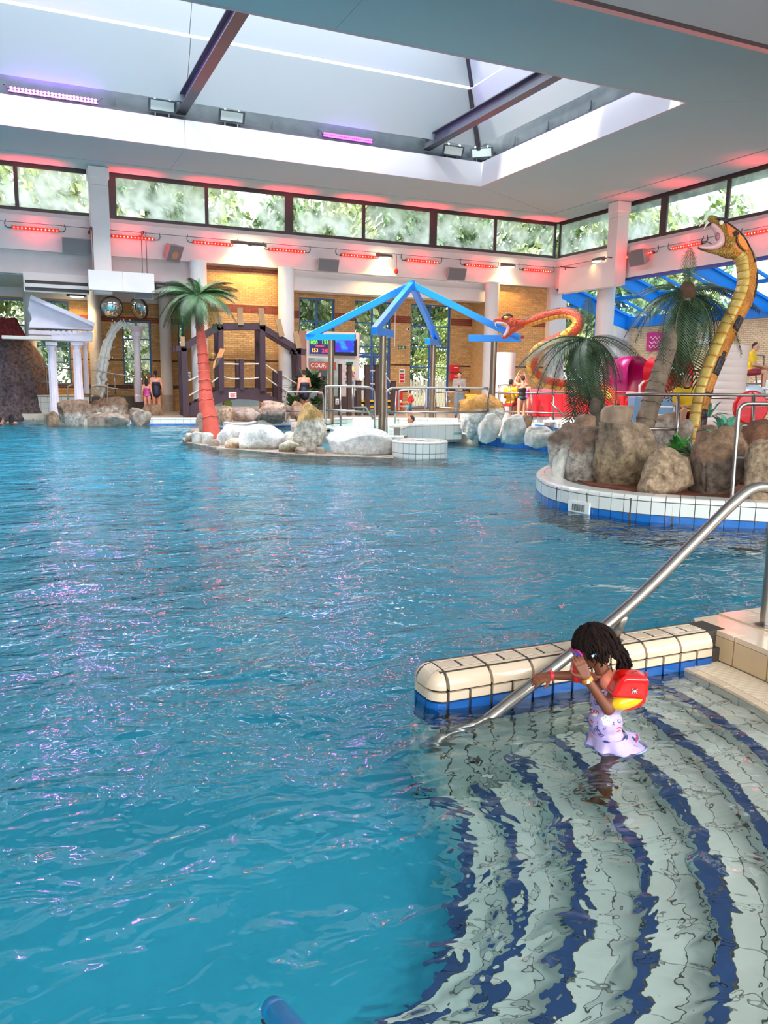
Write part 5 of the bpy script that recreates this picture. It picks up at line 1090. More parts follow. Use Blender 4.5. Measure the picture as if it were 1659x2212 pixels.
# ---------------------------------------------------------------- ruined temple front, volcano, fountain pillar
M_lil = mat('lilac_white', 'efe6f4', .6, var=.08, vscale=3, bump=.15, bscale=18)
YT = 31.0
tm = thing('temple_ruin', 'white broken temple front with half a pediment on fluted columns, left of the far bay', 'temple', Wz(118, 893, .2))
b = MB(); ppoly(b, [(65, 641), (202, 700), (203, 712), (64, 707), (63, 697), (68, 690), (66, 680), (60, 668)], YT, .7); b.build('pediment', M_lil, tm, bevel=.02)
b = MB(); pbar(b, (65, 643), (203, 703), 9, YT - .08, .86); b.build('raking_cornice', M_lil, tm, bevel=.02)
b = MB(); pbox(b, 62, 703, 203, 713, YT - .08, .86); b.build('cornice', M_lil, tm, bevel=.02)
b = MB(); pbox(b, 61, 713, 201, 738, YT, .7); b.build('entablature', M_lil, tm, bevel=.02)
for k in range(12): b = MB(); x = 66 + k * 11.4; pbox(b, x, 714, x + 7, 722, YT - .05, .06); b.build('dentil', M_lil, tm)
b = MB(); pbox(b, 3, 724, 112, 735, YT - .45, .35); b.build('fallen_beam', M_rev, tm, bevel=.02); b = MB(); pbox(b, 55, 722, 111, 725, YT - .40, .2); b.build('dark_lip', M_lampbody, tm)
def column(x, ytop, ybot, xb, wpx, Y, par, nm='column'):
    a = WY(x, ytop, Y + .3); c = WY(xb, ybot, Y + .3); s = depth(a) / FPX; r = wpx / 2 * s; b = MB(); n = 16
    H = a.z - c.z; ins = [(r * 1.08, 0), (r * 1.0, H * .1), (r * .86, H * .88), (r * .86, H * .885)]
    b.lathe(ins, (c.x, Y + .3, c.z), 20); o = b.build(nm, M_lil, par, True, sharp=40)
    b = MB(); b.lathe([(r * .9, H * .885), (r * .95, H * .9), (r * 1.15, H * .925), (r * 1.2, H * .94)], (c.x, Y + .3, c.z), 20); b.bb((c.x - r * 1.4, Y + .3 - r * 1.4, c.z + H * .945), (c.x + r * 1.4, Y + .3 + r * 1.4, a.z)); b.build('capital', M_lil, par, bevel=.01)
    for k in range(12):
        q = 2 * math.pi * k / 12; b = MB(); b.tube([(c.x + r * 1.05 * math.cos(q), Y + .3 + r * 1.05 * math.sin(q), c.z + H * .02), (c.x + r * .87 * math.cos(q), Y + .3 + r * .87 * math.sin(q), c.z + H * .87)], r * .09, 5); b.build('flute', M_lil, par)
column(111, 738, 896, 119, 17, YT, tm); column(166, 738, 880, 172, 17, YT, tm); column(184, 740, 850, 188, 10, YT + 1.6, tm)
vol = thing('volcano', 'dark rocky volcano with red lava streaks at the left picture edge', 'volcano', WD(-22, 905, 29.5))
M_vol = two_tone('volcano_rock', '8a2a2e', '40282c', '6a5758', '3c3238', 3.05, 1.1)
vc = WD(-22, 905, 29.5) + VIEWF * 1.4; vc.z = 0; b = MB()
prof_v = [(2.2, -.4), (2.05, 0), (1.78, .95), (1.65, 1.6), (1.2, 2.45), (.82, 3.05), (.6, 3.55), (.48, 3.75), (.2, 3.4)]
pv = catmull([Vector((r_, 0, z)) for r_, z in prof_v], 5)
def vfn(u, v):
    k = u * (len(pv) - 1); i = min(int(k), len(pv) - 2); p = pv[i].lerp(pv[i + 1], k - i); a = 2 * math.pi * v
    n = mnoise.noise(Vector((math.cos(a) * 3, math.sin(a) * 3, p.z * .6))); n2 = mnoise.noise(Vector((math.cos(a) * 8, math.sin(a) * 8, p.z * 1.1)))
    r_ = p.x * (1 + .14 * n + .10 * n2); return (vc.x + r_ * math.cos(a), vc.y + r_ * math.sin(a), p.z + .1 * n2)
b.grid(vfn, 40, 72); b.build('cone', M_vol, vol, True)
YP = 33.0
fp = thing('fountain_pillar', 'pale stone pillar with a wide bowl on top, spouting water in the far bay', 'fountain', WY(298, 868, YP))
a = WY(293, 705, YP); c = WY(300, 868, YP); s = depth(a) / FPX; H = a.z - c.z
MB().lathe([(10 * s, 0), (10 * s, .25), (7.6 * s, .28), (6.4 * s, H * .79), (6.6 * s, H * .8)], (c.x, YP, c.z), 24).build('shaft', M_lil, fp, True, sharp=40)
MB().lathe([(7 * s, H * .80), (7.4 * s, H * .83), (10 * s, H * .86), (12 * s, H * .875), (12 * s, H * .93)], (c.x, YP, c.z), 24).build('capital', M_lil, fp, True, sharp=30)
MB().lathe([(9 * s, H * .93), (14 * s, H * .96), (22 * s, H), (20.5 * s, H), (10 * s, H * .965)], (c.x, YP, c.z), 28).build('bowl', M_lil, fp, True, sharp=40)
M_foam = mat('white_water', 'eef2f0', .15, spec=.6, var=.1, vscale=9)
wj = thing('water_jet', 'arc of falling white water pouring from the fountain bowl', 'water', WY(275, 703, YP))
path = catmull([WY(x, y, YP - .2) for x, y in ((276, 706), (262, 699), (248, 708), (238, 728), (229, 752), (224, 774), (220, 800), (216, 830), (214, 862))], 6); rs = interp([.05, .10, .13, .13, .14, .17, .16, .13, .12], 6)
for k in range(5):
    r = random.Random(k); off = Vector((r.uniform(-.12, .12), r.uniform(-.1, .1), r.uniform(-.08, .08)))
    q = [p + off * (i / len(path) + .3) + Vector((mnoise.noise(Vector((i * .45, k, 0))), 0, mnoise.noise(Vector((i * .45, k, 5))))) * .12 for i, p in enumerate(path)]; end = len(q) - r.randint(0, 22)
    MB().tube(q[:end], [x * (.55 + .5 * abs(mnoise.noise(Vector((i * .7, k * 3, 2))))) for i, x in enumerate(rs[:end])], 7).build('stream', M_foam, wj, True)
b = MB(); r = random.Random(9)
for k in range(150):
    i = int(r.random() ** .8 * (len(path) - 1)); p = path[i] + Vector((r.gauss(0, .16), r.gauss(0, .1), r.gauss(0, .16))) * (.5 + i / len(path)); e = r.uniform(.012, .035); b.ell(p, (e, e, e * 1.4), None, 5, 4)
b.build('droplets', M_foam, wj, True)['kind'] = 'stuff'
# raised ramp with rails in the far bay
rp = sempty('floor_ramp', (2, 33.5, .5)); b = MB(); b.prism([(-16, 32.8), (2.1, 32.8), (4.6, 33.6), (4.6, 34.9), (-16, 34.9)], .2, .85); b.build('ramp_core', M_grout, rp)
T = MB(); T.box((0, 0, 0), (.235, .02, .2)); me = T.mesh('face_tile', mat('grey_white_tile', 'c9cbc6', .3))
for i in range(26):
    for j in range(3): inst(me, 'face_tile', Matrix.Translation((-4 + .245 * i, 32.79, .31 + .21 * j)), rp)
b = MB(); b.bb((-16, 32.75, .85), (2.1, 34.9, .9)); b.build('ramp_top', M_deck, rp)
def rail(nm, label, paths, r_=.024, cat='railing', m=None, group=None, base=None):
    t = thing(nm, label, cat, base if base is not None else paths[0][0][0], group)
    for pts, part, rr in paths: MB().tube(pts, rr or r_, 10).build(part, m or M_steel, t, True)
    return t
def prail(xs, Y): return [WY(x, y, Y) for x, y in xs]
rail('steel_railing', 'thin steel railing along the raised ramp behind the temple columns', [(prail([(50, 790), (105, 793), (158, 798)], 32.9), 'top_rail', 0), (prail([(60, 823), (158, 829)], 32.9), 'mid_rail', 0), (prail([(98, 793), (103, 850)], 32.9), 'post', 0)])
rail('steel_railing', 'curved steel handrail sloping down beside the fountain pillar', [(catmull(prail([(196, 801), (204, 800), (245, 807), (280, 813), (289, 822), (291, 868)], 32.2), 5), 'top_rail', 0), (prail([(247, 807), (250, 852)], 32.2), 'post', 0), (prail([(204, 833), (290, 845)], 32.2), 'mid_rail', 0)])
rail('steel_railing', 'square steel rail in front of the white column of the far bay', [(catmull(prail([(197, 866), (197, 840), (200, 833), (228, 833), (232, 838), (232, 862)], 31.8), 4), 'top_rail', 0), (prail([(225, 833), (225, 860)], 31.8), 'post', 0)])
rail('steel_railing', 'bent steel rail between the temple columns and the boulders', [(catmull(prail([(147, 874), (146, 840), (150, 833), (158, 831)], 31.6), 4), 'top_rail', 0)])
# ---------------------------------------------------------------- dark timber bridge
M_tim = mat('dark_stained_timber', '46303a', .65, var=.2, vscale=4, bump=.2, bscale=30); M_plank = mat('weathered_plank', 'a98763', .8, var=.2, vscale=6); M_rope = mat('pale_rope', 'c9bdb2', .8)
YB = 28.75
br = thing('footbridge', 'dark timber footbridge with an arched beam and tall plank-topped frame', 'bridge', Wz(402, 898, .22))
for yo, full in ((0, True), (.6, True)):
    Y = YB + yo
    def B(nm, p, q, w, th=.16, m=M_tim): b = MB(); pbar(b, p, q, w, YB, th); o = b.build(nm, m, br); o.location.y += 0; o.matrix_world = Matrix.Translation((0, yo, 0)) @ o.matrix_world; return o
    B('post', (397, 752), (402, 899), 13); B('post', (476, 705), (478, 845), 11); B('post', (566, 705), (567, 845), 12); B('post', (645, 755), (647, 885), 8)
    B('top_beam', (400, 749), (473, 707), 12); B('top_beam', (468, 705), (572, 705), 14); B('top_beam', (568, 708), (643, 754), 12)
    B('beam_end', (379, 753), (402, 753), 12); B('beam_end', (638, 757), (660, 761), 13)
    b = MB(); ppoly(b, [(396, 899), (396, 884), (475, 841), (563, 841), (609, 869), (609, 880), (575, 868), (545, 863), (515, 862), (490, 865), (465, 875), (445, 890), (434, 899)], YB, .18); o = b.build('arched_beam', M_tim, br); o.matrix_world = Matrix.Translation((0, yo, 0)) @ o.matrix_world
    B('short_post', (521, 776), (522, 842), 8); B('short_post', (604, 801), (604, 872), 9)
    for path in (((482, 786), (520, 787)), ((525, 787), (562, 786)), ((482, 814), (500, 818), (520, 818)), ((525, 818), (545, 818), (562, 815)), ((571, 786), (600, 806)), ((571, 814), (600, 834)), ((607, 809), (642, 830)), ((607, 838), (642, 858)), ((405, 824), (430, 812)), ((405, 856), (432, 842)), ((457, 826), (473, 815))):
        b = MB(); b.tube(catmull([WY(x, y, YB + .08 + yo) for x, y in path], 5), .028, 6); b.build('rope', M_rope, br, True)
for x0, y0, x1, y1, w in ((475, 700, 475, 682, 12), (520, 702, 518, 664, 12), (567, 702, 563, 665, 12), (609, 727, 600, 690, 12), (646, 752, 638, 716, 12), (395, 748, 394, 727, 9)):
    b = MB(); pbar(b, (x0, y0), (x1, y1), w, YB - .12, .05); b.build('upright_plank', M_plank, br)
b = MB(); 
for k in range(16):
    t_ = k / 15; x = 406 + 200 * t_; y = 880 - 40 * min(1, t_ / .35) if t_ < .78 else 841 + 28 * (t_ - .78) / .22; p = WY(x, y, YB + .1); o = MB().bb((p.x - .1, YB + .05, p.z - .02), (p.x + .1, YB + .7, p.z + .03)).build('deck_plank', M_tim, br)
def notice(nm, label, x0, y0, x1, y1, Y, m, cat='sign'):
    b = MB(); pbox(b, x0, y0, x1, y1, Y, .02); o = thing(nm, label, cat, WY((x0 + x1) / 2, (y0 + y1) / 2, Y)); b.build('panel', m, o); return o
M_signw = mat('sign_white', 'f0eeea', .4); M_signr = mat('sign_red', 'd2212b', .4); M_signg = mat('sign_green', '1d6a48', .4)
def lines(par, x0, y0, x1, y1, Y, n, m):
    for k in range(n): b = MB(); y = y0 + (y1 - y0) * (k + .5) / n; pbox(b, x0 + (k % 2) * 1.2, y - (y1 - y0) / n * .28, x1 - ((k * 3) % 2) * 1.5, y + (y1 - y0) / n * .28, Y - .006, .006); b.build('print_line', m, par)
sg = notice('notice', 'white notice with red print on the bridge beam', 494, 847, 511, 859, YB - .03, M_signw); lines(sg, 496.5, 849, 509, 858, YB - .03, 4, M_signr)
sg = notice('notice', 'small white notice behind the left frame of the bridge', 404, 803, 412, 823, 30.22, M_signw); lines(sg, 405.5, 806, 410.5, 819, 30.21, 3, M_signg)
pn = thing('screen_panel', 'pale blue and white panel seen under the bridge arch', 'panel', WY(520, 880, YB + 1.7)); b = MB(); pbox(b, 455, 858, 560, 878, YB + 1.2, .05); b.build('blue_panel', mat('pale_blue', '9db4c4', .5), pn); b = MB(); pbox(b, 455, 878, 560, 900, YB + 1.18, .05); b.build('white_panel', M_signw, pn)
gb = thing('hanging_basket', 'small olive green basket hanging under the bridge arch', 'basket', WY(492, 872, YB + .5)); b = MB(); ppoly(b, [(484, 868), (501, 868), (501, 876), (484, 876)], YB + .5, .25); b.build('basket', mat('olive', '7d8a3a', .7), gb); b = MB(); ppoly(b, [(488, 862), (497, 862), (499, 868), (486, 868)], YB + .5, .25); b.build('lid', mat('olive', '7d8a3a'), gb)
# straw ball and painted board hanging on the pink palm
sb = thing('straw_ball', 'tufted straw ball on the right side of the pink palm trunk', 'ornament', WD(458, 767, D1 - .2)); c = WD(458, 767, D1 - .15); r = random.Random(2)
MB().ell(c, (.06, .06, .06), None, 10, 8).build('core', mat('straw', 'c9985a', .8), sb, True)
for k in range(46): d = Vector((r.gauss(0, 1), r.gauss(0, 1), r.gauss(0, 1))).normalized(); MB().tube([c + d * .05, c + d * .125 + ZZ * r.uniform(-.01, .01)], [.007, .003], 4).build('straw', MATS['straw'], sb)
bd = thing('painted_board', 'tilted board, orange above and dark grey below, hanging by the pink palm trunk', 'board', WD(472, 775, D1 - .4)); 
def dpoly(b, pts, D, th): P = [WD(x, y, D) for x, y in pts]; n = len(P); return b.add(P + [p + VIEWF * th for p in P], [tuple(range(n)), tuple(reversed(range(n, 2 * n)))] + [(i, (i + 1) % n, n + (i + 1) % n, n + i) for i in range(n)])
b = MB(); dpoly(b, [(476, 752), (486, 755), (479, 772), (469, 775), (467, 772)], D1 - .4, .06); b.build('orange_half', mat('board_orange', 'e8955a', .5), bd); b = MB(); dpoly(b, [(467, 773), (477, 772), (470, 788), (461, 797), (461, 789)], D1 - .4, .06); b.build('grey_half', mat('board_grey', '5d5a55', .5), bd); b = MB(); dpoly(b, [(465, 776), (468, 774), (463, 796), (460, 797), (460, 788)], D1 - .42, .02); b.build('orange_edge', MATS['board_orange'], bd)
# ---------------------------------------------------------------- blue pergola over the hot pool
pg = thing('pergola', 'bright blue open pyramid frame on four steel posts over the hot pool', 'pergola', (10.65, 21.9, .3))
PC = Vector((10.65, 21.9, 0)); apex = Vector((10.65, 21.9, WD(885, 612, depth((10.65, 21.9, 4))).z))
for X, Y in ((8.59, 23.19), (8.82, 19.84), (12.46, 23.91), (12.7, 20.5)):
    p = Vector((X, Y, 0)); d = (p - PC).normalized(); zt = 2.82
    MB().tube([p + ZZ * .2, p + ZZ * zt], .092, 16).build('post', mat('bronze_steel', '8d7c6c', .3, .8, var=.15, vscale=2), pg, True, sharp=40)
    o = p + d * .78 + ZZ * (zt + .09); i_ = p - d * .75 + ZZ * (zt + .09)
    b = MB(); b.bar(i_, o, .19, .16); b.build('foot_beam', M_bluebright, pg, bevel=.01)
    b = MB(); e = (o - apex).normalized(); b.bar(apex + e * .08 - ZZ * .05, o - d * .04, .19, .16); b.build('rafter', M_bluebright, pg, bevel=.01)
MB().tube([apex - ZZ * .22, apex + ZZ * .08], .09, 10).build('apex_hub', M_bluebright, pg)
# ---------------------------------------------------------------- steel rails round the hot pool and the walkways
def drail(xs, D): return [WD(x, y, D) for x, y in xs]
rail('pool_railing', 'steel rail with rounded ends along the left side of the hot pool', [(catmull(drail([(703, 920), (703, 850), (703, 838), (708, 835), (750, 835), (790, 836), (803, 840), (809, 852), (810, 930)], 21.3), 5), 'top_rail', 0), (drail([(703, 886), (810, 890)], 21.3), 'mid_rail', 0), (drail([(736, 836), (736, 926)], 21.3), 'post', 0), (drail([(762, 836), (762, 880), (790, 880), (806, 905)], 21.3), 'stub_rail', 0)], .03)
rail('pool_railing', 'steel rail with a rounded left end in front of the hot pool, right part', [(catmull(drail([(835, 940), (835, 860), (836, 846), (846, 839), (860, 838), (960, 838), (1055, 839)], 20.6), 5), 'top_rail', 0), (drail([(836, 891), (1052, 890)], 20.6), 'mid_rail', 0), (drail([(1055, 839), (1054, 890)], 20.6), 'post', 0)], .03)
rail('pool_railing', 'low steel rail beside the boulders right of the bridge', [(catmull(drail([(617, 912), (617, 862), (618, 851), (624, 847), (660, 846), (690, 848), (698, 856), (699, 912)], 24.5), 5), 'top_rail', 0), (drail([(617, 888), (699, 888)], 24.5), 'mid_rail', 0)], .03)
rail('pool_railing', 'double steel rails behind the hot pool, left of the man in grey', [(catmull(drail([(862, 885), (862, 850), (868, 843), (905, 843), (913, 848)], 27), 4), 'top_rail', 0), (drail([(862, 877), (918, 878)], 27), 'mid_rail', 0), (drail([(918, 840), (918, 912)], 27), 'post', 0), (drail([(856, 845), (853, 915)], 25.5), 'white_pole', 0)], .026)
rail('pool_railing', 'double steel rails behind the hot pool, in front of the man in grey', [(drail([(941, 848), (1012, 846)], 26.8), 'top_rail', 0), (drail([(941, 880), (1010, 882)], 26.8), 'mid_rail', 0), (drail([(941, 842), (941, 912)], 26.8), 'post', 0), (drail([(965, 845), (965, 900)], 26.8), 'post', 0), (catmull(drail([(964, 850), (972, 856), (973, 866), (968, 868)], 27.2), 4), 'hook', 0)], .026)
rail('walkway_railing', 'long steel walkway rail in front of the swimmers and the red slide', [(drail([(1067, 848), (1200, 850), (1372, 853)], 27.5), 'top_rail', 0), (drail([(1092, 889), (1240, 894), (1372, 898)], 27.5), 'mid_rail', 0)] + [(drail([(x, 850), (x, 907)], 27.5), 'post', 0) for x in (1149, 1196, 1330)] + [(drail([(1190, 870), (1228, 908)], 27.0), 'brace', 0)], .03)
rail('walkway_railing', 'steel walkway rail behind the palms, crossing in front of the seated girl in yellow', [(drail([(1352, 852), (1465, 852), (1680, 854)], 13.6), 'top_rail', 0), (drail([(1352, 926), (1465, 927)], 13.6), 'mid_rail', 0)] + [(drail([(x, 852), (x - 3, 990)], 13.6), 'post', 0) for x in (1465, 1628)], .028)
rail('walkway_railing', 'thinner second steel rail just below the walkway rail behind the tall snake', [(drail([(1535, 860), (1690, 862)], 17), 'top_rail', 0), (drail([(1640, 860), (1640, 925)], 17), 'post', 0)], .02)
q = Wz(1581, 1078, .3); Dq = depth(q)
rail('ladder_rail', 'steel grab rail with a rounded corner standing on the tiled kerb of the island', [(catmull([q, WD(1588, 985, Dq), WD(1594, 905, Dq), WD(1597, 884, Dq), WD(1608, 874, Dq), WD(1630, 872, Dq), WD(1720, 874, Dq)], 6), 'top_rail', 0), ([WD(1589, 990, Dq), WD(1720, 992, Dq)], 'mid_rail', .018)], .026)
rail('step_railing', 'pale steel stair rail in front of the magenta slide mouth', [(catmull(drail([(1382, 925), (1382, 838), (1384, 832), (1395, 822), (1440, 795)], 24), 4), 'top_rail', 0)], .04, m=mat('cream_rail', 'e6d3c2', .3))
rail('step_railing', 'white stair rail slanting across the red slide mouth', [(drail([(1436, 788), (1446, 789), (1478, 812), (1484, 825), (1484, 930)], 22), 'top_rail', 0)], .05, m=M_signw)
rail('step_railing', 'steel step rails in front of the blue slide panels', [(catmull(drail([(1417, 970), (1418, 868), (1424, 861), (1452, 860), (1455, 868), (1455, 925)], 17.5), 4), 'top_rail', 0), (drail([(1420, 920), (1455, 890)], 17.5), 'brace', 0)], .022)
# ---------------------------------------------------------------- information board
ib = thing('information_board', 'white information wall with a digital clock panel and posters behind the pergola', 'board', WY(715, 885, 30.75)); YI = 30.8
b = MB(); pbox(b, 662, 714, 775, 893, YI, .12); b.build('board', mat('board_white', 'e2d2cd', .6), ib); b = MB(); pbox(b, 646, 714, 662, 893, YI + .1, .12); b.build('side_board', mat('board_pink', 'b98a78', .6), ib)
ck = thing('clock_display', 'digital display with green and red numbers on the information wall', 'display', WY(690, 750, YI)); b = MB(); pbox(b, 668, 731, 714, 767, YI - .06, .06); b.build('case', mat('silver_case', 'b5b8bd', .4), ck); b = MB(); pbox(b, 670, 733, 713, 765.5, YI - .075, .02); b.build('face', emission('display_face', '4a4a86', .55), ck)
EG, ER, EO = emission('digit_green', '63ff1c', 2.5), emission('digit_red', 'ff3020', 3.0), emission('digit_orange', 'ff8a20', 3.0)
for s_, x, y, m in (('000', 678.5, 740, EG), ('153', 702, 740, EG), ('153', 680, 757, EO), ('240', 703, 758, ER)): text('digits', s_, WY(x, y, YI - .09), .20, m, ck, XA, ZZ)
b = MB(); pbox(b, 682, 746.5, 700, 748.5, YI - .082, .004); b.build('red_print', ER, ck)
tv = thing('television', 'black wall television showing a blue picture beside the digital display', 'television', WY(745, 750, YI)); b = MB(); pbox(b, 721, 731, 771, 769, YI - .16, .1); b.build('bezel', M_black, tv, bevel=.01)
mt_ = bpy.data.materials.new('tv_picture'); mt_.use_nodes = True; t = mt_.node_tree; t.nodes.clear(); e = t.nodes.new('ShaderNodeEmission'); e.inputs[1].default_value = .9; n = t.nodes.new('ShaderNodeTexNoise'); n.inputs['Scale'].default_value = 3; n.inputs['Detail'].default_value = 6; rp = t.nodes.new('ShaderNodeValToRGB')
for k, (p_, c_) in enumerate(((.3, '6a2fc0'), (.5, '2f4fd0'), (.72, '4aa0e8'))):
    el = rp.color_ramp.elements[k] if k < 2 else rp.color_ramp.elements.new(p_); el.position = p_; el.color = (*lin(c_), 1)
co = t.nodes.new('ShaderNodeTexCoord'); t.links.new(co.outputs['Object'], n.inputs[0]); t.links.new(n.outputs[0], rp.inputs[0]); t.links.new(rp.outputs[0], e.inputs[0]); o_ = t.nodes.new('ShaderNodeOutputMaterial'); t.links.new(e.outputs[0], o_.inputs[0])
b = MB(); pbox(b, 724.5, 734, 764.5, 761.5, YI - .17, .012); b.build('screen', mt_, tv)
po = thing('mural_poster', 'large mural poster with a red lettered band on the information wall', 'poster', WY(700, 815, YI)); b = MB(); pbox(b, 667, 773, 732, 890, YI - .03, .03); b.build('sheet', mat('mural', 'b9c7c0', .6, col2='6a7f86', vscale=1.6), po)
b = MB(); pbox(b, 668, 781, 726, 799, YI - .045, .012); b.build('red_band', mat('band_red', 'b8564a', .6), po); text('letters', 'COUR-PI', WY(694, 790, YI - .055), .23, M_signw, po, XA, ZZ)
b = MB(); pbox(b, 690, 800, 706, 889, YI - .04, .01); b.build('dark_shape', mat('mural_dark', '4a5458', .6), po); b = MB(); ppoly(b, [(690, 805), (694, 805), (693, 822), (692, 830), (696, 845), (688, 845), (687, 832), (690, 824)], YI - .05, .01); b.build('pink_figure', mat('mural_pink', 'd99a86', .6), po)
p2 = notice('poster', 'pale poster with red and yellow numbers right of the mural', 744, 776, 768, 817, YI - .03, mat('poster_pale', 'd5d8d6', .5), 'poster')
for q in ((748, 782, 763, 787, M_signg), (760, 793, 764, 800, EO), (748, 794, 752, 800, M_signr), (747, 804, 752, 811, M_signr), (761, 804, 766, 814, M_signr)): b = MB(); pbox(b, *q[:4], YI - .04, .01); b.build('print_block', q[4], p2)
notice('poster', 'small blue poster below the pale numbered poster', 746, 822, 764, 833, YI - .03, mat('poster_blue', '6f8fb5', .5), 'poster')
# ---------------------------------------------------------------- dark play posts with ropes and yellow steps
M_post = mat('play_post', '4a3733', .7, var=.2, vscale=5)
pf = thing('play_frame', 'dark timber play posts with ropes and yellow edged steps behind the hot pool', 'climbing frame', Wz(770, 893, .25)); YQ = 29.6
for x0, x1, y0, y1 in ((734, 739, 787, 898), (752, 760, 788, 898), (771, 781, 823, 898), (790, 799, 789, 898), (812, 819, 789, 898), (846, 855, 824, 898), (688, 697, 836, 898), (701, 706, 814, 898)):
    b = MB(); pbox(b, x0, y0, x1, y1, YQ, .2); b.build('post', M_post, pf, bevel=.02); b = MB(); pbox(b, x0 - .6, y0 - 1.2, x1 + .6, y0 + .5, YQ - .03, .26); b.build('post_cap', M_post, pf)
b = MB(); pbox(b, 723, 857, 771, 884, YQ + .1, .3); b.build('dark_panel', M_post, pf)
for y in (864, 877): b = MB(); pbox(b, 780, y, 846, y + 4.5, YQ + .1, .35); b.build('yellow_edge', mat('step_yellow', 'eeb52c', .5), pf); b = MB(); pbox(b, 780, y + 4.5, 846, y + 9, YQ + .2, .3); b.build('step', M_black, pf)
b = MB(); pbox(b, 784, 883, 846, 893, YQ + .05, .5); b.build('green_step', mat('step_green', '5d8a80', .5), pf)
for p in (((739, 800), (752, 800)), ((739, 830), (752, 831)), ((760, 800), (772, 826)), ((781, 826), (790, 808)), ((799, 801), (812, 801)), ((799, 829), (812, 830)), ((819, 794), (847, 830)), ((819, 822), (845, 852)), ((760, 830), (771, 845))): MB().tube([WY(x, y, YQ + .1) for x, y in p], .025, 6).build('rope', M_rope, pf)
sg = notice('notice', 'small white notice on the dark play panel', 725, 861.5, 732.5, 873.5, YQ + .08, M_signw); lines(sg, 726.5, 863, 731, 872, YQ + .08, 3, M_black)
# ---------------------------------------------------------------- small wall fittings
YR = 31.57
ex = notice('exit_sign', 'green emergency exit sign on the brick between the tall windows', 861, 747, 877, 753.5, YR, M_signg)
b = MB(); pbox(b, 863, 748, 865, 752.5, YR - .01, .01); b.build('door_mark', M_signw, ex); b = MB(); ppoly(b, [(871, 748), (873, 748), (872.5, 750), (874, 752.5), (872.5, 752.5), (871.7, 751), (870, 752.5), (869, 752.2), (871, 750)], YR - .01, .01); b.build('running_figure', M_signw, ex); b = MB(); pbox(b, 866.5, 749.7, 868.3, 750.5, YR - .01, .01); b.build('arrow', M_signw, ex)
cm_ = thing('dome_camera', 'small white security camera with a black dome on the brick above the exit sign', 'camera', WY(881, 711.5, YR)); c = WY(881, 711.5, YR - .05); MB().ell(c, (.08, .07, .08), None, 14, 8).build('housing', M_signw, cm_, True); MB().ell(c - YA * .06, (.04, .03, .04), None, 10, 6).build('lens', M_black, cm_, True)
cn = thing('conduit', 'thin white cable duct running to the exit sign', 'cable', WY(853, 700, YR)); MB().tube([WY(854, 650, YR), WY(852.5, 749.5, YR), WY(861, 750.5, YR)], .018, 6).build('duct', M_signw, cn)
fn = notice('fire_notice', 'strip of red and white fire notices on the brick below the exit sign', 863, 797, 874, 827, YR, M_signw)
for q in ((864.5, 800, 872.5, 804.5, mat('grey_print', '6a6a72', .5)), (864, 806.5, 873, 811, M_signr), (864, 812.5, 873, 819, M_signr), (864, 821, 873, 826, M_signr)): b = MB(); pbox(b, *q[:4], YR - .012, .012); b.build('red_square', q[4], fn)
for y0, y1, lb in ((788, 804, 'upper red first aid box on the brick beside the man in grey'), (806, 821, 'lower red first aid box on the brick beside the man in grey')):
    bx_ = thing('red_box', lb, 'box', WY(983, (y0 + y1) / 2, YR)); b = MB(); pbox(b, 974, y0, 992, y1, YR - .2, .2); b.build('case', M_signr, bx_, bevel=.02); b = MB(); pbox(b, 981, y0 + 5, 989, y0 + 7, YR - .215, .015); b.build('white_mark', M_signw, bx_)
rc = thing('extinguisher_cabinet', 'narrow red cabinet standing behind the rails, left of the running child', 'cabinet', WY(865, 884, 30.9)); b = MB(); pbox(b, 859.5, 846, 870, 885, 30.9, .3); b.build('case', M_signr, rc, bevel=.02); b = MB(); pbox(b, 861, 864, 868.5, 868, 30.88, .02); b.build('label_plate', M_signw, rc); b = MB(); pbox(b, 861, 851, 864, 856, 30.88, .02); b.build('window_slot', MATS['step_yellow'], rc)
yb = thing('yellow_bin', 'yellow bin half hidden behind the ochre-topped boulder', 'bin', WD(1015, 895, 26)); b = MB(); dbox(b, 1009, 856, 1030, 900, 25.8, .5); b.build('body', mat('bin_yellow', 'e6b02c', .5), yb, bevel=.03); b = MB(); dbox(b, 1008, 852, 1031, 857, 25.75, .6); b.build('lid', mat('bin_yellow', 'e6b02c'), yb, bevel=.02)
# ---------------------------------------------------------------- slides
M_slr = mat('slide_red', 'e01f2b', .25, coat=.4, var=.06, vscale=1); M_slm = mat('slide_magenta', 'd2157a', .25, coat=.4); M_slp = mat('slide_pink', 'ee3fa0', .25, coat=.4); M_slpd = mat('slide_dark_magenta', '9c0d55', .3, coat=.3)
sr = thing('red_slide', 'long glossy red slide trough running behind the left palm', 'slide', WD(1250, 905, 27.8))
P = [(1138, 24.4 + 4), (1200, 28.6), (1290, 28.4), (1375, 27.6)]
for y0, y1, nm, dd, m in ((848, 900, 'outer_wall', 0, M_slr), (840, 848, 'rim', -.05, mat('slide_rim', 'f0647a', .3, coat=.3)), (900, 913, 'white_base', .1, M_signw)):
    for k in range(9):
        x0 = 1136 + 238 * k / 9; x1 = 1136 + 238 * (k + 1) / 9 - .6; b = MB(); dpoly(b, [(x0, y0), (x1, y0), (x1, y1), (x0, y1)], 28.6 - .6 * math.sin(math.pi * k / 9) + dd, .18 if nm != 'rim' else .3); b.build(nm, m, sr, bevel=.02)
b = MB(); dbox(b, 1372, 842, 1440, 860, 26, .3); b.build('rim', MATS['slide_rim'], sr, bevel=.05); b = MB(); dbox(b, 1355, 860, 1374, 893, 26, .4); b.build('end_wall', M_slr, sr, bevel=.1)
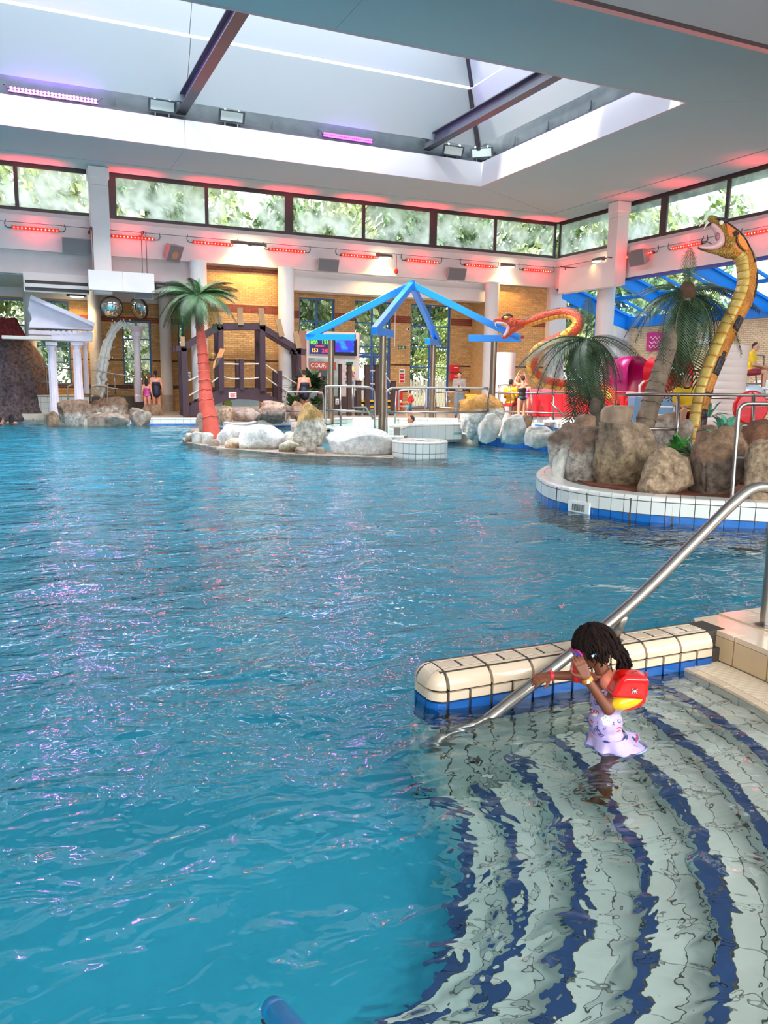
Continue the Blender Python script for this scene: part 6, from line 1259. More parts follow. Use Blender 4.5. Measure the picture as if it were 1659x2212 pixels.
def tunnel(nm, label, x0, x1, y0, y1, D, L, mo, mi):
    t = thing(nm, label, 'slide', WD((x0 + x1) / 2, y1, D), None); s = D / FPX; w_ = (x1 - x0) / 2 * s; h = (y1 - y0) * s; c = WD((x0 + x1) / 2, y1, D); ax = (VIEWR * .95 + VIEWF * .3).normalized(); dr = Vector((-ax.y, ax.x, 0))
    pts = [(-w_, 0), (-w_, h - w_)] + [(-w_ * math.cos(a), h - w_ + w_ * math.sin(a)) for a in [math.pi * k / 14 for k in range(1, 14)]] + [(w_, h - w_), (w_, 0)]
    for k, (sc_, th, m, part) in enumerate(((1.0, L, mo, 'outer_shell'), (.93, L - .1, mi, 'inner_shell'))):
        b = MB(); n = len(pts); vs = []
        for d in (-.02 * k, th):
            for (a, z) in pts: vs.append(c + ax * a * sc_ + ZZ * z * (1 if sc_ == 1 else .97) + dr * d)
        fs = [(i, i + 1, n + i + 1, n + i) for i in range(n - 1)] + ([tuple(range(n, 2 * n))] if k else []); b.add(vs, fs); o = b.build(part, m, t, True, sharp=50)
        if k == 0: so = o.modifiers.new('shell', 'SOLIDIFY'); so.thickness = .05
    return t
tunnel('slide_tunnel', 'magenta arched slide mouth left of the leaning palm trunk', 1347, 1402, 770, 846, 24.5, 1.3, M_slm, M_slpd)
tunnel('slide_tunnel', 'red arched slide mouth between the leaning palm trunk and the tall snake', 1441, 1500, 769, 846, 23, 1.3, M_slr, mat('slide_dark_red', 'b3101f', .3, coat=.3))
b = MB(); c = WD(1412, 846, 25.4); s = 25.4 / FPX; b.lathe([(16 * s, .2 - c.z), (16 * s, 0), (16 * s, 70 * s), (13 * s, 74 * s), (0.001, 75 * s)], c, 20); o = thing('slide_drum', 'bright pink drum right of the magenta slide mouth', 'slide', c); b.build('drum', M_slp, o, True, sharp=40)
bp = thing('blue_steps', 'grey blue stepped slide landing behind the palm trunk and the seated girl', 'steps', WD(1430, 930, 20)); M_bs = mat('landing_blue', '6d8fb0', .4)
for q in ((1370, 858, 1420, 915), (1410, 862, 1456, 880), (1410, 882, 1456, 898), (1410, 900, 1460, 930), (1452, 858, 1530, 900)): b = MB(); q_ = (q[0], q[1], q[2], q[3]); dbox(b, *q_, 20.5 - (q[1] - 858) * .01, .6); lw = WD((q[0] + q[2]) / 2, q[3], 20.5); b.box((lw.x + VIEWF.x * .5, lw.y + VIEWF.y * .5, (lw.z + .2) / 2), (.3, .3, max(.05, lw.z - .2))); b.build('block', M_bs, bp, bevel=.02); b = MB(); dbox(b, q[0], q[3] - 3, q[2], q[3], 20.4 - (q[1] - 858) * .01, .05); b.build('white_edge', M_signw, bp)
def ribbed(label, x0, x1, y0, y1, D, n):
    s = D / FPX; c = WD((x0 + x1) / 2, y1, D) + VIEWF * (x1 - x0) / 2 * s * .6; ztop_ = c.z + (y1 - y0) * s; c.z = .2; t = thing('white_drum', label, 'drum', c); r_ = (x1 - x0) / 2 * s; H = ztop_ - c.z
    for k in range(n): MB().lathe([(r_ * .985, H * k / n), (r_, H * (k + .15) / n), (r_, H * (k + .85) / n), (r_ * .985, H * (k + .99) / n)], c, 28).build('ring', mat('ribbed_white', 'e4d2cb', .5), t, True, sharp=30)
    b = MB(); b.lathe([(r_ * .98, 0), (r_ * .98, H - .01), (.001, H)], c, 28); b.build('core', MATS['ribbed_white'], t, True, sharp=30); return t
ribbed('tall white ribbed drum behind the tall snake', 1528, 1612, 748, 915, 19, 14); ribbed('plain white drum behind the steel pole and the lifeguard in yellow', 1068, 1111, 763, 892, 30, 3)
ribbed('white cylinder behind the tall snake above the ribbed drum', 1438, 1530, 745, 780, 25.5, 3) if False else None
rd = thing('red_disc', 'round red slide cover with seams at the right picture edge behind the rails', 'slide', WD(1622, 881, 15)); c = WD(1622, 881, 15.2); s = 15.2 / FPX
b = MB(); b.lathe([(.001, .06), (33 * s, .05), (37 * s, .02), (37 * s, -.06), (.001, -.08)], c, 36, (VIEWR, ZZ, -VIEWF)); b.build('disc', M_slr, rd, True, sharp=35)
for a in (.1, 1.62): b = MB(); d = VIEWR * math.cos(a) + ZZ * math.sin(a); b.bar(c - d * 35 * s - VIEWF * .07, c + d * 35 * s - VIEWF * .07, .03, .02, VIEWF); b.build('seam', mat('slide_dark_red', 'b3101f'), rd)
do = thing('pale_dome', 'pale blue dome of a slide tube under the high lifeguard chair', 'slide', WD(1622, 850, 22)); c = WD(1622, 850, 22); b = MB(); b.ell(c, (27 * 22 / FPX, .4, 19 * 22 / FPX), (VIEWR, VIEWF, ZZ), 20, 12); b.build('shell', mat('pale_blue_plastic', 'b9cad6', .3, coat=.3), do, True)
wl = thing('white_chute', 'white slide chute at the right picture edge behind the high chair', 'slide', WD(1655, 840, 23)); b = MB(); dbox(b, 1640, 822, 1700, 862, 23.5, .5); b.build('chute', M_signw, wl, bevel=.1)
ms = thing('magenta_sign', 'magenta sign with white script on the pale brick', 'sign', WX(1413, 738, 25.95)); a = WX(1398, 719, 25.9); c = WX(1432, 757, 25.9)
b = MB(); b.bb((25.9, c.y, c.z), (25.95, a.y, a.z)); b.build('panel', mat('sign_magenta', 'd92d88', .4), ms)
for k, yy in enumerate((.3, .55, .78)): zc = a.z + (c.z - a.z) * yy; MB().tube(catmull([Vector((25.88, a.y + (c.y - a.y) * (.2 + .6 * i / 7), zc + .06 * math.sin(i * 2.1 + k) )) for i in range(8)], 4), .018, 5).build('script', mat('script_white', 'f4dcea', .5), ms)
hs = thing('letter_sign', 'small white sign with a red letter H on the pale brick', 'sign', WX(1518, 728, 25.9)); p = WX(1516, 730, 25.9); b = MB(); b.box(p, (.04, .9, .5)); b.build('panel', M_signw, hs); text('letter', 'H', p - XA * .03 + YA * .0, .42, M_signr, hs, -YA, ZZ)
b = MB(); b.bar(WX(1505, 724, 25.85), WX(1529, 712, 25.85), .03, .1); b.build('white_bar', M_signw, hs)
# ---------------------------------------------------------------- blue float tube at the bottom edge, intake grille, wall grille
ft = thing('float_tube', 'blue plastic tube end poking out of the water at the bottom edge', 'tube', Wz(600, 2195, .0)); p = Wz(588, 2178, .12); d = (Wz(640, 2240, .2) - p).normalized()
MB().tube([p, p + d * .006, p + d * .05, p + d * .055, p + d * .06, p + d * .4], [.022, .031, .034, .032, .034, .036], 18).build('sleeve', mat('tube_blue', '0b84cc', .3, coat=.3), ft, True, sharp=60)
MB().tube([p + Vector((-.01, .0, -.02)), p + d * .05 - ZZ * .10], .02, 10).build('dark_core', mat('tube_core', '3a2f2c', .6), ft, True)
ig = thing('intake_grille', 'white intake grille in the blue tiles of the island kerb', 'vent', Wz(1250, 1090, .1)); p = Wz(1250, 1098, .06); i0 = min(range(len(isl_edge)), key=lambda i: (isl_edge[i] - Vector((p.x, p.y, 0))).length); e = isl_edge[i0]; t_ = (isl_edge[i0 + 1] - isl_edge[i0 - 1]).normalized(); o = Vector((-t_.y, t_.x, 0)); cc = Vector((e.x, e.y, .055)) + o * .02
b = MB(); b.box(cc, (.36, .03, .19), (t_, o, ZZ)); b.build('plate', M_signw, ig, bevel=.005)
for k in range(12): b = MB(); b.box(cc + t_ * (.018 * (k - 5.5)) + o * .016 + ZZ * .01, (.008, .004, .09), (t_, o, ZZ)); b.build('slot', M_black, ig)
# ---------------------------------------------------------------- snakes
def frames(P, refs):
    F_ = []
    for i, p in enumerate(P):
        t = (P[min(i + 1, len(P) - 1)] - P[max(i - 1, 0)]).normalized(); u = refs[i]; u = (u - t * u.dot(t)).normalized(); F_.append((p, t, u, t.cross(u)))
    return F_
def shell(b, F_, R, i0, i1, a0, a1, k=1.03, n=6, th=.015):
    """raised plate on a tube between stations i0..i1 and angles a0..a1 (degrees)"""
    vs = []
    def at(fi, a, kk, add=0):
        i = min(int(fi), len(F_) - 2); f = fi - i; p0, t0, u0, v0 = F_[i]; p1, t1, u1, v1 = F_[i + 1]; p = p0.lerp(p1, f); u = u0.lerp(u1, f); v = v0.lerp(v1, f); r = R[i] + (R[i + 1] - R[i]) * f; a = math.radians(a)
        return p + (u * math.cos(a) + v * math.sin(a)) * (r * kk + add)
    m = max(1, int(math.ceil((i1 - i0) * 1.5)))
    for lay in (0, 1):
        for i in range(m + 1):
            for j in range(n + 1):
                edge = i in (0, m) or j in (0, n)
                vs.append(at(i0 + (i1 - i0) * i / m, a0 + (a1 - a0) * j / n, k if lay else .97, (0 if edge else th * .35) if lay else 0))
    W = n + 1; off = (m + 1) * W; fs = []
    for i in range(m):
        for j in range(n): fs.append((off + i * W + j, off + (i + 1) * W + j, off + (i + 1) * W + j + 1, off + i * W + j + 1))
    for i in range(m): fs += [(i * W, (i + 1) * W, off + (i + 1) * W, off + i * W), (i * W + n, off + i * W + n, off + (i + 1) * W + n, (i + 1) * W + n)]
    for j in range(n): fs += [(j, off + j, off + j + 1, j + 1), (m * W + j, m * W + j + 1, off + m * W + j + 1, off + m * W + j)]
    b.add(vs, fs)
def body(b, F_, R, n=20):
    base = len(b.v)
    for (p, t, u, v), r in zip(F_, R):
        for k in range(n): a = 2 * math.pi * k / n; b.v.append(tuple(p + (u * math.cos(a) + v * math.sin(a)) * r))
    for i in range(len(F_) - 1):
        for k in range(n): k2 = (k + 1) % n; b.f.append((base + i * n + k, base + i * n + k2, base + (i + 1) * n + k2, base + (i + 1) * n + k))
    b.f.append(tuple(base + k for k in reversed(range(n)))); b.f.append(tuple(base + (len(F_) - 1) * n + k for k in range(n)))
def scaly(nm, c, c2, sc=34, bump=.9):
    if nm in MATS: return MATS[nm]
    m = mat(nm, c, .45, col2=c2, vscale=2.2, coat=.2); t = m.node_tree; p = t.nodes['Principled BSDF']; co = t.nodes.new('ShaderNodeTexCoord'); v = t.nodes.new('ShaderNodeTexVoronoi'); v.inputs['Scale'].default_value = sc; v.feature = 'F1'
    t.links.new(co.outputs['Object'], v.inputs['Vector']); bm = t.nodes.new('ShaderNodeBump'); bm.invert = True; bm.inputs['Strength'].default_value = bump; bm.inputs['Distance'].default_value = .03; t.links.new(v.outputs['Distance'], bm.inputs['Height']); t.links.new(bm.outputs[0], p.inputs['Normal']); return m
M_sk2 = scaly('snake_ochre_scales', 'd98a2c', 'b56a1c', 26); M_belly = mat('snake_belly', 'e2c36c', .45, col2='cfa650', vscale=5, coat=.2); M_spatch = scaly('snake_black_patch', '3a3136', '2a2428', 30); M_hood = scaly('snake_orange_hood', 'e8792a', 'd9651c', 30, .5); M_mouth = mat('snake_mouth_pink', 'dba6a4', .35, coat=.3); M_fang = mat('fang_cream', 'e9dcc8', .35); M_skh = scaly('snake_olive_head', 'c08a3a', '8a7436', 40, 1.0)
DS = 14.4
s2 = thing('snake', 'tall yellow and black cobra figure rearing up with open mouth at the right', 'snake', WD(1497, 970, DS))
px2 = [(1497, 978, 19), (1503, 949, 18.5), (1511, 891, 18), (1518, 853, 18), (1530, 815, 18.5), (1549, 766, 20), (1570, 718, 20.5), (1588, 680, 20.5), (1604, 648, 21.5), (1614, 613, 20), (1613, 577, 20), (1608, 556, 21), (1592, 540, 20), (1577, 532, 18)]
P2 = catmull([WD(x, y, DS) for x, y, _ in px2], 8); R2 = interp([r_ * DS / FPX for *_, r_ in px2], 8)
refs = [(-VIEWR * .966 - VIEWF * .26) + (ZZ * -0.9 * max(0, i / len(P2) - .82) * 5) for i in range(len(P2))]
F2_ = frames(P2, refs); b = MB(); body(b, F2_, R2, 24); b.build('body', M_sk2, s2, True)
n_ = 24; last = len(F2_) - 12
# which way round is towards the camera?
sgn2 = 1 if (F2_[20][3].dot(-VIEWF) > 0) else -1
for k in range(n_):
    i0 = last * k / n_; i1 = last * (k + .9) / n_; b = MB(); shell(b, F2_, R2, i0, i1, -62, 62, 1.02, 8); b.build('belly_plate', M_belly, s2, True)
def yi(y):   # station index for a picture height
    ys = [1106 - FPX * ((p - CAMP).dot(UP)) / ((p - CAMP).dot(FW)) for p, *_ in F2_]; return min(range(len(ys)), key=lambda i: abs(ys[i] - y))
for y1, y0, a0, a1 in ((930, 908, 72, 120), (902, 884, 70, 118), (858, 848, 72, 150), (849, 840, 115, 155), (808, 775, 72, 140), (778, 757, 82, 112), (714, 683, 75, 135), (640, 592, 112, 165), (604, 590, 120, 150)):
    b = MB(); shell(b, F2_, R2, yi(y1), yi(y0), sgn2 * a0, sgn2 * a1, 1.025, 6); b.build('black_patch', M_spatch, s2, True)
def dtube(nm, pts, D, m, par, n=14, off=0):
    P = catmull([WD(x, y, D + (o[0] if o else 0)) for x, y, r_, *o in pts], 5); R = interp([q[2] * D / FPX for q in pts], 5); b = MB(); b.tube(P, R, n); return b.build(nm, m, par, True)
hd = dtube('upper_head', [(1594, 545, 15), (1580, 528, 20), (1570, 506, 19), (1557, 487, 13), (1545, 477, 9.5), (1535, 472, 7.5), (1530, 470, 4)], DS, M_skh, s2, 16)
dtube('lower_jaw', [(1592, 548, 13), (1570, 545, 13), (1550, 543, 7.5), (1530, 540, 5.5), (1512, 536, 3.5), (1507, 534, 1.5)], DS, M_skh, s2)
dtube('mouth_lining', [(1537, 484, 4), (1547, 495, 7), (1554, 510, 10), (1554, 524, 10), (1542, 533, 7), (1526, 535, 4.5), (1510, 533, 2)], DS - .10, M_mouth, s2)
b = MB(); b.ell(WD(1550, 511, DS - .25), (.045, .03, .07), (VIEWR, VIEWF, ZZ)); b.build('throat', mat('throat_dark', 'a0606a', .5), s2, True)
for a, c in (((1527, 472, 2.6), (1510, 490, .5)), ((1530, 480, 2.2), (1521, 495, .4))): dtube('fang', [a, ((a[0] + c[0]) / 2 - 1, (a[1] + c[1]) / 2 - 1, 2), c], DS - .08, M_fang, s2, 8)
b = MB(); b.tube(catmull([WD(x, y, DS - .1) for x, y in ((1540, 528), (1526, 522), (1516, 522), (1520, 511))], 4), .008, 5); b.tube(catmull([WD(x, y, DS - .1) for x, y in ((1518, 522), (1528, 520), (1529, 514))], 3), .006, 5); b.build('tongue', M_black, s2)
b = MB(); b.ell(WD(1558, 481, DS - .12), (.042, .03, .042), (VIEWR, VIEWF, ZZ)); b.build('eye', M_fang, s2, True)
dtube('brow', [(1549, 473, 1.5), (1557, 473, 3.5), (1566, 477, 4.5), (1569, 488, 3.5), (1568, 492, 1)], DS - .1, M_spatch, s2)
b = MB(); dpoly(b, [(1569, 479), (1580, 487), (1598, 500), (1612, 518), (1624, 541), (1632, 566), (1612, 556), (1594, 540), (1581, 520), (1571, 500)], DS - .16, .14); b.build('hood', M_hood, s2, bevel=.02)
b = MB(); dpoly(b, [(1583, 503), (1590, 497), (1598, 504), (1590, 511)], DS - .185, .03); b.build('hood_spot', M_spatch, s2)
b = MB(); b.tube([WD(x, y, DS - .18) for x, y in ((1592, 511), (1591, 521), (1597, 532), (1606, 541), (1610, 543))], .012, 6); b.build('hood_mark', M_spatch, s2); b = MB(); dpoly(b, [(1598, 506), (1606, 512), (1613, 524), (1617, 538), (1612, 540), (1604, 534), (1597, 524), (1594, 514)], DS - .18, .03); b.build('hood_eye_spot', mat('hood_bright', 'f08a30', .45, coat=.2), s2)
b = MB(); b.tube([WD(x, y, DS - .16) for x, y in ((1569, 479), (1580, 487), (1598, 500), (1612, 518), (1624, 541), (1632, 566))], .014, 6); b.build('hood_edge', M_spatch, s2)
b = MB(); b.lathe([(.30, -.02), (.30, .03), (.22, .05)], WD(1497, 974, DS), 24); b.build('base_ring', mat('dark_base', '4a4038', .7), s2)
D1s = 22.2
M_or = scaly('snake_orange_scales', 'e2562a', 'c9441f', 26); M_by = mat('snake_belly_yellow', 'f0b63c', .4, col2='dda034', vscale=5, coat=.2)
s1 = thing('snake', 'orange and yellow snake figure arching out with open mouth beside the pergola', 'snake', WD(1300, 880, D1s))
px1 = [(1332, 880, 9, -1, 0), (1322, 856, 12, -1, .2), (1300, 838, 12, 0, 1), (1260, 833, 12.5, 0, 1), (1210, 832, 12.5, 0, 1), (1172, 822, 12.5, -.6, .8), (1152, 800, 12, -1, .1), (1151, 775, 11.5, -1, -.1), (1162, 755, 11, -1, 0), (1190, 738, 11, -.4, .6), (1228, 722, 12, -1, 0), (1247, 705, 12.5, -1, -.1), (1248, 690, 12.5, -.7, .7), (1236, 678, 12, -.1, 1), (1212, 676, 12, .2, 1), (1180, 683, 11.5, .25, 1), (1150, 693, 10.5, .3, 1), (1132, 699, 9, .3, 1), (1118, 702, 11, .3, 1), (1106, 702, 12, .3, 1)]
P1 = catmull([WD(x, y, D1s + .5 * math.sin(i * .5)) for i, (x, y, *_) in enumerate(px1)], 7); R1 = interp([q[2] * D1s / FPX for q in px1], 7)
bx_ = interp([q[3] for q in px1], 7); by_ = interp([q[4] for q in px1], 7); F1_ = frames(P1, [VIEWR * a - ZZ * c - VIEWF * .45 for a, c in zip(bx_, by_)])
b = MB(); body(b, F1_, R1, 20); b.build('body', M_or, s1, True)
n_ = 40; last = len(F1_) - 12
for k in range(n_): b = MB(); shell(b, F1_, R1, 5 + (last - 5) * k / n_, 5 + (last - 5) * (k + .88) / n_, -50, 50, 1.02, 6); b.build('belly_plate', M_by, s1, True)
for i0, i1 in ((18, 22), (80, 92), (98, 104), (112, 122)): b = MB(); shell(b, F1_, R1, i0, i1, 120, 190, 1.02, 6); b.build('grey_patch', scaly('snake_grey_patch', '7d6a5c', '5a4a42', 30), s1, True)
dh = D1s + .5 * math.sin(19 * .5)
dtube('upper_head', [(1112, 702, 12), (1102, 697, 13), (1092, 691, 9), (1080, 691, 5.5), (1070, 692, 4), (1066, 693, 2)], dh, M_or, s1); dtube('lower_jaw', [(1112, 706, 11), (1104, 714, 8), (1098, 722, 5.5), (1090, 728, 4), (1083, 730, 2)], dh, M_or, s1)
dtube('mouth_lining', [(1072, 697, 2), (1088, 699, 3.5), (1097, 705, 4.5), (1096, 716, 4), (1088, 726, 2.5)], dh - .06, M_mouth, s1); b = MB(); b.ell(WD(1093, 685.5, dh - .14), (.07, .04, .035), (VIEWR, VIEWF, ZZ)); b.build('eye', mat('eye_yellow', 'f2d478', .3), s1, True); dtube('brow', [(1083, 688, 1.2), (1090, 682, 2.4), (1100, 680, 2.6), (1108, 684, 1.2)], dh - .1, M_spatch, s1); dtube('fang', [(1070, 696, 1.3), (1070, 702, .9), (1073, 708, .3)], dh - .04, M_fang, s1, 8)
ob_ = thing('red_ball', 'small red ball on a cord beside the open mouth of the orange snake', 'ball', WD(1128, 728, dh)); MB().ell(WD(1128, 728, dh), (.05, .05, .05), None, 12, 8).build('ball', mat('ball_red', 'a8342a', .5), ob_, True)
# ---------------------------------------------------------------- people
def skin(nm, c): return mat(nm, c, .5, var=.06, vscale=6, spec=.4)
SK = {'fair': skin('skin_fair', 'dba68a'), 'pink': skin('skin_pink', 'e0987c'), 'tan': skin('skin_tan', 'b97a58'), 'dark': skin('skin_dark', '7a4630')}
HAIR = {'brown': mat('hair_brown', '3a2820', .6, bump=.5, bscale=90), 'black': mat('hair_black', '1c1618', .5, bump=.5, bscale=90), 'blond': mat('hair_blond', 'b08a58', .55, bump=.5, bscale=90)}
JD = dict(pel=(0, 0, .53), wst=(0, .003, .615), chs=(0, .0, .725), nek=(0, -.008, .83), hd=(0, .012, .928), shl=(-.098, 0, .80), shr=(.098, 0, .80), ell=(-.13, -.015, .63), elr=(.13, -.015, .63), wrl=(-.14, .035, .485), wrr=(.14, .035, .485), hpl=(-.05, 0, .505), hpr=(.05, 0, .505), knl=(-.055, .012, .28), knr=(.055, .012, .28), anl=(-.055, -.012, .045), anr=(.055, -.012, .045), tol=(-.062, .07, .014), tor=(.062, .07, .014))
def remesh(o, v, sm=4):
    m = o.modifiers.new('skin', 'REMESH'); m.mode = 'VOXEL'; m.voxel_size = v; m.use_smooth_shade = True
    if sm: s_ = o.modifiers.new('smooth', 'SMOOTH'); s_.factor = .5; s_.iterations = sm
def hand(b, w_, d, side, up, L, curl=.5):
    """palm with four unequal fingers and a thumb; d along the hand, side towards the thumb, up = back of the hand"""
    d = d.normalized(); side = (side - d * side.dot(d)).normalized(); n = d.cross(side); pw = L * .50
    if n.dot(up) < 0: n = -n
    for k in range(4): b.capsule(w_ + side * pw * (.38 - .25 * k) * .6, w_ + d * L * .5 + side * pw * (.38 - .25 * k), L * .12, L * .10, 8, 3)
    for k, ln in enumerate((.44, .5, .46, .36)):
        p = w_ + d * L * .5 + side * pw * (.38 - .25 * k); sp_ = side * (.09 - .065 * k); q = p + (d * math.cos(curl * .5) - n * math.sin(curl * .5) + sp_) * L * ln * .5; e = q + (d * math.cos(curl * 1.5) - n * math.sin(curl * 1.5) + sp_ * .6) * L * ln * .5
        b.capsule(p, q, L * .070, L * .062, 8, 3); b.capsule(q, e, L * .062, L * .047, 8, 3)
    p = w_ + d * L * .12 + side * pw * .45; q = p + (d * .6 + side * .75 - n * .2).normalized() * L * .28; b.capsule(p, q, L * .10, L * .08, 8, 3); b.capsule(q, q + (d * .9 + side * .25 - n * .3).normalized() * L * .22, L * .075, L * .055, 8, 3)
def person(label, loc, face, h, pose=None, sk='fair', hair='brown', hairstyle='short', wear=(), cat='person', group=None, vox=.011, girth=1.0, hang=None, legs=True):
    t = thing('person', label, cat, loc); loc = Vector(loc); f = Vector((face[0], face[1], 0)).normalized(); rgt = Vector((f.y, -f.x, 0)); J = dict(JD); J.update(pose or {})
    G = {k: loc + (rgt * v[0] + f * v[1] + ZZ * v[2]) * h for k, v in J.items()}; g = girth
    sa = (G['shr'] - G['shl']).normalized(); ua = (G['nek'] - G['pel']).normalized(); fa = ua.cross(sa) * -1 if ua.cross(sa).dot(f) < 0 else ua.cross(sa)
    hx = (G['hd'] - G['nek']); hf = J.get('look'); hf = (rgt * hf[0] + f * hf[1] + ZZ * hf[2]).normalized() if hf else f; hr_ = hf.cross(ZZ).normalized(); hu = hr_.cross(hf)
    ax = (sa, fa, ua)
    def torso(b, k=1.0, top=True, z=0):
        b.ell(G['pel'] - ua * .0 * h, (.088 * h * g * k, .066 * h * g * k, .07 * h * k), ax); b.ell(G['wst'], (.074 * h * g * k, .054 * h * g * k, .085 * h * k), ax); b.ell(G['chs'], (.088 * h * g * k, .06 * h * g * k, .095 * h * k), ax)
        if top: b.capsule(G['shl'] + sa * .02 * h, G['shr'] - sa * .02 * h, .038 * h * k, .038 * h * k)
    b = MB(); torso(b); b.capsule(G['nek'] - ua * .02 * h, G['hd'], .031 * h, .028 * h)
    b.ell(G['hd'] + hu * .008 * h, (.043 * h, .052 * h, .062 * h), (hr_, hf, hu), 18, 12); b.ell(G['hd'] + hf * .014 * h - hu * .030 * h, (.034 * h, .036 * h, .036 * h), (hr_, hf, hu)); b.capsule(G['hd'] + hf * .050 * h + hu * .006 * h, G['hd'] + hf * .060 * h - hu * .012 * h, .006 * h, .010 * h, 8, 3)
    for s in (-1, 1): b.ell(G['hd'] + hr_ * s * .044 * h - hf * .004 * h - hu * .004 * h, (.007 * h, .012 * h, .018 * h), (hr_, hf, hu), 8, 6)
    for s in 'lr':
        b.capsule(G['sh' + s], G['el' + s], .030 * h * g, .023 * h * g); b.capsule(G['el' + s], G['wr' + s], .023 * h * g, .0155 * h); d = G['wr' + s] - G['el' + s]; hand(b, G['wr' + s], d, f * .8 + rgt * (.3 if s == 'l' else -.3), rgt * (-1 if s == 'l' else 1), .105 * h)
        if legs: b.capsule(G['hp' + s], G['kn' + s], .052 * h * g, .034 * h * g); b.capsule(G['kn' + s], G['kn' + s].lerp(G['an' + s], .35), .034 * h * g, .034 * h * g); b.capsule(G['kn' + s].lerp(G['an' + s], .35), G['an' + s], .034 * h * g, .02 * h); b.capsule(G['an' + s] - ZZ * .012 * h, G['to' + s], .022 * h, .014 * h)
    o = b.build('body', SK[sk], t, True); remesh(o, vox)
    H = HAIR[hair]; b = MB(); c = G['hd'] + hu * .014 * h - hf * .008 * h; b.ell(c, (.047 * h, .054 * h, .06 * h), (hr_, hf, hu), 18, 12)
    if hairstyle == 'long':
        for k in range(9): a = math.pi * (.1 + .8 * k / 8) + math.pi; d = hr_ * math.cos(a) + hf * math.sin(a) * 1.0; b.capsule(c + d * .036 * h, c + d * .046 * h - hu * .15 * h, .02 * h, .012 * h, 7, 3)
    if hairstyle == 'pony': b.capsule(c - hf * .05 * h, c - hf * .065 * h - hu * .1 * h, .022 * h, .012 * h)
    if hairstyle == 'bun': b.ell(c - hf * .045 * h + hu * .035 * h, (.027 * h,) * 3)
    fz = MB(); o = b.build('hair', H, t, True); remesh(o, .012, 3)
    # keep the face clear: the hair cap is cut by sinking it behind the brow
    for v in o.data.vertices:
        p = Vector(v.co); q = p - G['hd']
        if q.dot(hf) > .018 * h and q.dot(hu) < .042 * h: v.co = p - hf * (q.dot(hf) - .012 * h)
    for s in (-1, 1): MB().ell(G['hd'] + hf * .0475 * h + hr_ * s * .018 * h + hu * .01 * h, (.008 * h, .005 * h, .005 * h), (hr_, hf, hu), 8, 6).build('eye', mat('eye_dark', '2a1c18', .3), t, True)
    MB().ell(G['hd'] + hf * .0455 * h - hu * .03 * h, (.015 * h, .006 * h, .005 * h), (hr_, hf, hu), 8, 6).build('mouth', mat('lips', 'a8574e', .5), t, True)
    for item, m in wear:
        b = MB(); v = .013
        if item == 'swimsuit':
            b.ell(G['pel'], (.093 * h * g, .071 * h * g, .062 * h), ax); b.ell(G['wst'], (.079 * h * g, .059 * h * g, .085 * h), ax); b.ell(G['chs'] - ua * .012 * h, (.092 * h * g, .065 * h * g, .075 * h), ax)
            for s in 'lr': b.capsule(G['chs'] + fa * .055 * h + sa * (.05 * h if s == 'r' else -.05 * h), G['sh' + s] + ua * .034 * h + sa * (.04 * h if s == 'l' else -.04 * h), .011 * h, .011 * h); b.capsule(G['sh' + s] + ua * .034 * h + sa * (.04 * h if s == 'l' else -.04 * h), G['chs'] - fa * .058 * h, .011 * h, .011 * h)
        if item == 'skirt':
            b.capsule(G['pel'] + ua * .03 * h, G['pel'] - ua * .045 * h, .085 * h * g, .098 * h * g)
        if item in ('shirt', 'jumper'):
            torso(b, 1.12); 
            for s in 'lr':
                e = G['el' + s] if item == 'jumper' else G['sh' + s].lerp(G['el' + s], .72); b.capsule(G['sh' + s], e, .042 * h * g, .034 * h * g)
                if item == 'jumper': b.capsule(e, G['wr' + s], .036 * h * g, .026 * h)
            b.capsule(G['nek'] - ua * .03 * h, G['nek'] + ua * .005 * h, .045 * h, .038 * h)
        if item == 'collar': b.tube([G['nek'] + ua * .01 * h + (sa * math.cos(a) * .036 + fa * math.sin(a) * .036) * h - (ua * .012 * h if math.sin(a) > .5 else ua * 0) for a in [2 * math.pi * k / 12 for k in range(12)]], .011 * h, 6, True)
        if item in ('shorts', 'trousers'):
            b.ell(G['pel'] - ua * .005 * h, (.096 * h * g, .074 * h * g, .068 * h), ax)
            for s in 'lr':
                e = G['kn' + s] if item == 'trousers' else G['hp' + s].lerp(G['kn' + s], .62); b.capsule(G['hp' + s], e, .060 * h * g, .047 * h * g)
                if item == 'trousers': b.capsule(e, G['an' + s] + ZZ * .01 * h, .046 * h * g, .036 * h)
        if item == 'shoes':
            for s in 'lr': b.capsule(G['an' + s] - ZZ * .018 * h, G['to' + s], .028 * h, .021 * h)
        if item == 'armbands':
            for s in 'lr': m_ = G['sh' + s].lerp(G['el' + s], .5); d = (G['el' + s] - G['sh' + s]).normalized(); b.capsule(m_ - d * .05 * h, m_ + d * .05 * h, .062 * h, .062 * h)
        if item == 'phone': c_ = (G['wrl'] + G['wrr']) / 2 + f * .06 * h; b.box(c_, (.045 * h, .008 * h, .085 * h), (rgt, (f + ZZ).normalized(), (ZZ - f).normalized()))
        nm = {'shirt': 'shirt', 'jumper': 'jumper'}.get(item, item); o = b.build(nm, m, t, True)
        if item not in ('phone', 'collar'): remesh(o, v, 5)
    return t
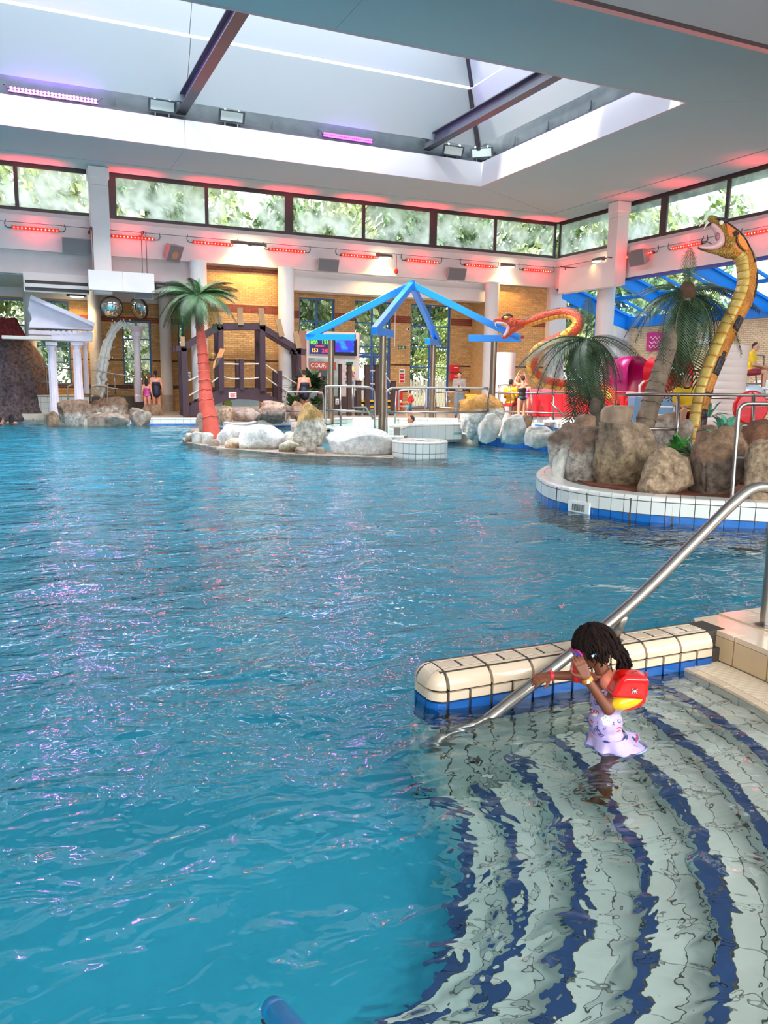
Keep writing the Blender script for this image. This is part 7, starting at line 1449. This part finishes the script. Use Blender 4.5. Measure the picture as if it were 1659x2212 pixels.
M_navy = mat('navy_fabric', '22243a', .6); M_blackf = mat('black_fabric', '232327', .6); M_yel = mat('yellow_shirt', 'f2c41c', .6, var=.06, vscale=8); M_grey = mat('grey_knit', 'a39a94', .8, bump=.2, bscale=80); M_jean = mat('pale_jeans', '7f8f9a', .8, bump=.2, bscale=90); M_maroon = mat('maroon_shorts', '8f1f38', .6); M_pinks = mat('pink_pattern', 'e0488a', .5, col2='8a4a90', vscale=16); M_redband = mat('armband_red', 'e01818', .25, coat=.5); M_shoe = mat('dark_shoe', '35363c', .6); M_pantsblue = mat('blue_trunks', '3d6a80', .6)
AW = VIEWF  # facing away from the camera
def foot(x, y, D, z=.22): p = WD(x, y, D); return Vector((p.x, p.y, z))
hold = dict(ell=(-.125, -.0, .64), elr=(.125, .0, .64), wrl=(-.07, .14, .66), wrr=(.07, .14, .66))
person('woman in a black racer-back swimsuit seen from behind in the far bay', foot(339, 893, 30.0), AW + VIEWR * -.4, 1.66, dict(), 'pink', 'black', 'pony', (('swimsuit', M_navy), ('skirt', M_navy)), girth=1.08)
person('girl in a pink patterned swimsuit seen from behind in the far bay', foot(319, 893, 29.7), AW, 1.36, dict(), 'pink', 'black', 'long', (('swimsuit', M_pinks),))
person('bare-shouldered boy standing behind the girl in pink in the far bay', foot(323, 890, 31.0), -VIEWF, 1.58, dict(), 'tan', 'black', 'short', (('shorts', M_navy),))
person('woman in a navy swimsuit seen from behind at the right end of the bridge', foot(657, 895, 28.3, .25), AW + VIEWR * -.5, 1.72, dict(elr=(.15, .05, .66), wrr=(.12, .16, .62)), 'pink', 'brown', 'bun', (('swimsuit', M_navy), ('skirt', M_navy)), girth=1.22)
person('child with red armbands running along the deck behind the hot pool', foot(884, 908, 27.0, .22), -VIEWR + VIEWF * .2, 1.12, dict(knl=(-.055, .10, .33), anl=(-.055, -.02, .10), tol=(-.06, .05, .06), knr=(.055, -.05, .27), anr=(.055, -.14, .13), tor=(.06, -.1, .05), wrl=(-.1, .2, .62), elr=(.12, -.08, .66)), 'tan', 'black', 'short', (('armbands', M_redband), ('shorts', M_pantsblue)), vox=.009)
person('man in a grey jumper and jeans looking down at his phone by the brick wall', foot(990, 898, 31.0, .24), -VIEWF - VIEWR * .15, 1.78, dict(hold, hd=(0, .05, .922), look=(0, .8, -.6)), 'fair', 'black', 'short', (('jumper', M_grey), ('trousers', M_jean), ('shoes', M_shoe), ('phone', M_black)), girth=1.05)
person('man bathing up to his shoulders in the hot pool, face turned left', foot(889, 920, 21.3, -.98), -VIEWR - VIEWF * .35, 1.72, dict(), 'pink', 'brown', 'short', ())
person('woman in a black swimsuit with both arms raised in front of the lifeguard chair', foot(1126, 900, 27.0, .22), AW + VIEWR * -.3, 1.66, dict(ell=(-.15, .06, .86), wrl=(-.09, .06, 1.0), elr=(.14, .06, .84), wrr=(.08, .06, .98)), 'pink', 'brown', 'short', (('swimsuit', M_blackf),))
person('dark haired bather just behind the woman in the black swimsuit', foot(1117, 898, 28.6, .22), -VIEWF, 1.66, dict(ell=(-.15, .05, .85), wrl=(-.07, .05, .96)), 'tan', 'black', 'short', (('shorts', M_pantsblue),))
person('small fair child carried high, right of the woman in the black swimsuit', foot(1136, 880, 28.0, .45), -VIEWF - VIEWR * .3, 1.25, dict(), 'pink', 'blond', 'short', (('swimsuit', M_pinks),), vox=.010)
sit = dict(pel=(0, 0, .28), wst=(0, .0, .365), chs=(0, .005, .475), nek=(0, .0, .58), hd=(0, .02, .678), shl=(-.098, 0, .55), shr=(.098, 0, .55), ell=(-.125, .03, .39), elr=(.125, .03, .39), wrl=(-.07, .15, .33), wrr=(.07, .15, .33), hpl=(-.05, .0, .27), hpr=(.05, 0, .27), knl=(-.06, .23, .28), knr=(.06, .23, .28), anl=(-.06, .22, .045), anr=(.06, .22, .045), tol=(-.06, .30, .014), tor=(.06, .30, .014))
person('lifeguard in a yellow shirt sitting on a steel chair, seen from behind', foot(1101, 892, 28.2, .42), AW + VIEWR * .6, 1.76, dict(sit, look=(.4, .9, 0)), 'tan', 'black', 'short', (('shirt', M_yel), ('shorts', M_maroon)), girth=1.1)
g1 = WD(1478, 893, 15.3); person('person with long fair hair in a yellow shirt and maroon shorts seated facing the pool', g1 - ZZ * .48, -VIEWF - VIEWR * .1, 1.66, dict(sit, look=(-.25, 1, 0), knl=(-.05, .21, .26), knr=(.06, .22, .33), anr=(.08, .20, .08), wrl=(.0, .16, .37), wrr=(.02, .15, .36)), 'fair', 'blond', 'long', (('shirt', M_yel), ('collar', M_black), ('shorts', M_maroon)))
ch = WD(1618, 808, 22.0); person('lifeguard in yellow and red sitting on the high steel chair at the right', ch - ZZ * .42, VIEWR - VIEWF * .3, 1.74, dict(sit, look=(.6, .8, -.2), hd=(0, .06, .665), chs=(0, .03, .475), nek=(0, .03, .58), wrl=(-.05, .2, .34), wrr=(.05, .2, .36)), 'fair', 'brown', 'short', (('shirt', M_yel), ('shorts', M_maroon), ('shoes', M_signw)))
person('dark haired swimmer with bare shoulders just above the water at the left edge', foot(26, 922, 27.6, -1.36), VIEWF, 1.66, dict(), 'pink', 'black', 'long', (('swimsuit', mat('orange_suit', 'e8734a', .5)),))
person('second swimmer, mostly cut off by the left picture edge', foot(2, 924, 27.2, -1.42), VIEWF + VIEWR, 1.62, dict(), 'pink', 'black', 'short', (('swimsuit', M_blackf),))
# chairs of the lifeguards
def chair(nm, label, x0, x1, ys, yb, yt, D, m, arms=True):
    t = thing(nm, label, 'chair', foot((x0 + x1) / 2, yb, D)); s = D / FPX; dd = VIEWF * (x1 - x0) * s
    for xa, o in ((x0, 0), (x1, 0), (x0, 1), (x1, 1)): b = MB(); b.tube([WD(xa + (2 if xa == x1 else -2), yb, D) + dd * o, WD(xa, ys, D) + dd * o] + ([WD(xa, yt, D) + dd * o] if (arms or o) else []), .022, 8); b.build('leg', M_steel, t, True)
    b = MB(); c = (WD(x0, ys, D) + WD(x1, ys, D) + dd) / 2; b.box(c, ((x1 - x0) * s, (x1 - x0) * s, .04), (VIEWR, VIEWF, ZZ)); b.build('seat', m, t, bevel=.01)
    b = MB(); b.tube(catmull([WD(x0, yt + 6, D), WD(x0 + 2, yt, D), WD(x1 - 2, yt, D), WD(x1, yt + 6, D)], 4), .022, 8); b.build('arm', M_steel, t, True); return t
chair('steel_chair', 'steel framed chair under the lifeguard in yellow beside the white drum', 1080, 1102, 850, 885, 832, 27.8, M_signr)
hc = chair('high_chair', 'tall steel lifeguard chair with a platform at the right picture edge', 1612, 1650, 797, 850, 768, 22, mat('chair_seat', '8a7b76', .6))
b = MB(); c = (WD(1600, 829, 22) + WD(1650, 829, 22)) / 2 + VIEWF * .3; b.box(c, (.68, .6, .04), (VIEWR, VIEWF, ZZ)); b.build('platform', MATS['chair_seat'], hc)
bg_ = thing('cloth_bag', 'pale cloth bag hanging on the high lifeguard chair', 'bag', WD(1605, 815, 21.8)); b = MB(); dpoly(b, [(1600, 805), (1608, 803), (1612, 815), (1606, 825), (1599, 826)], 21.8, .12); b.build('bag', M_rev, bg_, bevel=.03)
b = thing('red_stool', 'red stool beside the steel chair of the lifeguard', 'seat', WD(1095, 875, 27.6)); q = MB(); dbox(q, 1083, 873, 1107, 878, 27.4, .4); q.build('seat', M_signr, b, bevel=.02); q = MB(); dbox(q, 1086, 878, 1090, 895, 27.6, .1); q.build('leg', M_steel, b); q = MB(); dbox(q, 1101, 878, 1105, 895, 27.6, .1); q.build('leg', M_steel, b)
# ---------------------------------------------------------------- the child on the steps
DC = 3.80
def C(x, y, o=0.0): return WD(x, y, DC + o)
kid = thing('person', 'child with swimming goggles, lilac patterned swimsuit and red armbands standing on the underwater steps', 'person', Vector((C(1312, 1600).x, C(1312, 1600).y, -.53)))
KS = skin('skin_child', '7e462e'); KR = -VIEWR; KF = VIEWF
hf = (KR * .93 - KF * .12 - ZZ * .36).normalized(); hr_ = hf.cross(ZZ).normalized(); hu = hr_.cross(hf); hc = C(1281, 1397)
up = (C(1306, 1462) - C(1312, 1600)).normalized(); f_ = (KR - up * KR.dot(up)).normalized(); sd = up.cross(f_)
pel, wst, chs, nek = C(1313, 1602), C(1308, 1560), C(1312, 1508), C(1308, 1458)
b = MB()
b.ell(pel, (.072, .088, .075), (f_, sd, up)); b.ell(wst, (.072, .086, .09), (f_, sd, up)); b.ell(chs, (.076, .092, .09), (f_, sd, up))
shn, shf = C(1337, 1482, -.085), C(1292, 1474, .095)
b.capsule(shn, shf, .040, .040); b.capsule(C(1311, 1475), C(1296, 1436), .036, .035)
b.ell(hc + hu * .004, (.079, .072, .088), (hf, hr_, hu), 24, 16); b.ell(hc + hf * .026 - hu * .046, (.050, .052, .050), (hf, hr_, hu)); b.ell(hc + hf * .060 - hu * .068, (.018, .024, .018), (hf, hr_, hu)); b.capsule(hc + hf * .078 + hu * .0, hc + hf * .089 - hu * .020, .008, .0125, 8, 3); b.ell(hc + hf * .068 - hu * .040, (.017, .024, .012), (hf, hr_, hu))
for s in (-1, 1): b.ell(hc + hr_ * s * .072 - hf * .012 - hu * .012, (.016, .008, .024), (hf, hr_, hu), 8, 6)
# near arm: upper arm down to a sharp elbow, forearm up to the goggles
eln, wrn = C(1314, 1532, -.135), C(1268, 1466, -.135); b.capsule(shn, eln, .036, .029, 12); b.capsule(eln, wrn, .029, .0185, 12)
d = (C(1247, 1420, -.125) - wrn); hand(b, wrn + d.normalized() * .008, d, (C(1236, 1440) - C(1262, 1430)), -KF, .108, .38)
# far arm reaching to the rail
elf, wrf = C(1240, 1459, .16), C(1186, 1460, .13); b.capsule(shf, elf, .034, .026, 12); b.capsule(elf, wrf, .026, .0185, 12)
d = C(1150, 1470, .10) - wrf; hand(b, wrf + d.normalized() * .004, d, -ZZ * .5 - KF * .9, ZZ * .9 + KF * .2, .105, .75)
# legs under the water
for o, dx in ((-.05, .03), (.05, -.015)):
    hp = pel + sd * (o * -1.0) - up * .02; kn = Vector((hp.x, hp.y, -.26)) + f_ * dx; an = Vector((kn.x, kn.y, -.49)) - f_ * .01
    b.capsule(hp - up * .05, kn, .046, .038, 12); b.capsule(kn, an, .042, .026, 12); b.capsule(an - ZZ * .012, an + f_ * .09 - ZZ * .022, .026, .018)
o = b.build('body', KS, kid, True); remesh(o, .0036, 4)
# swimsuit
M_lilac = mat('lilac_fabric', 'bfa9d8', .55, var=.04, vscale=8, bump=.15, bscale=160); M_coral = mat('coral_fabric', 'ea8468', .55, var=.04, vscale=8, bump=.15, bscale=160)
b = MB(); b.ell(pel, (.083, .101, .085), (f_, sd, up)); b.ell(wst, (.080, .092, .092), (f_, sd, up)); b.ell(chs - up * .004, (.082, .098, .088), (f_, sd, up)); b.capsule(C(1333, 1485, -.055), C(1300, 1479, .07), .044, .044)
suit = b.build('swimsuit', M_lilac, kid, True); remesh(suit, .006, 4)
b = MB(); b.capsule(C(1341, 1480, -.094), C(1322, 1461, -.045), .047, .036, 14); b.capsule(C(1341, 1482, -.094), C(1334, 1505, -.112), .047, .043, 14); b.ell(C(1324, 1467, -.03), (.054, .060, .040), (f_, sd, up)); b.ell(C(1313, 1474, -.05), (.040, .045, .045), (f_, sd, up)); sl = b.build('sleeve', M_coral, kid, True); remesh(sl, .006, 5)
b = MB(); b.capsule(C(1291, 1473, .098), C(1300, 1458, .05), .045, .034, 12); b.capsule(C(1291, 1474, .098), C(1272, 1468, .12), .045, .040, 12); sl = b.build('sleeve', M_coral, kid, True); remesh(sl, .006, 5)
b = MB(); b.tube([C(1308, 1459) + (f_ * math.cos(a) * .042 + sd * math.sin(a) * .045) + up * (.012 - .012 * math.cos(a)) - up * .004 for a in [2 * math.pi * k / 20 for k in range(20)]], .007, 6, True); b.build('neckline', M_coral, kid, True)
b = MB(); pc = C(1313, 1580)
def skirt(u, v):
    a = 2 * math.pi * v; r0 = .086; fl = u ** 1.5; back = max(0, -math.cos(a)); fr = .6 + 1.0 * back
    r_ = .084 + .014 * fl + .080 * fl * back + .009 * fl * math.sin(a * 7 + 1) + .005 * fl * math.sin(a * 13)
    p = pc + f_ * (math.cos(a) * r_) + sd * (math.sin(a) * (r_ + .030)); z = pc.z + (-.004 - pc.z - .012 * (1 - back)) * u + .010 * fl * math.sin(a * 7 + 2.2)
    return (p.x, p.y, z)
b.grid(skirt, 14, 96); sk_ = b.build('skirt', M_lilac, kid, True); so = sk_.modifiers.new('cloth', 'SOLIDIFY'); so.thickness = .003
b = MB(); b.tube([Vector(skirt(1, k / 96)) for k in range(96)], .0045, 5, True); b.build('skirt_hem', mat('hem_blue', '9fa8dc', .5), kid, True)
# printed motifs on the swimsuit
from mathutils.bvhtree import BVHTree
bpy.context.view_layer.update(); _dg = bpy.context.evaluated_depsgraph_get()
def bvh(o):
    ev = o.evaluated_get(_dg); me = ev.to_mesh(); t = BVHTree.FromPolygons([o.matrix_world @ v.co for v in me.vertices], [tuple(p.vertices) for p in me.polygons]); ev.to_mesh_clear(); return t
_trees = {suit.name: bvh(suit), sk_.name: bvh(sk_)}
def decal(pts, m, nm='print_motif', target=suit, o=-.13):
    """flat printed motif laid on the fabric"""
    cx = sum(p[0] for p in pts) / len(pts); cy = sum(p[1] for p in pts) / len(pts); n = len(pts); lift = .0014 + (.0012 if o < -.135 else 0) + (.001 if o < -.145 else 0)
    P = [(cx, cy)]
    for k in (.35, .7, 1): P += [(cx + (x - cx) * k, cy + (y - cy) * k) for x, y in pts]
    vs = []
    for x, y in P:
        d = ray(x, y).normalized(); h, nr, _, _ = _trees[target.name].ray_cast(CAMP, d)
        if h is None: h = _trees[target.name].find_nearest(C(x, y, -.1))[0]; nr = -d
        if nr.dot(d) > 0: nr = -nr
        vs.append(h + nr * lift)
    fs = [(0, 1 + i, 1 + (i + 1) % n) for i in range(n)]
    for q in range(2): fs += [(1 + q * n + i, 1 + (q + 1) * n + i, 1 + (q + 1) * n + (i + 1) % n, 1 + q * n + (i + 1) % n) for i in range(n)]
    return MB().add(vs, fs).build(nm, m, kid)
M_dr, M_dn, M_dw, M_dc = mat('print_red', 'd93a34', .6), mat('print_navy', '3a3f7c', .6), mat('print_cream', 'f0ebe4', .6), mat('print_coral', 'ef8f86', .6)
def circ(x, y, rx, ry, a0=0, a1=360, n=14): return [(x + rx * math.cos(math.radians(a0 + (a1 - a0) * k / n)), y + ry * math.sin(math.radians(a0 + (a1 - a0) * k / n))) for k in range(n if a1 - a0 == 360 else n + 1)]
def leaf(x, y, l, w_, a): c, s = math.cos(a), math.sin(a); return [(x + c * u - s * v, y + s * u + c * v) for u, v in ((-l, 0), (-l * .5, w_ * .8), (0, w_), (l * .5, w_ * .8), (l, 0), (l * .5, -w_ * .8), (0, -w_), (-l * .5, -w_ * .8))]
decal(circ(1285, 1544, 10, 10, 190, 350), M_dr); decal(circ(1285, 1545, 5, 3.2), M_dw)
for x, y in ((1281, 1538), (1287, 1537), (1291, 1541), (1284, 1541)): decal(circ(x, y, 1.1, 1.1, n=8), M_dw, o=-.14)
for x, y, r_ in ((1303, 1553, 5), (1310, 1551, 7), (1318, 1557, 6), (1308, 1560, 7), (1316, 1564, 5)): decal(circ(x, y, r_, r_), M_dw)
for x, y in ((1304, 1553), (1309, 1550), (1312, 1557), (1307, 1560), (1316, 1558), (1315, 1564)): decal(leaf(x, y, 1.8, .5, 2), M_black, o=-.15)
for x, y, l, w_, a in ((1287, 1518, 7, 3.5, .9), (1278, 1521, 4, 2, 1.3), (1337, 1558, 5, 3, 1.0), (1326, 1563, 4, 2, 1.4), (1306, 1574, 4, 2, -.8)): decal(leaf(x, y, l, w_, a), M_dn); decal(leaf(x, y, l * .6, w_ * .5, a), M_lilac, o=-.14)
for x, y, l, w_, a in ((1288, 1574, 8, 3, -1.1), (1294, 1581, 8, 3, -2.0), (1299, 1588, 7, 3, .2), (1271, 1562, 8, 2.5, 1.4), (1274, 1566, 6, 2, .6)): decal(leaf(x, y, l, w_, a), M_dn); decal(leaf(x, y, l * .7, w_ * .35, a), M_lilac, o=-.14)
decal(circ(1338, 1575, 6, 5, 190, 350), M_dr); decal(leaf(1336, 1579, 5, 1.4, -.4), M_dr); decal(leaf(1277, 1556, 4, 1.3, 1), M_dr); decal(leaf(1281, 1560, 3, 1.2, -1), M_dr)
for x, y, l, w_, a, m in ((1353, 1592, 7, 3.4, 1.5, M_dn), (1343, 1590, 5, 1.6, .9, M_dc), (1377, 1590, 6, 2.2, .6, M_dr), (1383, 1594, 6, 2.2, .6, M_dn), (1310, 1602, 10, 3, .2, M_dn), (1278, 1590, 7, 3, .3, M_dc), (1369, 1596, 7, 1.8, 1.0, M_dn)): decal(leaf(x, y, l, w_, a), m, target=sk_)
for x, y, l, w_, a, m in ((1298, 1491, 7, 2.4, -1.2, M_dn), (1303, 1498, 6, 2.2, -1.0, M_dn), (1294, 1500, 5, 2, -.4, M_dc), (1268 + 12, 1505, 4, 2, .8, M_dc)): decal(leaf(x, y, l, w_, a), m)
# hair: twisted strands over a cap, a bunch at the back
M_hair = mat('hair_child', '35201a', .75, spec=.2, col2='1c100d', vscale=30, bump=.8, bscale=160)
b = MB(); b.ell(hc + hu * .012 - hf * .010, (.084, .083, .088), (hf, hr_, hu), 24, 16); hcap = b.build('hair_cap', M_hair, kid, True)
for v in hcap.data.vertices:
    q = Vector(v.co) - hc
    if q.dot(hf) > .035 and q.dot(hu) < .050: v.co = Vector(v.co) - hf * (q.dot(hf) - .030)
b = MB(); r = random.Random(11); ec = hc + hu * .012 - hf * .012
for k in range(150):
    a = r.uniform(-math.pi, math.pi); front = abs(a) < .75; low = -.30 if abs(a) > .75 else .12
    low += r.uniform(-.12, .12) - (.45 if abs(a) > 2.0 else (.25 if abs(a) > 1.2 else 0)); st = r.uniform(1.0, 1.5); pts = []; n = 13; w0 = r.uniform(-.25, .25); rad = r.uniform(.98, 1.10)
    for i in range(n):
        e = st + (low - st) * i / (n - 1); aa = a + w0 * (1 - i / n) + .035 * math.sin(i * 1.9 + k)
        rr_ = (.090 + .010 * i / n) * rad
        p = ec + (hf * math.cos(aa) * .98 + hr_ * math.sin(aa)) * rr_ * math.cos(max(e, -.1)) + hu * (rr_ * math.sin(e) if e > -.1 else rr_ * (math.sin(-.1) + (e + .1) * 1.05)); pts.append(p + Vector((r.gauss(0, .0012), r.gauss(0, .0012), r.gauss(0, .0012))))
    b.tube(pts, [.0052 + .0022 * math.sin(i * 2.4 + k) * .5 + .001 for i in range(n - 1)] + [.002], 6)
b.build('hair_strands', M_hair, kid, True)
b = MB()
for k in range(46):
    p = C(1326 + r.uniform(-8, 10), 1390 + r.uniform(-14, 18), r.uniform(-.05, .05)); e = C(1348 + r.gauss(0, 9), 1446 + r.uniform(-18, 22), r.uniform(-.06, .06)); m_ = p.lerp(e, .5) + VIEWR * .018 + Vector((r.gauss(0, .008), r.gauss(0, .008), r.gauss(0, .005)))
    cv = catmull([p, m_, e], 6); cv = [q + (VIEWR * math.sin(i * 1.7 + k) + ZZ * math.cos(i * 1.7 + k)) * .0035 for i, q in enumerate(cv)]; b.tube(cv, [.0062] * (len(cv) - 1) + [.002], 6)
b.build('hair_bunch', M_hair, kid, True)
b = MB()
for x0, y0, x1, y1 in ((1287, 1420, 1283, 1440), (1299, 1424, 1297, 1442), (1319, 1432, 1324, 1452)): b.tube(catmull([C(x0, y0, -.085), C(x0 + 2, (y0 + y1) / 2, -.088), C(x1, y1, -.082)], 4), [.003] * 8 + [.0012], 5)
b.build('loose_curl', M_hair, kid, True)
# face: eye, lips; goggles
for s in (-1, 1):
    MB().ell(hc + hf * .070 + hr_ * s * .030 + hu * .002, (.006, .012, .007), (hf, hr_, hu), 10, 7).build('eye', mat('eye_dark', '2a1c18'), kid, True)
MB().ell(hc + hf * .078 - hu * .044, (.010, .020, .0055), (hf, hr_, hu), 12, 7).build('lips', mat('lips_child', '6d3530', .5), kid, True)
M_gog = mat('goggle_violet', '4a4ab8', .25, coat=.6); M_gpk = mat('goggle_pink', 'e0306a', .35)
for s in (-1, 1):
    gc = hc + hf * .084 + hr_ * s * .031 + hu * .004; g_ = (hf + hr_ * s * .35).normalized(); gx = g_.cross(hu).normalized()
    b = MB(); b.lathe([(.018, -.014), (.024, -.008), (.025, .004), (.020, .012), (.001, .014)], gc, 20, (gx, hu, g_)); b.build('goggle_lens', M_gog, kid, True)
    b = MB(); b.tube([gc + g_ * .004 + (gx * math.cos(a) + hu * math.sin(a)) * .026 for a in [math.pi * k / 8 for k in range(-1, 10)]], .0052, 8); b.build('goggle_rim', M_gpk, kid, True)
b = MB(); b.tube([hc + hf * .100 + hr_ * q * .012 + hu * .008 for q in (-1, 0, 1)], .005, 8); b.build('goggle_bridge', M_gog, kid, True)
b = MB(); P_ = [hc + hu * (.006 + .010 * math.cos(a) * -1) + hf * (.094 * math.cos(a) - .010) + hr_ * (.094 * math.sin(a)) for a in [math.radians(42 + 276 * k / 24) for k in range(25)]]
for i in range(24): b.bar(P_[i], P_[i + 1], .012, .003, hu)
b.build('goggle_strap', mat('strap_dark', '2d2f4a', .5), kid, True)
b = MB(); p = hc + hf * .020 - KF * .098 + hu * .000; b.box(p, (.030, .004, .012), (hf, KF, hu)); b.build('strap_buckle', mat('buckle_blue', '9fc4e0', .3), kid, bevel=.002)
# wrist bands
def band(c, ax, r_, wd, m, nm):
    u = ax.orthogonal().normalized(); v = ax.cross(u); b = MB(); n = 24; vs = []
    prof = [(r_, -wd), (r_ + .003, -wd), (r_ + .003, wd), (r_, wd)]
    b.lathe([(q, z) for q, z in prof], c, n, (u, v, ax)); return b.build(nm, m, kid, True, sharp=40)
ax_ = (wrn - eln).normalized(); band(wrn - ax_ * .006, ax_, .0215, .0095, mat('band_orange', 'f08a1e', .4), 'wrist_band'); c_ = wrn - ax_ * .006 - KF * .0245 + KR * .003; MB().box(c_, (.015, .003, .018), ((VIEWR + ZZ * .3).normalized(), KF, ZZ)).build('band_label', mat('band_label', 'f4ddb8', .4), kid, bevel=.001)
ax_ = (wrf - elf).normalized(); band(wrf - ax_ * .008, ax_, .0215, .009, mat('band_red_wrist', 'e8344a', .4), 'wrist_band'); MB().tube([wrf - ax_ * .008 + ZZ * .022, wrf - ax_ * .012 + ZZ * .034], [.008, .004], 8).build('band_tab', MATS['band_red_wrist'], kid)
# inflatable armbands
def superell(b, c, d, ax, e1=.55, e2=.55, n=32, m=20, sh=0):
    def sg(v, e): return math.copysign(abs(v) ** e, v)
    def fn(u, v):
        q = -math.pi / 2 + math.pi * v; a = 2 * math.pi * u; cq = sg(math.cos(q), e1)
        x, y, z = sg(math.cos(a), e2) * cq, sg(math.sin(a), e2) * cq, sg(math.sin(q), e1)
        wr = 1 + .035 * math.sin(9 * a) * (abs(x) > .6)
        return c + ax[0] * (x * d[0] * wr + sh * z * d[2] * (x < .3) * min(1, (.3 - x) / .8)) + ax[1] * y * d[1] + ax[2] * z * d[2]
    return b.grid(fn, n, m)
M_arm = mat('armband_vinyl_red', 'e8120f', .16, coat=.7, spec=.6, bump=.12, bscale=16); M_army = mat('armband_vinyl_yellow', 'f2c312', .2, coat=.6)
tx = (C(1392, 1478, -.15) - C(1312, 1474, -.15)).normalized(); tz = (ZZ - tx * ZZ.dot(tx)).normalized(); ty = tz.cross(tx); ac = C(1359, 1477, -.13)
b = MB(); superell(b, ac, (.074, .062, .055), (tx, ty, tz), .34, .34, 48, 28, .42); b.build('armband', M_arm, kid, True)
yx = (C(1388, 1501, -.15) - C(1322, 1524, -.15)).normalized(); yz = (ZZ - yx * ZZ.dot(yx)).normalized(); b = MB(); superell(b, C(1350, 1510, -.118), (.080, .058, .040), (yx, yz.cross(yx), yz), .9, .75); b.build('armband_yellow_side', M_army, kid, True)
b = MB(); superell(b, C(1360, 1513, -.088), (.074, .05, .040), (yx, yz.cross(yx), yz), .9, .75); b.build('armband_underside', M_arm, kid, True)
b = MB(); e_ = C(1393, 1475, -.13); b.tube(catmull([e_ + tz * .054 - ty * .0, e_ + tx * .003 + tz * .03, e_ + tx * .004 - tz * .03, e_ - tz * .056], 4), .004, 6); b.build('armband_seam', M_arm, kid, True)
fx = ac - ty * .0665 * (1 if ty.dot(KF) > 0 else -1) + tx * .006 - tz * .008
b = MB(); b.box(fx, (.024, .002, .019), (tx, ty, tz)); b.build('print_patch', mat('patch_dark', '5a1a22', .4), kid)
for a in (1, -1): b = MB(); b.bar(fx - tx * .013 - tz * .011 * a - KF * .002, fx + tx * .013 + tz * .011 * a - KF * .002, .0022, .0015, KF); b.build('print_cross', M_dw, kid)
b = MB(); b.bar(fx - tx * .012 - KF * .002, fx + tx * .012 - KF * .002, .0016, .0012, KF); b.bar(fx - tz * .010 - KF * .002, fx + tz * .010 - KF * .002, .0016, .0012, KF); b.build('print_cross', M_dw, kid)
MB().tube([ac + tx * .01 + tz * .052, ac + tx * .032 + tz * .056], .006, 8).build('armband_valve', mat('valve_dark', '6a0f14', .3), kid)
b = MB(); superell(b, C(1246, 1450, .155), (.030, .05, .055), (tx, ty, tz), .7, .6, 20, 12); b.build('armband', M_arm, kid, True)
